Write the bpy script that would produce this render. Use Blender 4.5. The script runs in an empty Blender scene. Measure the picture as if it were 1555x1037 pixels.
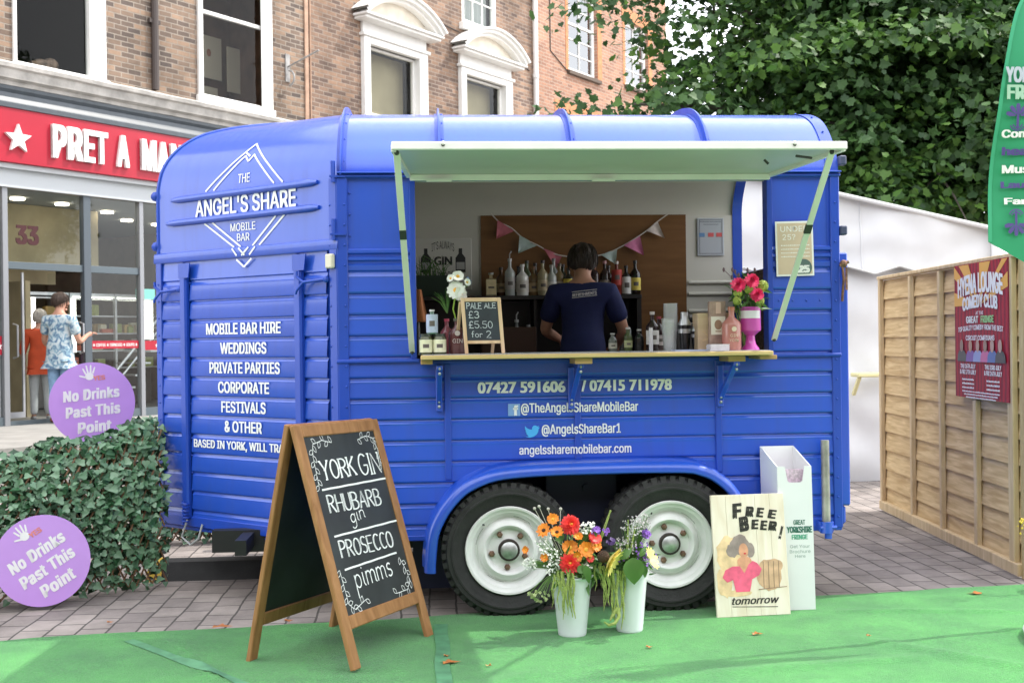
import bpy, bmesh, math, random
from math import sin, cos, pi, radians, sqrt, atan2
from mathutils import Vector, Matrix, Quaternion, noise as mnoise
random.seed(7)
SC = bpy.context.scene
COL = SC.collection

# ------------------------------------------------------------------ camera
CAM_H = 1.42
def make_camera():
    yaw, pitch, roll = radians(-4.15), radians(-0.11), radians(0.745)
    f = Vector((-sin(yaw), cos(yaw), 0)); r = Vector((cos(yaw), sin(yaw), 0)); u = Vector((0, 0, 1))
    f2 = f * cos(pitch) + u * sin(pitch); u2 = u * cos(pitch) - f * sin(pitch)
    r3 = r * cos(roll) - u2 * sin(roll); u3 = u2 * cos(roll) + r * sin(roll)
    cd = bpy.data.cameras.new('camera'); co = bpy.data.objects.new('camera', cd); COL.objects.link(co)
    m = Matrix.Identity(4)
    for i in range(3):
        m[i][0] = r3[i]; m[i][1] = u3[i]; m[i][2] = -f2[i]
    m[2][3] = CAM_H
    co.matrix_world = m
    cd.sensor_width = 36; cd.lens = 36 * 1750 / 1555; cd.clip_start = .05; cd.clip_end = 500
    cd.dof.use_dof = True; cd.dof.focus_distance = 6.0; cd.dof.aperture_fstop = 5.6
    SC.camera = co
make_camera()

# ------------------------------------------------------------------ world, sun, exposure
SUN_EL, SUN_AZ = radians(53), radians(12)          # azimuth from +X towards +Y: high on the right and slightly behind the trailer
SUN_DIR = Vector((cos(SUN_EL) * cos(SUN_AZ), cos(SUN_EL) * sin(SUN_AZ), sin(SUN_EL)))
W = bpy.data.worlds.new('World'); SC.world = W; W.use_nodes = True
nt = W.node_tree; nt.nodes.clear()
out = nt.nodes.new('ShaderNodeOutputWorld'); bg = nt.nodes.new('ShaderNodeBackground')
sky = nt.nodes.new('ShaderNodeTexSky'); sky.sky_type = 'NISHITA'; sky.sun_disc = False
sky.sun_elevation = SUN_EL; sky.sun_rotation = radians(90) - SUN_AZ
tc = nt.nodes.new('ShaderNodeTexCoord'); nz = nt.nodes.new('ShaderNodeTexNoise'); nz.inputs['Scale'].default_value = 2.2; nz.inputs['Detail'].default_value = 6
rmp = nt.nodes.new('ShaderNodeValToRGB'); rmp.color_ramp.elements[0].position = .3; rmp.color_ramp.elements[1].position = .6
rmp.color_ramp.elements[0].color = (.5, .5, .5, 1); rmp.color_ramp.elements[1].color = (1, 1, 1, 1)
mx = nt.nodes.new('ShaderNodeMix'); mx.data_type = 'RGBA'
mx.inputs[7].default_value = (13.6, 13.8, 14.2, 1)      # thin bright summer cloud, in the sky's own units
nt.links.new(tc.outputs['Generated'], nz.inputs['Vector']); nt.links.new(nz.outputs['Fac'], rmp.inputs['Fac'])
nt.links.new(rmp.outputs['Color'], mx.inputs[0]); nt.links.new(sky.outputs['Color'], mx.inputs[6])
nt.links.new(mx.outputs[2], bg.inputs['Color']); bg.inputs['Strength'].default_value = .15
nt.links.new(bg.outputs['Background'], out.inputs['Surface'])
sl = bpy.data.lights.new('sun', 'SUN'); sl.energy = 2.7; sl.angle = radians(.7); sl.color = (1, .95, .87)
so = bpy.data.objects.new('sun', sl); COL.objects.link(so)
so.rotation_euler = (-SUN_DIR).to_track_quat('-Z', 'Y').to_euler(); so.location = (8, 2, 12)
SC.view_settings.view_transform = 'Standard'; SC.view_settings.look = 'None'
SC.view_settings.exposure = .72; SC.view_settings.gamma = 1
SC.cycles.max_bounces = 8; SC.cycles.transparent_max_bounces = 12

# ------------------------------------------------------------------ materials
MATS = {}
def mat(name, col, rough=.5, metal=0., var=0., vscale=8., bump=0., bscale=60., spec=.5, coat=0., emit=None, alpha=None, stretch=None, trans=0., sub=0.):
    if name in MATS: return MATS[name]
    m = bpy.data.materials.new(name); m.use_nodes = True; n = m.node_tree; b = n.nodes['Principled BSDF']
    b.inputs['Base Color'].default_value = (*col, 1); b.inputs['Roughness'].default_value = rough
    b.inputs['Metallic'].default_value = metal; b.inputs['Specular IOR Level'].default_value = spec
    b.inputs['Coat Weight'].default_value = coat; b.inputs['Coat Roughness'].default_value = .12
    if trans: b.inputs['Transmission Weight'].default_value = trans
    if emit: b.inputs['Emission Color'].default_value = (*col, 1); b.inputs['Emission Strength'].default_value = emit
    if var or bump:
        t = n.nodes.new('ShaderNodeTexCoord'); mp = n.nodes.new('ShaderNodeMapping')
        if stretch: mp.inputs['Scale'].default_value = stretch
        n.links.new(t.outputs['Object'], mp.inputs['Vector'])
    if var:
        x = n.nodes.new('ShaderNodeTexNoise'); x.inputs['Scale'].default_value = vscale; x.inputs['Detail'].default_value = 5
        n.links.new(mp.outputs['Vector'], x.inputs['Vector'])
        r = n.nodes.new('ShaderNodeValToRGB'); e = r.color_ramp.elements
        e[0].position = .3; e[1].position = .7
        e[0].color = (*[max(0, c * (1 - var)) for c in col], 1); e[1].color = (*[min(1, c * (1 + var)) for c in col], 1)
        n.links.new(x.outputs['Fac'], r.inputs['Fac']); n.links.new(r.outputs['Color'], b.inputs['Base Color'])
    if bump:
        x = n.nodes.new('ShaderNodeTexNoise'); x.inputs['Scale'].default_value = bscale; x.inputs['Detail'].default_value = 4
        n.links.new(mp.outputs['Vector'], x.inputs['Vector'])
        bp = n.nodes.new('ShaderNodeBump'); bp.inputs['Strength'].default_value = bump; bp.inputs['Distance'].default_value = .01
        n.links.new(x.outputs['Fac'], bp.inputs['Height']); n.links.new(bp.outputs['Normal'], b.inputs['Normal'])
    MATS[name] = m
    return m

def brick_mat(name, c1, c2, mortar, bw, bh, ms, axes='xz', bump=.6, rough=.85, var=.35, vs=1.2, rot=0., bias=0.):
    m = bpy.data.materials.new(name); m.use_nodes = True; n = m.node_tree; b = n.nodes['Principled BSDF']
    b.inputs['Roughness'].default_value = rough; b.inputs['Specular IOR Level'].default_value = .25
    t = n.nodes.new('ShaderNodeTexCoord'); s = n.nodes.new('ShaderNodeSeparateXYZ'); c = n.nodes.new('ShaderNodeCombineXYZ')
    n.links.new(t.outputs['Object'], s.inputs[0])
    n.links.new(s.outputs['xyz'.index(axes[0])], c.inputs[0]); n.links.new(s.outputs['xyz'.index(axes[1])], c.inputs[1])
    wv = n.nodes.new('ShaderNodeTexNoise'); wv.inputs['Scale'].default_value = 4.; wv.inputs['Detail'].default_value = 3
    n.links.new(c.outputs[0], wv.inputs['Vector'])
    ma = n.nodes.new('ShaderNodeVectorMath'); ma.operation = 'SCALE'; ma.inputs['Scale'].default_value = bh * .18
    n.links.new(wv.outputs['Color'], ma.inputs[0])
    ad = n.nodes.new('ShaderNodeVectorMath'); n.links.new(c.outputs[0], ad.inputs[0]); n.links.new(ma.outputs[0], ad.inputs[1])
    k = n.nodes.new('ShaderNodeTexBrick'); k.inputs['Scale'].default_value = 1
    k.inputs['Brick Width'].default_value = bw; k.inputs['Row Height'].default_value = bh; k.inputs['Mortar Size'].default_value = ms
    k.inputs['Mortar Smooth'].default_value = .15; k.inputs['Bias'].default_value = bias
    k.inputs['Color1'].default_value = (*c1, 1); k.inputs['Color2'].default_value = (*c2, 1); k.inputs['Mortar'].default_value = (*mortar, 1)
    n.links.new(ad.outputs[0], k.inputs['Vector'])
    x = n.nodes.new('ShaderNodeTexNoise'); x.inputs['Scale'].default_value = vs; x.inputs['Detail'].default_value = 8; x.inputs['Roughness'].default_value = .7
    n.links.new(t.outputs['Object'], x.inputs['Vector'])
    r = n.nodes.new('ShaderNodeValToRGB'); e = r.color_ramp.elements; e[0].position = .3; e[1].position = .72
    e[0].color = (1 - var,) * 3 + (1,); e[1].color = (1 + var * .5,) * 3 + (1,)
    n.links.new(x.outputs['Fac'], r.inputs['Fac'])
    q = n.nodes.new('ShaderNodeMix'); q.data_type = 'RGBA'; q.blend_type = 'MULTIPLY'; q.inputs[0].default_value = 1
    n.links.new(k.outputs['Color'], q.inputs[6]); n.links.new(r.outputs['Color'], q.inputs[7])
    n.links.new(q.outputs[2], b.inputs['Base Color'])
    bp = n.nodes.new('ShaderNodeBump'); bp.inputs['Strength'].default_value = bump; bp.inputs['Distance'].default_value = .012
    inv = n.nodes.new('ShaderNodeMath'); inv.operation = 'MULTIPLY_ADD'; inv.inputs[1].default_value = -1; inv.inputs[2].default_value = 1
    n.links.new(k.outputs['Fac'], inv.inputs[0])
    f = n.nodes.new('ShaderNodeTexNoise'); f.inputs['Scale'].default_value = 70; n.links.new(t.outputs['Object'], f.inputs['Vector'])
    ad2 = n.nodes.new('ShaderNodeMath'); ad2.operation = 'MULTIPLY_ADD'; ad2.inputs[1].default_value = .35
    n.links.new(f.outputs['Fac'], ad2.inputs[0]); n.links.new(inv.outputs[0], ad2.inputs[2])
    n.links.new(ad2.outputs[0], bp.inputs['Height']); n.links.new(bp.outputs['Normal'], b.inputs['Normal'])
    return m

def wood_mat(name, c1, c2, scale=(1, 12, 12), rough=.6, bump=.15):
    m = bpy.data.materials.new(name); m.use_nodes = True; n = m.node_tree; b = n.nodes['Principled BSDF']
    b.inputs['Roughness'].default_value = rough; b.inputs['Specular IOR Level'].default_value = .3
    t = n.nodes.new('ShaderNodeTexCoord'); mp = n.nodes.new('ShaderNodeMapping'); mp.inputs['Scale'].default_value = scale
    n.links.new(t.outputs['Object'], mp.inputs[0])
    x = n.nodes.new('ShaderNodeTexNoise'); x.inputs['Scale'].default_value = 2.5; x.inputs['Detail'].default_value = 7; x.inputs['Distortion'].default_value = .6
    n.links.new(mp.outputs[0], x.inputs['Vector'])
    r = n.nodes.new('ShaderNodeValToRGB'); e = r.color_ramp.elements; e[0].position = .32; e[1].position = .68
    e[0].color = (*c1, 1); e[1].color = (*c2, 1)
    n.links.new(x.outputs['Fac'], r.inputs['Fac']); n.links.new(r.outputs['Color'], b.inputs['Base Color'])
    bp = n.nodes.new('ShaderNodeBump'); bp.inputs['Strength'].default_value = bump; bp.inputs['Distance'].default_value = .005
    n.links.new(x.outputs['Fac'], bp.inputs['Height']); n.links.new(bp.outputs['Normal'], b.inputs['Normal'])
    return m

def glass_mat(name, tint=(.9, .95, .95), refl=.12, rough=.02):
    m = bpy.data.materials.new(name); m.use_nodes = True; n = m.node_tree; n.nodes.clear()
    o = n.nodes.new('ShaderNodeOutputMaterial'); a = n.nodes.new('ShaderNodeBsdfTransparent'); g = n.nodes.new('ShaderNodeBsdfGlossy')
    a.inputs[0].default_value = (*tint, 1); g.inputs['Roughness'].default_value = rough; g.inputs['Color'].default_value = (1, 1, 1, 1)
    lw = n.nodes.new('ShaderNodeLayerWeight'); lw.inputs['Blend'].default_value = .5
    pw = n.nodes.new('ShaderNodeMath'); pw.operation = 'POWER'; pw.inputs[1].default_value = 4.; n.links.new(lw.outputs['Facing'], pw.inputs[0])
    ml = n.nodes.new('ShaderNodeMath'); ml.operation = 'MULTIPLY_ADD'; ml.inputs[1].default_value = .85; ml.inputs[2].default_value = refl
    n.links.new(pw.outputs[0], ml.inputs[0])
    s = n.nodes.new('ShaderNodeMixShader'); n.links.new(ml.outputs[0], s.inputs[0]); n.links.new(a.outputs[0], s.inputs[1]); n.links.new(g.outputs[0], s.inputs[2])
    n.links.new(s.outputs[0], o.inputs[0])
    return m

def leaf_mat(name, c1, c2, rough=.45, trans=.35, scale=3.):
    m = bpy.data.materials.new(name); m.use_nodes = True; n = m.node_tree; b = n.nodes['Principled BSDF']; o = n.nodes['Material Output']
    b.inputs['Roughness'].default_value = rough
    g = n.nodes.new('ShaderNodeNewGeometry'); r = n.nodes.new('ShaderNodeValToRGB'); e = r.color_ramp.elements
    e[0].color = (*c1, 1); e[1].color = (*c2, 1)
    n.links.new(g.outputs['Random Per Island'], r.inputs['Fac']); n.links.new(r.outputs['Color'], b.inputs['Base Color'])
    t = n.nodes.new('ShaderNodeBsdfTranslucent'); n.links.new(r.outputs['Color'], t.inputs['Color'])
    s = n.nodes.new('ShaderNodeMixShader'); s.inputs[0].default_value = trans
    n.links.new(b.outputs[0], s.inputs[1]); n.links.new(t.outputs[0], s.inputs[2]); n.links.new(s.outputs[0], o.inputs[0])
    return m

# ------------------------------------------------------------------ mesh building
class MB:
    def __init__(s): s.v = []; s.f = []
    def add(s, vs, fs, m=None):
        o = len(s.v)
        s.v.extend([(m @ Vector(p))[:] for p in vs] if m else [tuple(p) for p in vs])
        s.f.extend([tuple(i + o for i in f) for f in fs])
        return s
    def quad(s, a, b, c, d): return s.add([a, b, c, d], [(0, 1, 2, 3)])
    def box(s, x0, y0, z0, x1, y1, z1, bev=0, m=None):
        x0, x1 = min(x0, x1), max(x0, x1); y0, y1 = min(y0, y1), max(y0, y1); z0, z1 = min(z0, z1), max(z0, z1)
        b = min(bev, (x1 - x0) * .45, (y1 - y0) * .45, (z1 - z0) * .45)
        if b <= 0:
            vs = [(x0, y0, z0), (x1, y0, z0), (x1, y1, z0), (x0, y1, z0), (x0, y0, z1), (x1, y0, z1), (x1, y1, z1), (x0, y1, z1)]
            fs = [(3, 2, 1, 0), (4, 5, 6, 7), (0, 1, 5, 4), (1, 2, 6, 5), (2, 3, 7, 6), (3, 0, 4, 7)]
            return s.add(vs, fs, m)
        vs = []; idx = {}
        X = (x0, x1); Y = (y0, y1); Z = (z0, z1)
        for i in (0, 1):
            for j in (0, 1):
                for k in (0, 1):
                    sx, sy, sz = (b if i == 0 else -b), (b if j == 0 else -b), (b if k == 0 else -b)
                    idx[i, j, k, 0] = len(vs); vs.append((X[i], Y[j] + sy, Z[k] + sz))
                    idx[i, j, k, 1] = len(vs); vs.append((X[i] + sx, Y[j], Z[k] + sz))
                    idx[i, j, k, 2] = len(vs); vs.append((X[i] + sx, Y[j] + sy, Z[k]))
        fs = []
        def q(l, flip): fs.append(tuple(l) if not flip else tuple(reversed(l)))
        for i in (0, 1):
            q([idx[i, 0, 0, 0], idx[i, 0, 1, 0], idx[i, 1, 1, 0], idx[i, 1, 0, 0]], i == 1)
            q([idx[0, i, 0, 1], idx[1, i, 0, 1], idx[1, i, 1, 1], idx[0, i, 1, 1]], i == 1)
            q([idx[0, 0, i, 2], idx[0, 1, i, 2], idx[1, 1, i, 2], idx[1, 0, i, 2]], i == 1)
        for i in (0, 1):
            for j in (0, 1):
                q([idx[i, j, 0, 0], idx[i, j, 1, 0], idx[i, j, 1, 1], idx[i, j, 0, 1]], i == j)
                q([idx[i, 0, j, 0], idx[i, 0, j, 2], idx[i, 1, j, 2], idx[i, 1, j, 0]], i == j) if False else q([idx[i, 0, j, 0], idx[i, 1, j, 0], idx[i, 1, j, 2], idx[i, 0, j, 2]], i != j)
                q([idx[0, i, j, 1], idx[1, i, j, 1], idx[1, i, j, 2], idx[0, i, j, 2]], i == j)
        for i in (0, 1):
            for j in (0, 1):
                for k in (0, 1):
                    q([idx[i, j, k, 0], idx[i, j, k, 1], idx[i, j, k, 2]], (i + j + k) % 2 == 1)
        return s.add(vs, fs, m)
    def obox(s, c, ax, ay, az, sx, sy, sz, bev=0):
        m = Matrix((( ax[0], ay[0], az[0], c[0]), (ax[1], ay[1], az[1], c[1]), (ax[2], ay[2], az[2], c[2]), (0, 0, 0, 1)))
        return s.box(-sx / 2, -sy / 2, -sz / 2, sx / 2, sy / 2, sz / 2, bev, m)
    def bar(s, p, q, w, h, up=(0, 0, 1), bev=0):
        p, q = Vector(p), Vector(q); d = q - p; L = d.length; d.normalize()
        u = Vector(up); u = (u - d * u.dot(d)); u = u.normalized() if u.length > 1e-6 else d.orthogonal().normalized()
        return s.obox((p + q) / 2, d, u.cross(d).normalized() * 1, u, L, w, h, bev)
    def tube(s, pts, r, n=8, caps=True, closed=False):
        pts = [Vector(p) for p in pts]; N = len(pts)
        rs = r if isinstance(r, (list, tuple)) else [r] * N
        t0 = (pts[1] - pts[0]).normalized(); u = t0.orthogonal().normalized(); vs = []; fs = []
        for i, p in enumerate(pts):
            t = (pts[min(i + 1, N - 1)] - pts[max(i - 1, 0)]).normalized() if not closed else (pts[(i + 1) % N] - pts[i - 1]).normalized()
            u = (u - t * u.dot(t)); u = u.normalized() if u.length > 1e-6 else t.orthogonal().normalized(); w = t.cross(u)
            for k in range(n):
                a = 2 * pi * k / n; vs.append(p + (u * cos(a) + w * sin(a)) * rs[i])
        M_ = N if closed else N - 1
        for i in range(M_):
            j = (i + 1) % N
            for k in range(n):
                l = (k + 1) % n; fs.append((i * n + k, i * n + l, j * n + l, j * n + k))
        if caps and not closed:
            fs.append(tuple(reversed(range(n)))); fs.append(tuple((N - 1) * n + k for k in range(n)))
        return s.add(vs, fs)
    def lathe(s, prof, n=24, m=None, a0=0, a1=2 * pi, caps=True):
        vs = []; fs = []; full = abs(a1 - a0 - 2 * pi) < 1e-6; cnt = n if full else n + 1
        for (r, z) in prof:
            for k in range(cnt):
                a = a0 + (a1 - a0) * k / n; vs.append((r * cos(a), r * sin(a), z))
        for i in range(len(prof) - 1):
            for k in range(n):
                l = (k + 1) % cnt; fs.append((i * cnt + k, i * cnt + l, (i + 1) * cnt + l, (i + 1) * cnt + k))
        if full and caps:
            if prof[0][0] > 1e-5: fs.append(tuple(reversed(range(cnt))))
            if prof[-1][0] > 1e-5: fs.append(tuple((len(prof) - 1) * cnt + k for k in range(cnt)))
        return s.add(vs, fs, m)
    def prism(s, poly, O, ex, ey, d0, d1):
        """flat polygon in the frame O, ex, ey; extruded from d0 to d1 along ex x ey"""
        O, ex, ey = Vector(O), Vector(ex), Vector(ey); en = ex.cross(ey).normalized(); n = len(poly)
        a = sum(poly[i][0] * poly[(i + 1) % n][1] - poly[(i + 1) % n][0] * poly[i][1] for i in range(n))
        if a < 0: poly = poly[::-1]
        if d1 < d0: d0, d1 = d1, d0
        vs = [O + ex * p[0] + ey * p[1] + en * d for d in (d0, d1) for p in poly]
        fs = [tuple(reversed(range(n))), tuple(n + i for i in range(n))] + [(i, (i + 1) % n, n + (i + 1) % n, n + i) for i in range(n)]
        return s.add(vs, fs)
    def grid(s, rows):
        n = len(rows[0]); vs = [p for r in rows for p in r]
        fs = [(i * n + j, i * n + j + 1, (i + 1) * n + j + 1, (i + 1) * n + j) for i in range(len(rows) - 1) for j in range(n - 1)]
        return s.add(vs, fs)
    def sphere(s, c, r, n=10, sc=(1, 1, 1), m=None):
        vs = []; fs = []; h = n // 2 + 1
        for i in range(h + 1):
            a = pi * i / h
            for k in range(n):
                b = 2 * pi * k / n; vs.append((sin(a) * cos(b) * r * sc[0], sin(a) * sin(b) * r * sc[1], -cos(a) * r * sc[2]))
        for i in range(h):
            for k in range(n):
                l = (k + 1) % n; fs.append((i * n + k, i * n + l, (i + 1) * n + l, (i + 1) * n + k))
        mm = Matrix.Translation(Vector(c)) @ (m.to_4x4() if m else Matrix.Identity(4))
        return s.add(vs, fs, mm)
    def merge(s, o, m=None): return s.add(o.v, o.f, m)

MW = {}
def build(name, mb, material, parent=None, loc=None, local=False, sharp=35, label=None, weld=False, flat=False):
    """link mb (world coordinates unless local) as ONE mesh object"""
    if isinstance(mb, Lines):
        for q in mb.items: o = build(name, q, material, parent, loc, local, sharp, label, weld, flat)
        return o
    me = bpy.data.meshes.new(name)
    if parent is not None: M = MW[parent.name]
    elif loc is not None: M = Matrix.Translation(Vector(loc))
    else: M = Matrix.Identity(4)
    vs = mb.v
    if not local:
        Mi = M.inverted(); vs = [(Mi @ Vector(p))[:] for p in vs]
    me.from_pydata(vs, [], mb.f)
    if weld:
        bm = bmesh.new(); bm.from_mesh(me); bmesh.ops.remove_doubles(bm, verts=bm.verts, dist=1e-5); bm.to_mesh(me); bm.free()
    me.validate(); me.update()
    if len(me.polygons) < 30000 and not flat:
        bm = bmesh.new(); bm.from_mesh(me); bmesh.ops.recalc_face_normals(bm, faces=bm.faces); bm.to_mesh(me); bm.free()
    if not flat:
        me.polygons.foreach_set('use_smooth', [True] * len(me.polygons)); me.set_sharp_from_angle(angle=radians(sharp))
    for m_ in (material if isinstance(material, (list, tuple)) else [material]): me.materials.append(m_)
    o = bpy.data.objects.new(name, me); COL.objects.link(o)
    if parent is not None: o.parent = parent
    else: o.matrix_world = M
    MW[o.name] = M
    if label: o['label'] = label
    return o
def tag(o, label=None, cat=None, group=None, kind=None):
    if label: o['label'] = label
    if cat: o['category'] = cat
    if group: o['group'] = group
    if kind: o['kind'] = kind
    return o
def thing(name, label, cat, loc=(0, 0, 0), rz=0, group=None):
    o = bpy.data.objects.new(name, None); COL.objects.link(o); o.empty_display_size = .1
    M = Matrix.Translation(Vector(loc)) @ Matrix.Rotation(rz, 4, 'Z'); o.matrix_world = M; MW[o.name] = M
    return tag(o, label, cat, group)

# ------------------------------------------------------------------ lettering
def _font():
    try:
        import os
        p = os.path.join(bpy.utils.system_resource('DATAFILES', path='fonts'), 'Inter.woff2')
        return bpy.data.fonts.load(p)
    except Exception:
        return None
FONT = _font()
class Lines(MB):
    """lettering whose every line becomes a part of its own"""
    def __init__(s): MB.__init__(s); s.items = []
    def line(s): m = MB(); s.items.append(m); return m
_TXT = {}
def text_raw(s, shear=0., font=True, spacing=1.):
    key = (s, shear, font, spacing)
    if key in _TXT: return _TXT[key]
    cu = bpy.data.curves.new('lettering', 'FONT'); cu.body = s; cu.size = 1; cu.shear = shear; cu.resolution_u = 3
    cu.space_character = spacing
    if font and FONT: cu.font = FONT
    ob = bpy.data.objects.new('lettering', cu); COL.objects.link(ob)
    dg = bpy.context.evaluated_depsgraph_get(); me = bpy.data.meshes.new_from_object(ob.evaluated_get(dg))
    vs = [v.co.copy() for v in me.vertices]; fs = [tuple(p.vertices) for p in me.polygons]
    bpy.data.objects.remove(ob); bpy.data.curves.remove(cu); bpy.data.meshes.remove(me)
    _TXT[key] = (vs, fs)
    return vs, fs
def text(mb, s, c, ex, ey, w, h, bold=.012, shear=0., fn=None, deep=0., arch=0., font=True, spacing=1.):
    """lettering fitted into w x h, centred on c in the frame ex, ey; fn maps (x, y, lift) to a world point; deep gives raised letters.
    Weight is built by overlaying shifted copies, each a hair above the last."""
    vs, fs = text_raw(s, shear, font, spacing)
    if not vs: return mb
    if isinstance(mb, Lines): mb = mb.line()
    x0 = min(v.x for v in vs); x1 = max(v.x for v in vs); y0 = min(v.y for v in vs); y1 = max(v.y for v in vs)
    kx = w / (x1 - x0 + 2 * bold) if w else h / (y1 - y0); ky = h / (y1 - y0 + bold) if h else kx
    cps = [(0, 0)] if bold <= 0 else ([(-1, 0), (1, 0)] if bold < .02 else [(-1, -.4), (1, -.4), (0, 0), (-1, .4), (1, .4)])
    if c is not None: c, ex, ey = Vector(c), Vector(ex), Vector(ey); n = ex.cross(ey).normalized()
    for q, (ox, oy) in enumerate(cps):
        P = [((v.x - (x0 + x1) / 2 + ox * bold) * kx, (v.y - (y0 + y1) / 2 + oy * bold) * ky) for v in vs]; lift = .00012 * q
        if arch: P = [(x, y + arch * (1 - (2 * x / (w or 1)) ** 2)) for x, y in P]
        if fn: mb.add([fn(x, y, lift) for x, y in P], fs); continue
        mb.add([c + ex * x + ey * y + n * (deep + lift) for x, y in P], fs)
        if deep:
            cnt = set()
            for f in fs:
                for i in range(len(f)): cnt.add((f[i], f[(i + 1) % len(f)]))
            o = len(P); sf = [(a, o + a, o + b, b) for (a, b) in cnt if (b, a) not in cnt]
            mb.add([c + ex * x + ey * y + n * (deep + lift) for x, y in P] + [c + ex * x + ey * y for x, y in P], sf)
    return mb

# stroke letters for chalk: each letter is a list of polylines in a box 0..w x 0..1
def arc(cx, cy, rx, ry, a0, a1, n=10): return [(cx + rx * cos(radians(a0 + (a1 - a0) * i / n)), cy + ry * sin(radians(a0 + (a1 - a0) * i / n))) for i in range(n + 1)]
ST = {
 'A': (.6, [[(0, 0), (.3, 1), (.6, 0)], [(.12, .35), (.48, .35)]]),
 'B': (.55, [[(0, 0), (0, 1)], [(0, 1)] + arc(.22, .76, .27, .24, 90, -90) + [(0, .52)], [(0, .52)] + arc(.25, .26, .3, .26, 90, -90) + [(0, 0)]]),
 'C': (.55, [arc(.32, .5, .32, .5, 50, 310, 14)]),
 'E': (.5, [[(.5, 1), (0, 1), (0, 0), (.5, 0)], [(0, .52), (.4, .52)]]),
 'F': (.5, [[(.5, 1), (0, 1), (0, 0)], [(0, .52), (.4, .52)]]),
 'G': (.6, [arc(.32, .5, .32, .5, 50, 330, 14) + [(.6, .45), (.36, .45)]]),
 'H': (.55, [[(0, 0), (0, 1)], [(.55, 0), (.55, 1)], [(0, .5), (.55, .5)]]),
 'I': (.12, [[(.06, 0), (.06, 1)]]),
 'K': (.55, [[(0, 0), (0, 1)], [(.52, 1), (0, .45)], [(.14, .58), (.55, 0)]]),
 'L': (.45, [[(0, 1), (0, 0), (.45, 0)]]),
 'N': (.55, [[(0, 0), (0, 1), (.55, 0), (.55, 1)]]),
 'O': (.62, [arc(.31, .5, .31, .5, 90, 450, 18)]),
 'P': (.52, [[(0, 0), (0, 1)], [(0, 1)] + arc(.22, .75, .3, .25, 90, -90) + [(0, .5)]]),
 'R': (.55, [[(0, 0), (0, 1)], [(0, 1)] + arc(.22, .76, .28, .24, 90, -90) + [(0, .52)], [(.2, .52), (.55, 0)]]),
 'S': (.5, [arc(.25, .75, .24, .25, 40, 270, 9) + arc(.25, .25, .25, .25, 90, -140, 9)]),
 'T': (.5, [[(0, 1), (.5, 1)], [(.25, 1), (.25, 0)]]),
 'U': (.55, [[(0, 1), (0, .3)] + arc(.275, .28, .275, .28, 180, 360, 8) + [(.55, 1)]]),
 'Y': (.6, [[(0, 1), (.3, .5), (.6, 1)], [(.3, .5), (.3, 0)]]),
 'g': (.42, [arc(.2, .32, .2, .3, 30, 390, 12), [(.4, .6), (.4, -.2)] + arc(.2, -.2, .2, .22, 0, -160, 8)]),
 'i': (.14, [[(.04, .6), (.04, .1), (.12, 0)], [(.04, .82), (.05, .84)]]),
 'n': (.42, [[(0, .6), (0, 0)], [(0, .35)] + arc(.19, .38, .19, .22, 160, 0, 6) + [(.38, .05), (.44, 0)]]),
 'm': (.66, [[(0, .6), (0, 0)], [(0, .35)] + arc(.16, .4, .16, .2, 160, 0, 6) + [(.32, 0)], [(.32, .35)] + arc(.48, .4, .16, .2, 160, 0, 6) + [(.64, .05), (.7, 0)]]),
 'p': (.42, [[(0, .6), (0, -.45)], [(0, .35)] + arc(.2, .3, .2, .3, 140, -180, 12)]),
 's': (.34, [arc(.17, .46, .15, .15, 40, 270, 7) + arc(.17, .15, .17, .16, 90, -140, 7)]),
 'o': (.42, [arc(.2, .3, .2, .3, 90, 450, 12)]), 'r': (.32, [[(0, .6), (0, 0)], [(0, .35)] + arc(.17, .4, .16, .2, 160, 40, 5)]),
 'f': (.3, [arc(.24, .82, .14, .18, 60, 180, 6) + [(.1, 0)], [(0, .58), (.26, .58)]]),
 '2': (.5, [arc(.25, .74, .24, .26, 160, -30, 8) + [(0, 0), (.5, 0)]]),
 '3': (.5, [arc(.24, .76, .22, .24, 150, -90, 8), arc(.24, .27, .26, .27, 90, -150, 9)]),
 '5': (.5, [[(.46, 1), (.06, 1), (.03, .56)] + arc(.24, .3, .26, .3, 110, -150, 10)]),
 '0': (.5, [arc(.25, .5, .25, .5, 90, 450, 16)]),
 '£': (.5, [arc(.3, .78, .18, .22, 20, 180, 7) + [(.12, .1), (0, 0), (.5, 0)], [(0, .45), (.36, .45)]]),
 '.': (.12, [[(.04, 0), (.06, .04)]]), ' ': (.3, []),
}
def stroke(mb, pts, O, ex, ey, wd, d=.0):
    """flat ribbon along a polyline in the frame"""
    n = len(pts); L = []; R = []
    for i, (x, y) in enumerate(pts):
        a = pts[max(i - 1, 0)]; b = pts[min(i + 1, n - 1)]; tx, ty = b[0] - a[0], b[1] - a[1]; l = sqrt(tx * tx + ty * ty) or 1
        nx, ny = -ty / l * wd / 2, tx / l * wd / 2
        ext = 0
        if i == 0: ext = -wd * .3
        if i == n - 1: ext = wd * .3
        L.append((x + nx + tx / l * ext, y + ny + ty / l * ext)); R.append((x - nx + tx / l * ext, y - ny + ty / l * ext))
    O, ex, ey = Vector(O), Vector(ex), Vector(ey); nn = ex.cross(ey).normalized()
    P = lambda q: O + ex * q[0] + ey * q[1] + nn * d
    vs = [P(q) for q in R] + [P(q) for q in L]
    return mb.add(vs, [(i, i + 1, n + i + 1, n + i) for i in range(n - 1)])
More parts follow.
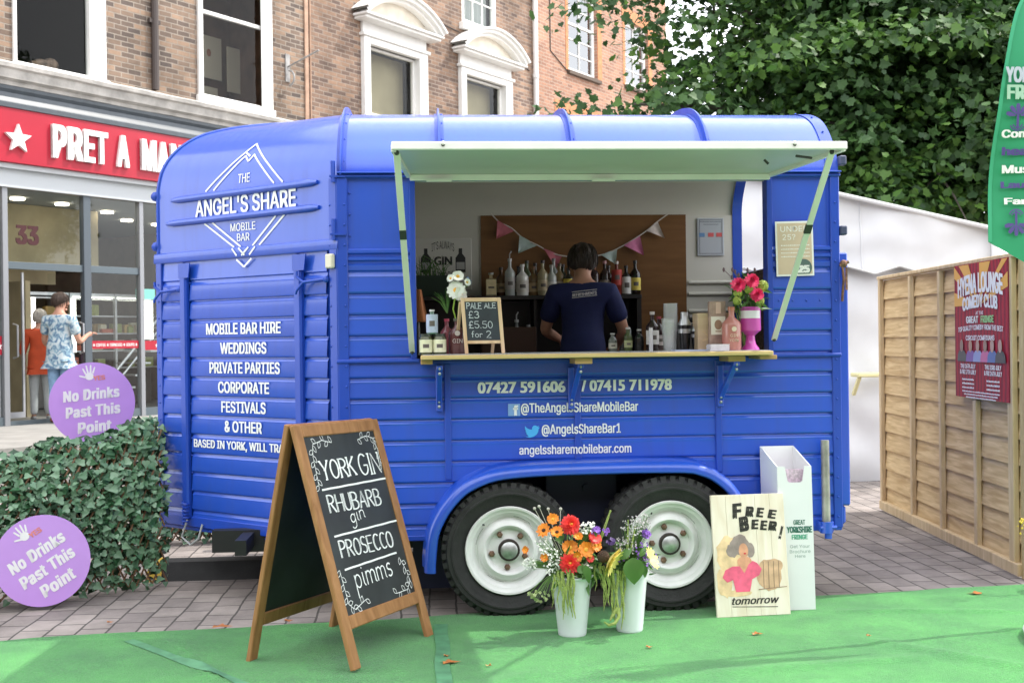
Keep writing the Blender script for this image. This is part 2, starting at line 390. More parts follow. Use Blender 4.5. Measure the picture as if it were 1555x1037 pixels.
def chalk(mb, s, x, y, w, h, O, ex, ey, wd, d, slope=0., serif=False, dbl=0.):
    """chalk word with its lower left corner at (x, y), fitted to width w and height h"""
    tot = sum(ST[c][0] for c in s) + .16 * (len(s) - 1); k = w / tot; cx = 0
    for c in s:
        cw, lines = ST[c]
        jx, jy = random.uniform(-.01, .01), random.uniform(-.02, .02)
        for pl in lines:
            pp = [(x + (cx + px + jx) * k, y + (py + jy) * h + slope * (cx + px) * k) for px, py in pl]
            stroke(mb, pp, O, ex, ey, wd * random.uniform(.85, 1.15), d)
            if dbl: stroke(mb, [(a + dbl, b) for a, b in pp], O, ex, ey, wd * .7, d + .0002)
            if serif:
                for e in (pp[0], pp[-1]):
                    if c not in 'OCGS': stroke(mb, [(e[0] - h * .09, e[1]), (e[0] + h * .09, e[1])], O, ex, ey, wd * .8, d + .0004)
        cx += cw + .16
    return mb
def pchip(tab, x):
    if x <= tab[0][0]: return tab[0][1]
    if x >= tab[-1][0]: return tab[-1][1]
    n = len(tab)
    sl = [(tab[i + 1][1] - tab[i][1]) / (tab[i + 1][0] - tab[i][0]) for i in range(n - 1)]
    def m(i):
        if i == 0: return 0. if sl[0] * .5 < sl[0] else sl[0]
        if i == n - 1: return sl[-1]
        a, b = sl[i - 1], sl[i]
        return 0 if a * b <= 0 else 2 * a * b / (a + b)
    for i in range(n - 1):
        if x <= tab[i + 1][0]:
            h = tab[i + 1][0] - tab[i][0]; t = (x - tab[i][0]) / h
            return (2 * t**3 - 3 * t * t + 1) * tab[i][1] + (t**3 - 2 * t * t + t) * h * m(i) + (-2 * t**3 + 3 * t * t) * tab[i + 1][1] + (t**3 - t * t) * h * m(i + 1)
# ================================================================== THE SETTING
M_PAVER = brick_mat('pavers', (.36, .315, .285), (.235, .205, .19), (.10, .09, .082), .215, .145, .006, axes='yx', bump=.6, rough=.9, var=.38, vs=2.6)
g = MB(); g.quad((-90, -40, 0), (90, -40, 0), (90, 140, 0), (-90, 140, 0))
tag(build('ground', g, M_PAVER, flat=True), kind='structure', label='grey block paving of the square')

# artificial grass carpet laid on the paving
def carpet_edge(x):
    e = 5.70 + (x + 2.067) * .1000 + .012 * sin(x * 2.1) + .006 * sin(x * 7.3)
    if x < -1.75: e -= .22 * (-1.75 - x) ** 1.5
    return e
def carpet_z(x, y):
    z = .012 + .005 * mnoise.noise(Vector((x * 1.1, y * 1.6, 0))) + .0025 * mnoise.noise(Vector((x * 4, y * 3, 5)))
    for (ax, ay, bx, by, hgt, wd) in ((1.9, 5.3, 3.2, 3.9, .010, .035), (2.6, 5.4, 3.6, 4.5, .008, .03), (-1.25, 5.62, -.75, 4.6, .010, .03), (1.1, 4.75, 2.3, 4.9, .006, .04), (.5, 4.4, 1.9, 4.55, .006, .04), (-.3, 4.3, .5, 4.9, .005, .04), (2.0, 5.75, 3.2, 5.6, .007, .03)):
        vx, vy = bx - ax, by - ay; L2 = vx * vx + vy * vy; t = max(0, min(1, ((x - ax) * vx + (y - ay) * vy) / L2))
        dd = (x - ax - t * vx) ** 2 + (y - ay - t * vy) ** 2; z += 1.7 * hgt * math.exp(-dd / (wd * wd)) * (1 - abs(2 * t - 1) ** 4)
    return max(z, .004)
rows = []
for j in range(130):
    t = j / 129; row = []
    for i in range(241):
        x = -4.2 + 9.2 * i / 240; e = carpet_edge(x); y = 1.2 + (e - 1.2) * (1 - (1 - t) ** 1.6)
        row.append((x, y, carpet_z(x, y) if j < 129 else .003))
    rows.append(row)
def turf_mat():
    m = mat('turf', (.085, .36, .115), rough=.95, spec=.12); n = m.node_tree; b = n.nodes['Principled BSDF']
    t = n.nodes.new('ShaderNodeTexCoord'); a = n.nodes.new('ShaderNodeTexNoise'); a.inputs['Scale'].default_value = 2.3; a.inputs['Detail'].default_value = 9; a.inputs['Roughness'].default_value = .72
    n.links.new(t.outputs['Object'], a.inputs['Vector'])
    r = n.nodes.new('ShaderNodeValToRGB'); e = r.color_ramp.elements; e[0].position = .32; e[1].position = .7; e[0].color = (.024, .170, .038, 1); e[1].color = (.066, .325, .064, 1)
    f = n.nodes.new('ShaderNodeTexNoise'); f.inputs['Scale'].default_value = 170; f.inputs['Detail'].default_value = 3; n.links.new(t.outputs['Object'], f.inputs['Vector'])
    r2 = n.nodes.new('ShaderNodeValToRGB'); e = r2.color_ramp.elements; e[0].position = .35; e[1].position = .66; e[0].color = (.60, .62, .60, 1); e[1].color = (1.3, 1.28, 1.2, 1)
    q = n.nodes.new('ShaderNodeMix'); q.data_type = 'RGBA'; q.blend_type = 'MULTIPLY'; q.inputs[0].default_value = 1
    n.links.new(a.outputs['Fac'], r.inputs['Fac']); n.links.new(f.outputs['Fac'], r2.inputs['Fac']); n.links.new(r.outputs['Color'], q.inputs[6]); n.links.new(r2.outputs['Color'], q.inputs[7])
    n.links.new(q.outputs[2], b.inputs['Base Color'])
    bp = n.nodes.new('ShaderNodeBump'); bp.inputs['Strength'].default_value = .9; bp.inputs['Distance'].default_value = .01
    n.links.new(f.outputs['Fac'], bp.inputs['Height']); n.links.new(bp.outputs['Normal'], b.inputs['Normal'])
    b.inputs['Sheen Weight'].default_value = .25
    return m
turf_ob = build('grass_carpet', MB().grid(rows), turf_mat(), sharp=80)
tag(turf_ob, 'bright green artificial grass carpet laid over the paving', 'carpet')
# joining tapes on the carpet
M_TAPE = mat('tape', (.085, .24, .12), rough=.55, var=.25, vscale=14)
def tape(pts, w, label):
    L = [];
    for i, (x, y) in enumerate(pts):
        a = pts[max(i - 1, 0)]; b = pts[min(i + 1, len(pts) - 1)]; l = sqrt((b[0] - a[0]) ** 2 + (b[1] - a[1]) ** 2); nx, ny = -(b[1] - a[1]) / l * w / 2, (b[0] - a[0]) / l * w / 2
        L.append([(x + k * nx, y + k * ny, carpet_z(x + k * nx, y + k * ny) + .0035) for k in (-1, -.5, 0, .5, 1)])
    build('joining_tape', MB().grid(L), M_TAPE, turf_ob, sharp=80, label=label)
tape([(.045 - .004 * sin(i), 5.72 - i * .09) for i in range(28)], .066, 'straight grey green tape on the carpet between chalkboard and buckets')
tape([(-1.44 + .052 * i, 5.60 - .062 * i) for i in range(14)], .05, 'slanting grey green tape on the carpet left of the chalkboard')
# dry leaves and litter
M_DRY = leaf_mat('dry_leaf', (.42, .12, .03), (.55, .25, .08), trans=.15)
def dry_leaf(x, y, r, rz, label, z=None):
    m = MB(); z = carpet_z(x, y) + .006 if z is None else z
    pl = [(r * (1 - .35 * (k % 2)) * (1.5 if k == 0 else 1) * cos(2 * pi * k / 10 + rz), r * .75 * (1 - .35 * (k % 2)) * sin(2 * pi * k / 10 + rz)) for k in range(10)]
    vs = [(x + a, y + b, z + .008 * ((k * 7) % 3) / 2) for k, (a, b) in enumerate(pl)] + [(x, y, z)]
    m.add(vs, [(k, (k + 1) % 10, 10) for k in range(10)])
    tag(build('dry_leaf', m, M_DRY), label, 'leaf', 'dry leaves blown on to the carpet and paving')
dry_leaf(.068, 5.03, .038, .3, 'largest orange dry leaf, on the grey green tape')
dry_leaf(.062, 5.13, .016, 1.2, 'small orange dry leaf just behind the largest one on the tape')
dry_leaf(.24, 4.96, .016, 2.2, 'small orange dry leaf on the grass between tape and buckets')
dry_leaf(.98, 5.17, .018, .9, 'pale brown dry leaf on the carpet in front of the flower buckets')
dry_leaf(1.52, 5.33, .026, .2, 'yellowish dry leaf on the carpet before the beer board')
dry_leaf(2.02, 5.22, .012, .2, 'tiny tan dry leaf on the carpet before the leaflet box')
dry_leaf(2.93, 6.02, .04, 2.7, 'long yellow dry leaf in the shade by the fence foot')
dry_leaf(-1.05, 5.80, .045, .1, 'brown dry leaf on the paving at the carpet edge')
dry_leaf(-.72, 5.86, .03, 1.1, 'reddish dry leaf on the paving behind the chalkboard', .02)
dry_leaf(-1.63, 5.98, .02, 1.4, 'whitish torn leaf on the paving before the hedge', .012)

# ------------------------------------------------------------------ the terrace with shop and houses
BX, BY, BR = -5.5, 16.2, radians(52)
U_ = Vector((cos(BR), sin(BR), 0)); V_ = Vector((-sin(BR), cos(BR), 0))
def bw(s, y, z=0): return (Vector((BX, BY, 0)) + U_ * s + V_ * y + Vector((0, 0, z)))
pv = MB()
def lbox(mb, s0, y0, z0, s1, y1, z1, bev=0): return mb.box(s0, y0, z0, s1, y1, z1, bev)
pav = MB()
_m = Matrix.Translation((BX, BY, 0)) @ Matrix.Rotation(BR, 4, 'Z')
pav.box(-9, -4.4, 0, 20, .02, .15, .01, _m); pav.box(-9, -3.6, .145, 20, .025, .25, .01, _m); pav.box(-9, -3.0, .245, 20, .03, .34, .01, _m)
tag(build('pavement', pav, mat('pavement_stone', (.27, .26, .24), rough=.85, var=.15, vscale=3, bump=.3, bscale=40), sharp=20), kind='structure', label='pale stone pavement and steps before the shop')

B_BROWN = brick_mat('brown_brick', (.36, .245, .17), (.11, .088, .078), (.34, .29, .24), .235, .078, .009, bump=.8, var=.55, vs=.8)
B_WARM = brick_mat('warm_brick', (.37, .235, .16), (.15, .105, .088), (.36, .29, .235), .235, .078, .009, bump=.8, var=.55, vs=.8)
B_RED = brick_mat('red_brick', (.48, .26, .17), (.29, .16, .115), (.44, .34, .27), .235, .078, .009, bump=.6, var=.25, vs=1.0)
M_WHITE = mat('white_paint', (.80, .79, .76), rough=.45, var=.05, vscale=3, bump=.05, bscale=30)
M_STONE = mat('pale_stone', (.44, .42, .39), rough=.85, var=.25, vscale=5, bump=.5, bscale=25)
M_CREAM = mat('cream_stone', (.66, .60, .50), rough=.7, var=.12, vscale=4, bump=.2, bscale=30)
M_GREY = mat('grey_paint', (.085, .10, .115), rough=.4, var=.1)
M_ALU = mat('aluminium', (.55, .56, .58), rough=.35, metal=.7, var=.1)
M_GREYBAND = mat('pale_grey_panel', (.50, .53, .55), rough=.45)
M_RED = mat('red_sign', (.40, .008, .028), rough=.4, var=.06, vscale=2)
M_LETTER = mat('white_letter', (.85, .84, .82), rough=.4)
M_GLASS = glass_mat('shop_glass', (.84, .89, .88), .04)
M_GLASS2 = glass_mat('upper_glass', (.80, .83, .82), .012)
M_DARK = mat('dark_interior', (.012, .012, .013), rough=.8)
M_RUSTPIPE = mat('dark_pipe', (.06, .045, .04), rough=.6)
def holes_wall(mb, s0, s1, z0, z1, holes, y=0, rev=.14):
    """wall face with rectangular holes and their reveals, split without T-overlaps"""
    xs = sorted({s0, s1, *[h[0] for h in holes], *[h[1] for h in holes]}); zs = sorted({z0, z1, *[h[2] for h in holes], *[h[3] for h in holes]})
    for i in range(len(xs) - 1):
        for j in range(len(zs) - 1):
            cx, cz = (xs[i] + xs[i + 1]) / 2, (zs[j] + zs[j + 1]) / 2
            if any(h[0] < cx < h[1] and h[2] < cz < h[3] for h in holes): continue
            mb.quad((xs[i], y, zs[j]), (xs[i + 1], y, zs[j]), (xs[i + 1], y, zs[j + 1]), (xs[i], y, zs[j + 1]))
    for (a, b, c, d) in holes:
        mb.quad((a, y, c), (a, y, d), (a, y + rev, d), (a, y + rev, c)); mb.quad((b, y, d), (b, y, c), (b, y + rev, c), (b, y + rev, d))
        mb.quad((a, y, d), (b, y, d), (b, y + rev, d), (a, y + rev, d)); mb.quad((b, y, c), (a, y, c), (a, y + rev, c), (b, y + rev, c))
    return mb
def sash(root, s0, s1, z0, z1, y, nx, nz, fw=.07, bar=.025, mid=None, glass=None, m=None, frame_out=.0, lower=0):
    """a window: frame with bars as the part, its glass as the sub-part"""
    f = MB(); a, b, c, d = s0, s1, z0, z1
    f.box(a, y - .03 - frame_out, c, a + fw, y + .05, d, .006); f.box(b - fw, y - .03 - frame_out, c, b, y + .05, d, .006)
    f.box(a + fw, y - .028, d - fw, b - fw, y + .05, d, .006); f.box(a + fw, y - .028, c, b - fw, y + .05, c + fw * 1.2, .006)
    if mid is not None: f.box(a + fw, y - .02, mid - .03, b - fw, y + .045, mid + .03, .006)
    for i in range(1, nx):
        x = a + fw + (b - a - 2 * fw) * i / nx; f.box(x - bar / 2, y - .012, c + fw * 1.2, x + bar / 2, y + .03, d - fw)
    for k in range(1, nz):
        zz = c + fw + (d - c - 2 * fw) * k / nz
        if mid is None or abs(zz - mid) > .1: f.box(a + fw, y - .01, zz - bar / 2, b - fw, y + .028, zz + bar / 2)
    w = build('window', f, m or M_WHITE, root, local=True)
    gl = MB(); gl.quad((a + fw * .5, y + .012, c + .03), (b - fw * .5, y + .012, c + .03), (b - fw * .5, y + .012, d - .03), (a + fw * .5, y + .012, d - .03))
    build('glass', gl, glass or M_GLASS2, w, local=True)
    return w
# ---- the shop
shop = thing('shop_building', 'brown brick building with glazed red signed shop below', 'building', (BX, BY, 0), BR)
MWS = MW[shop.name]
winL = (-.13, 1.36, 5.24, 7.6); winR = (3.08, 4.62, 5.30, 7.62)
w = MB(); holes_wall(w, -7, 5.52, 5.2, 13, [winL, winR, (-3.4, -1.9, 5.24, 7.6), (-.13, 1.36, 9.2, 11.2), (3.08, 4.62, 9.2, 11.2)])
w.box(-7, 0, 3.56, 5.52, .1, 5.2); w.quad((-7, 0, 13), (5.52, 0, 13), (5.52, 9, 13), (-7, 9, 13)); w.quad((-7, 9, 0), (5.52, 9, 0), (5.52, 9, 13), (-7, 9, 13)); w.quad((-7, 0, 3.6), (-7, 9, 3.6), (-7, 9, 13), (-7, 0, 13))
build('wall', w, B_BROWN, shop, local=True, flat=True)
co = MB()       # stone ledge above the shop front
prof = [(0, 4.90), (-.16, 4.91), (-.17, 4.96), (-.24, 4.99), (-.26, 5.10), (-.30, 5.12), (-.31, 5.17), (-.05, 5.26), (0, 5.27)]
co.grid([[(s, y, z + .008 * mnoise.noise(Vector((s * 2, y * 9, z)))) for y, z in prof] for s in [-7 + .25 * k for k in range(51)]])
build('cornice', co, M_STONE, shop, local=True, sharp=25)
fa = MB(); prof = [(0, 4.60), (-.22, 4.60), (-.225, 4.66), (-.17, 4.68), (-.13, 4.74), (-.11, 4.82), (-.15, 4.86), (-.155, 4.905), (0, 4.91)]
fa.grid([[(s, y, z) for y, z in prof] for s in (-7, 5.5)]); build('fascia_moulding', fa, M_GREY, shop, local=True, sharp=25)
sg = MB(); sg.box(-7, -.2, 3.87, 5.5, -.002, 4.598, .004); sb = build('sign_board', sg, M_RED, shop, local=True)
ey = Vector((0, 0, 1)); ex = Vector((1, 0, 0)); WORDS = {}
for t, a, b in (('P', .30, .52), ('R', .54, .78), ('E', .80, .98), ('T', .99, 1.20), ('A', 1.36, 1.57), ('M', 1.79, 2.06), ('A', 2.08, 2.30), ('N', 2.33, 2.58), ('G', 2.62, 2.86), ('E', 2.90, 3.08), ('R', 3.11, 3.35)):
    text(WORDS.setdefault(0 if b < 1.3 else 1 if b < 1.7 else 2, MB()), t, ((a + b) / 2, -.202, 4.235), ex, ey, b - a, .47, .045, deep=.05)
for ll in WORDS.values(): build('lettering', ll, M_LETTER, sb, local=True, flat=True)
st = MB(); R_, r_ = .20, .085
st.prism([((R_ if k % 2 == 0 else r_) * sin(pi * k / 5), (R_ if k % 2 == 0 else r_) * cos(pi * k / 5)) for k in range(10)], (-.21, -.20, 4.19), (1, 0, 0), (0, 0, 1), 0, .05)
build('star', st, M_LETTER, sb, local=True, flat=True)
bd = MB(); bd.box(-7, -.14, 3.80, 5.5, 0, 3.868, .004); bd.box(-7, -.06, 3.555, 5.5, 0, 3.798, .004); build('trim_band', bd, M_GREYBAND, shop, local=True)
# glazed front
for a, b in ((-3.0, -2.9), (-.33, -.25), (.93, 1.05), (1.90, 1.975), (3.4, 3.48), (5.0, 5.08)):
    fr = MB(); fr.box(a, -.03, .34, b, .07, 3.553, .004); build('mullion', fr, mat('slate_alu', (.10, .12, .14), rough=.4, metal=.3) if .9 < a < 1 else mat('grey_alu', (.30, .31, .33), rough=.4, metal=.4), shop, local=True)
fr = MB(); fr.box(-.25, -.005, 2.46, .93, .055, 2.56, .004); fr.box(1.05, -.005, 2.46, 1.90, .055, 2.56, .004); fr.box(-.25, .0, .34, .93, .05, .40); fr.box(1.05, -.01, .34, 1.90, .06, .46); fr.box(1.975, -.01, .34, 5, .06, .46); fr.box(-7, -.01, .34, -.33, .06, .46)
build('transom', fr, mat('dark_alu', (.12, .15, .17), rough=.4, metal=.4), shop, local=True)
gl = MB()
for a, b, c, d in ((-7, -.33, .46, 3.553), (-.25, .93, 2.56, 3.553), (1.05, 1.90, .46, 2.46), (1.05, 1.90, 2.56, 3.553), (1.975, 3.4, .46, 3.553), (3.48, 5.0, .46, 3.553)):
    gl.quad((a, .02, c), (b, .02, c), (b, .02, d), (a, .02, d))
build('shop_glazing', gl, M_GLASS, shop, local=True, flat=True)
dg = MB(); dg.quad((.56, .3, .42), (.93, .03, .42), (.93, .03, 2.44), (.56, .3, 2.44))     # door leaf standing open
dr = build('door', dg, M_GLASS, shop, local=True, flat=True)
hd = MB(); hd.tube([(.86, -.01, 1.30), (.86, -.09, 1.32), (.86, -.09, 1.72), (.86, -.01, 1.74)], .014, 8); build('handle', hd, M_ALU, dr, local=True)
hd = MB(); hd.tube([(.02, .3, 1.25), (.02, .2, 1.27), (.02, .2, 1.70), (.02, .3, 1.72)], .014, 8); hd.box(-.22, .3, .42, -.18, .33, 2.44); hd.box(.16, .3, .42, .19, .33, 2.44); hd.box(-.18, .3, .42, .16, .33, .5)
build('door', hd, M_ALU, shop, local=True)
for a_, b_, c_, d_ in ((1.98, 3.4, 1.33, 1.47), (-1.6, -.34, 1.30, 1.55), (1.06, 1.885, 1.36, 1.475)): st = MB(); st.box(a_, .006, c_, b_, .014, d_); rs = build('glass_stripe', st, M_RED, shop, local=True)
tx = Lines(); text(tx, '\u2605 COFFEE \u2605 ESPRESSO \u2605 SOUPS \u2605', (1.47, .004, 1.417), ex, ey, .78, .05, .02); text(tx, '\u2605', (2.22, .004, 1.40), ex, ey, .07, .07); text(tx, 'LUNCH', (2.5, .004, 1.40), ex, ey, .3, .07); text(tx, '\u2605', (-.38, .004, 1.42), ex, ey, .1, .1)
build('lettering', tx, M_LETTER, rs, local=True, flat=True)
nm = MB(); text(nm, '33', (.05, -.0, 2.93), ex, ey, .35, .27, .05, deep=.012); build('house_number', nm, mat('maroon', (.05, .006, .008), rough=.4), shop, local=True, flat=True)
# inside the shop
rm = MB(); rm.box(-7, .12, .30, 5.4, 7.5, .34); build('shop_floor', rm, mat('shop_floor', (.22, .21, .20), rough=.35, var=.1), shop, local=True)
rm = MB(); rm.box(-7, .1, 3.56, 5.4, 7.5, 3.6); build('shop_ceiling', rm, mat('shop_ceiling', (.30, .31, .31), rough=.7), shop, local=True)
rm = MB(); rm.box(-7, 7.5, .34, 5.4, 7.6, 3.55); rm.box(5.4, .1, .34, 5.5, 7.5, 3.55); rm.box(-7.1, .1, .34, -7, 7.5, 3.55)
build('shop_back_wall', rm, mat('shop_wall', (.20, .155, .105), rough=.7, var=.3, vscale=2), shop, local=True)
rm = MB(); rm.box(-.8, 1.5, 2.6, 2.3, 1.6, 3.55); rm.box(1.15, 2.2, 2.4, 2.0, 2.3, 3.55); rm.box(1.0, 1.5, .34, 1.08, 3.2, 2.4)
build('hanging_panel', rm, mat('cream_panel', (.40, .33, .20), rough=.6, var=.2, vscale=2), shop, local=True)
rm = MB()
for (s, y) in ((-.1, .8), (.5, .9), (-.7, 1.1), (1.3, 1.0), (2.4, 1.4), (2.6, 2.3), (3.4, 2.2), (4.2, 2.4), (1.6, 2.2), (2.2, 4.5), (3.6, 4.5)): rm.lathe([(.10, 0), (.10, .02), (.06, .03)], 14, Matrix.Translation((s, y, 3.53)))
build('downlight', rm, mat('lamp_on', (1, .88, .68), emit=8), shop, local=True)
rm = MB()
for a, b, y, h in ((-1.6, .5, 3.5, 1.25), (.2, 1.6, 4.6, 1.3), (1.7, 4.6, 3.1, 1.0)): rm.box(a, y, .34, b, y + .7, h, .02)
build('counter', rm, mat('counter_steel', (.16, .15, .14), rough=.3, metal=.5), shop, local=True)
rr = random.Random(3)
for k in range(44):
    rm = MB(); s = rr.uniform(1.6, 4.3); y = rr.choice((2.75, 2.8, 3.0)); z = rr.choice((1.02, 1.32, 1.32, 1.62, 1.62, 1.92)); h = rr.uniform(.07, .2); rm.box(s, y, z, s + rr.uniform(.08, .3), y + .1, z + h, .01); build('packet', rm, mat('goods_%d' % (k % 4), ((.55, .36, .12), (.5, .12, .06), (.6, .55, .4), (.30, .34, .10))[k % 4], rough=.5), shop, local=True)
rm = MB()
for k in range(5): rm.box(1.6, 2.7, 1.0 + .30 * k, 4.5, 3.1, 1.02 + .30 * k)
for s in (1.6, 2.6, 3.5, 4.5): rm.box(s, 2.68, .34, s + .04, 2.74, 2.3)
rm.box(1.6, 2.7, 2.25, 4.54, 3.1, 2.3)
build('shelving', rm, M_ALU, shop, local=True)
rm = MB(); rm.box(1.86, 2.62, .9, 1.91, 2.66, 2.2); rm.box(2.62, 2.62, 1.3, 2.67, 2.66, 2.2); rm.box(2.7, 2.85, 2.2, 4.4, 2.9, 2.24); rm.box(2.28, .5, 1.5, 2.55, .53, 2.1)
build('light_strip', rm, mat('tube_light', (1, .97, .85), emit=3), shop, local=True)
rm = MB(); rm.box(2.26, .48, 2.12, 2.58, .54, 2.28); build('notice', rm, mat('mint_notice', (.25, .75, .65), rough=.5), shop, local=True)
rm = MB()
for k in range(7): rm.bar((2.9 + .16 * k, 1.7, .5 + .2 * k), (2.9 + .16 * k, 2.4, .5 + .2 * k), .16, .03)
rm.tube([(2.7, 1.6, 1.0), (4.2, 1.6, 2.5)], .025, 8); rm.tube([(2.7, 1.6, .8), (4.2, 1.6, 2.3)], .02, 8)
build('stair', rm, M_ALU, shop, local=True)
# upper windows: frames, sills, and the rooms behind them
sash(shop, winL[0], winL[1] - .24, winL[2], winL[3], .02, 1, 1, fw=.05, frame_out=.03)
ax = MB(); ax.box(1.12, -.03, 5.24, 1.36, .08, 7.6, .006); ax.box(-.16, -.07, 5.18, 1.40, .0, 5.27, .01); build('architrave', ax, M_WHITE, shop, local=True)
sash(shop, *winR, .03, 1, 1, fw=.09, mid=6.73, frame_out=.05)
ax = MB(); ax.box(4.44, -.035, 5.37, 4.70, -.022, 7.62, .004); ax.box(3.04, -.08, 5.25, 4.72, -.0, 5.36, .01); build('architrave', ax, M_WHITE, shop, local=True)
for h in ((-3.4, -1.9, 5.24, 7.6), (-.13, 1.36, 9.2, 11.2), (3.08, 4.62, 9.2, 11.2)): sash(shop, *h, .04, 2, 2, fw=.08)
def openbox(mb, a, b, c, d, y0, y1):
    mb.quad((a, y1, c), (b, y1, c), (b, y1, d), (a, y1, d)); mb.quad((a, y0, c), (a, y1, c), (a, y1, d), (a, y0, d)); mb.quad((b, y0, c), (b, y1, c), (b, y1, d), (b, y0, d)); mb.quad((a, y0, d), (b, y0, d), (b, y1, d), (a, y1, d)); mb.quad((a, y0, c), (b, y0, c), (b, y1, c), (a, y1, c))
rm = MB()
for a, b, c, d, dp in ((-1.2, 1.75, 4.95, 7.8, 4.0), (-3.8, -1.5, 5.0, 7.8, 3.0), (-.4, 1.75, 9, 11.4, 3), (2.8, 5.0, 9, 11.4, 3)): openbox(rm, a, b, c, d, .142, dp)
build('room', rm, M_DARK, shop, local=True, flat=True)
rm = MB(); openbox(rm, 2.6, 5.2, 5.1, 7.8, .142, 1.6); build('room', rm, mat('brown_room', (.14, .07, .04), rough=.8, var=.4, vscale=3), shop, local=True, flat=True)
rm = MB()
for (s, z, w_, h_, y) in ((3.5, 5.45, .34, .42, 1.5), (3.9, 5.95, .40, .5, 1.5), (4.4, 5.4, .4, .55, 1.45), (4.35, 6.1, .55, .75, 1.45), (3.5, 6.0, .28, .4, 1.5), (4.0, 5.35, .3, .3, 1.5), (4.9, 5.9, .3, .8, 1.3)): rm.box(s, y, z, s + w_, y + .02, z + h_)
pc = build('pictures', rm, mat('cream_paper', (.62, .55, .42), rough=.7), shop, local=True)
rm = MB()
for (s, z) in ((3.66, 5.62), (4.08, 6.2), (4.6, 5.65), (4.6, 6.55), (3.62, 6.2)): rm.sphere((s, 1.44, z), .05, 8, (1, .2, 1.4))
build('motif', rm, mat('rust_motif', (.35, .12, .05), rough=.7), pc, local=True)
rm = MB(); rm.lathe([(.0, .0), (.12, .0), (.12, .03)], 12, Matrix.Translation((.55, 2.4, 6.65))); rm.lathe([(0, 0), (.07, 0), (.09, .1)], 12, Matrix.Translation((.75, 1.6, 7.0))); build('room_lamp', rm, mat('warm_lamp', (1, .75, .4), emit=2.5), shop, local=True)
rm = MB(); rm.sphere((.68, .55, 5.42), .14, 10, (1.2, .8, .9)); rm.sphere((.86, .6, 5.48), .12, 10); rm.box(.5, .5, 5.3, .6, .6, 5.48); build('sill_clutter', rm, mat('brown_clutter', (.25, .17, .12), rough=.8, var=.6, vscale=12), shop, local=True)
pp = MB(); pp.tube([(2.22, -.05, 5.29), (2.22, -.05, 13)], .055, 10)
for z in (6.3, 8.1, 9.9): pp.box(2.12, -.06, z, 2.32, -.0, z + .06)
build('drainpipe', pp, M_RUSTPIPE, shop, local=True)
br = MB(); br.box(5.02, -.02, 5.92, 5.12, -.001, 6.4); br.tube([(5.07, -.02, 6.18), (5.07, -.75, 6.36)], .016, 8); br.tube([(5.07, -.05, 6.1)] + [(5.07, -.05 - .12 * sin(a), 5.98 + .13 * cos(a)) for a in [k * pi / 6 for k in range(7)]], .018, 6)
build('flag_bracket', br, mat('weathered_iron', (.32, .31, .30), rough=.6, var=.3), shop, local=True)

# ---- the house with segmental pediments
hp = thing('town_house', 'brown brick town house with white pedimented windows', 'building', tuple(bw(5.52, 0)), BR)
def HP(s): return s - 5.52
w = MB(); W1 = (HP(7.12), HP(8.72), 4.9, 7.0); W2 = (HP(10.18), HP(11.78), 4.9, 7.0); W3 = (HP(7.3), HP(8.6), 8.08, 10.2); W4 = (HP(10.22), HP(11.5), 8.08, 10.2)
holes_wall(w, HP(5.52), HP(12.98), 0, 13, [W1, W2, W3, W4]); w.quad((0, 0, 13), (7.46, 0, 13), (7.46, 9, 13), (0, 9, 13)); w.quad((0, 9, 0), (7.46, 9, 0), (7.46, 9, 13), (0, 9, 13))
build('wall', w, B_WARM, hp, local=True, flat=True)
st = MB(); st.box(-.03, -.03, 5.28, .06, -.001, 13, .005); st.tube([(.11, -.02, 5.28), (.11, -.02, 13)], .018, 6); build('quoin_strip', st, mat('buff_strip', (.42, .27, .19), rough=.85, var=.2), hp, local=True)
wi = MB(); wi.tube([(HP(9.0), -.012, 7.95), (HP(10.1), -.012, 7.86)], .012, 6); wi.tube([(HP(11.7), -.012, 7.75), (HP(12.8), -.012, 7.55)], .012, 6); build('cable', wi, M_RUSTPIPE, hp, local=True)
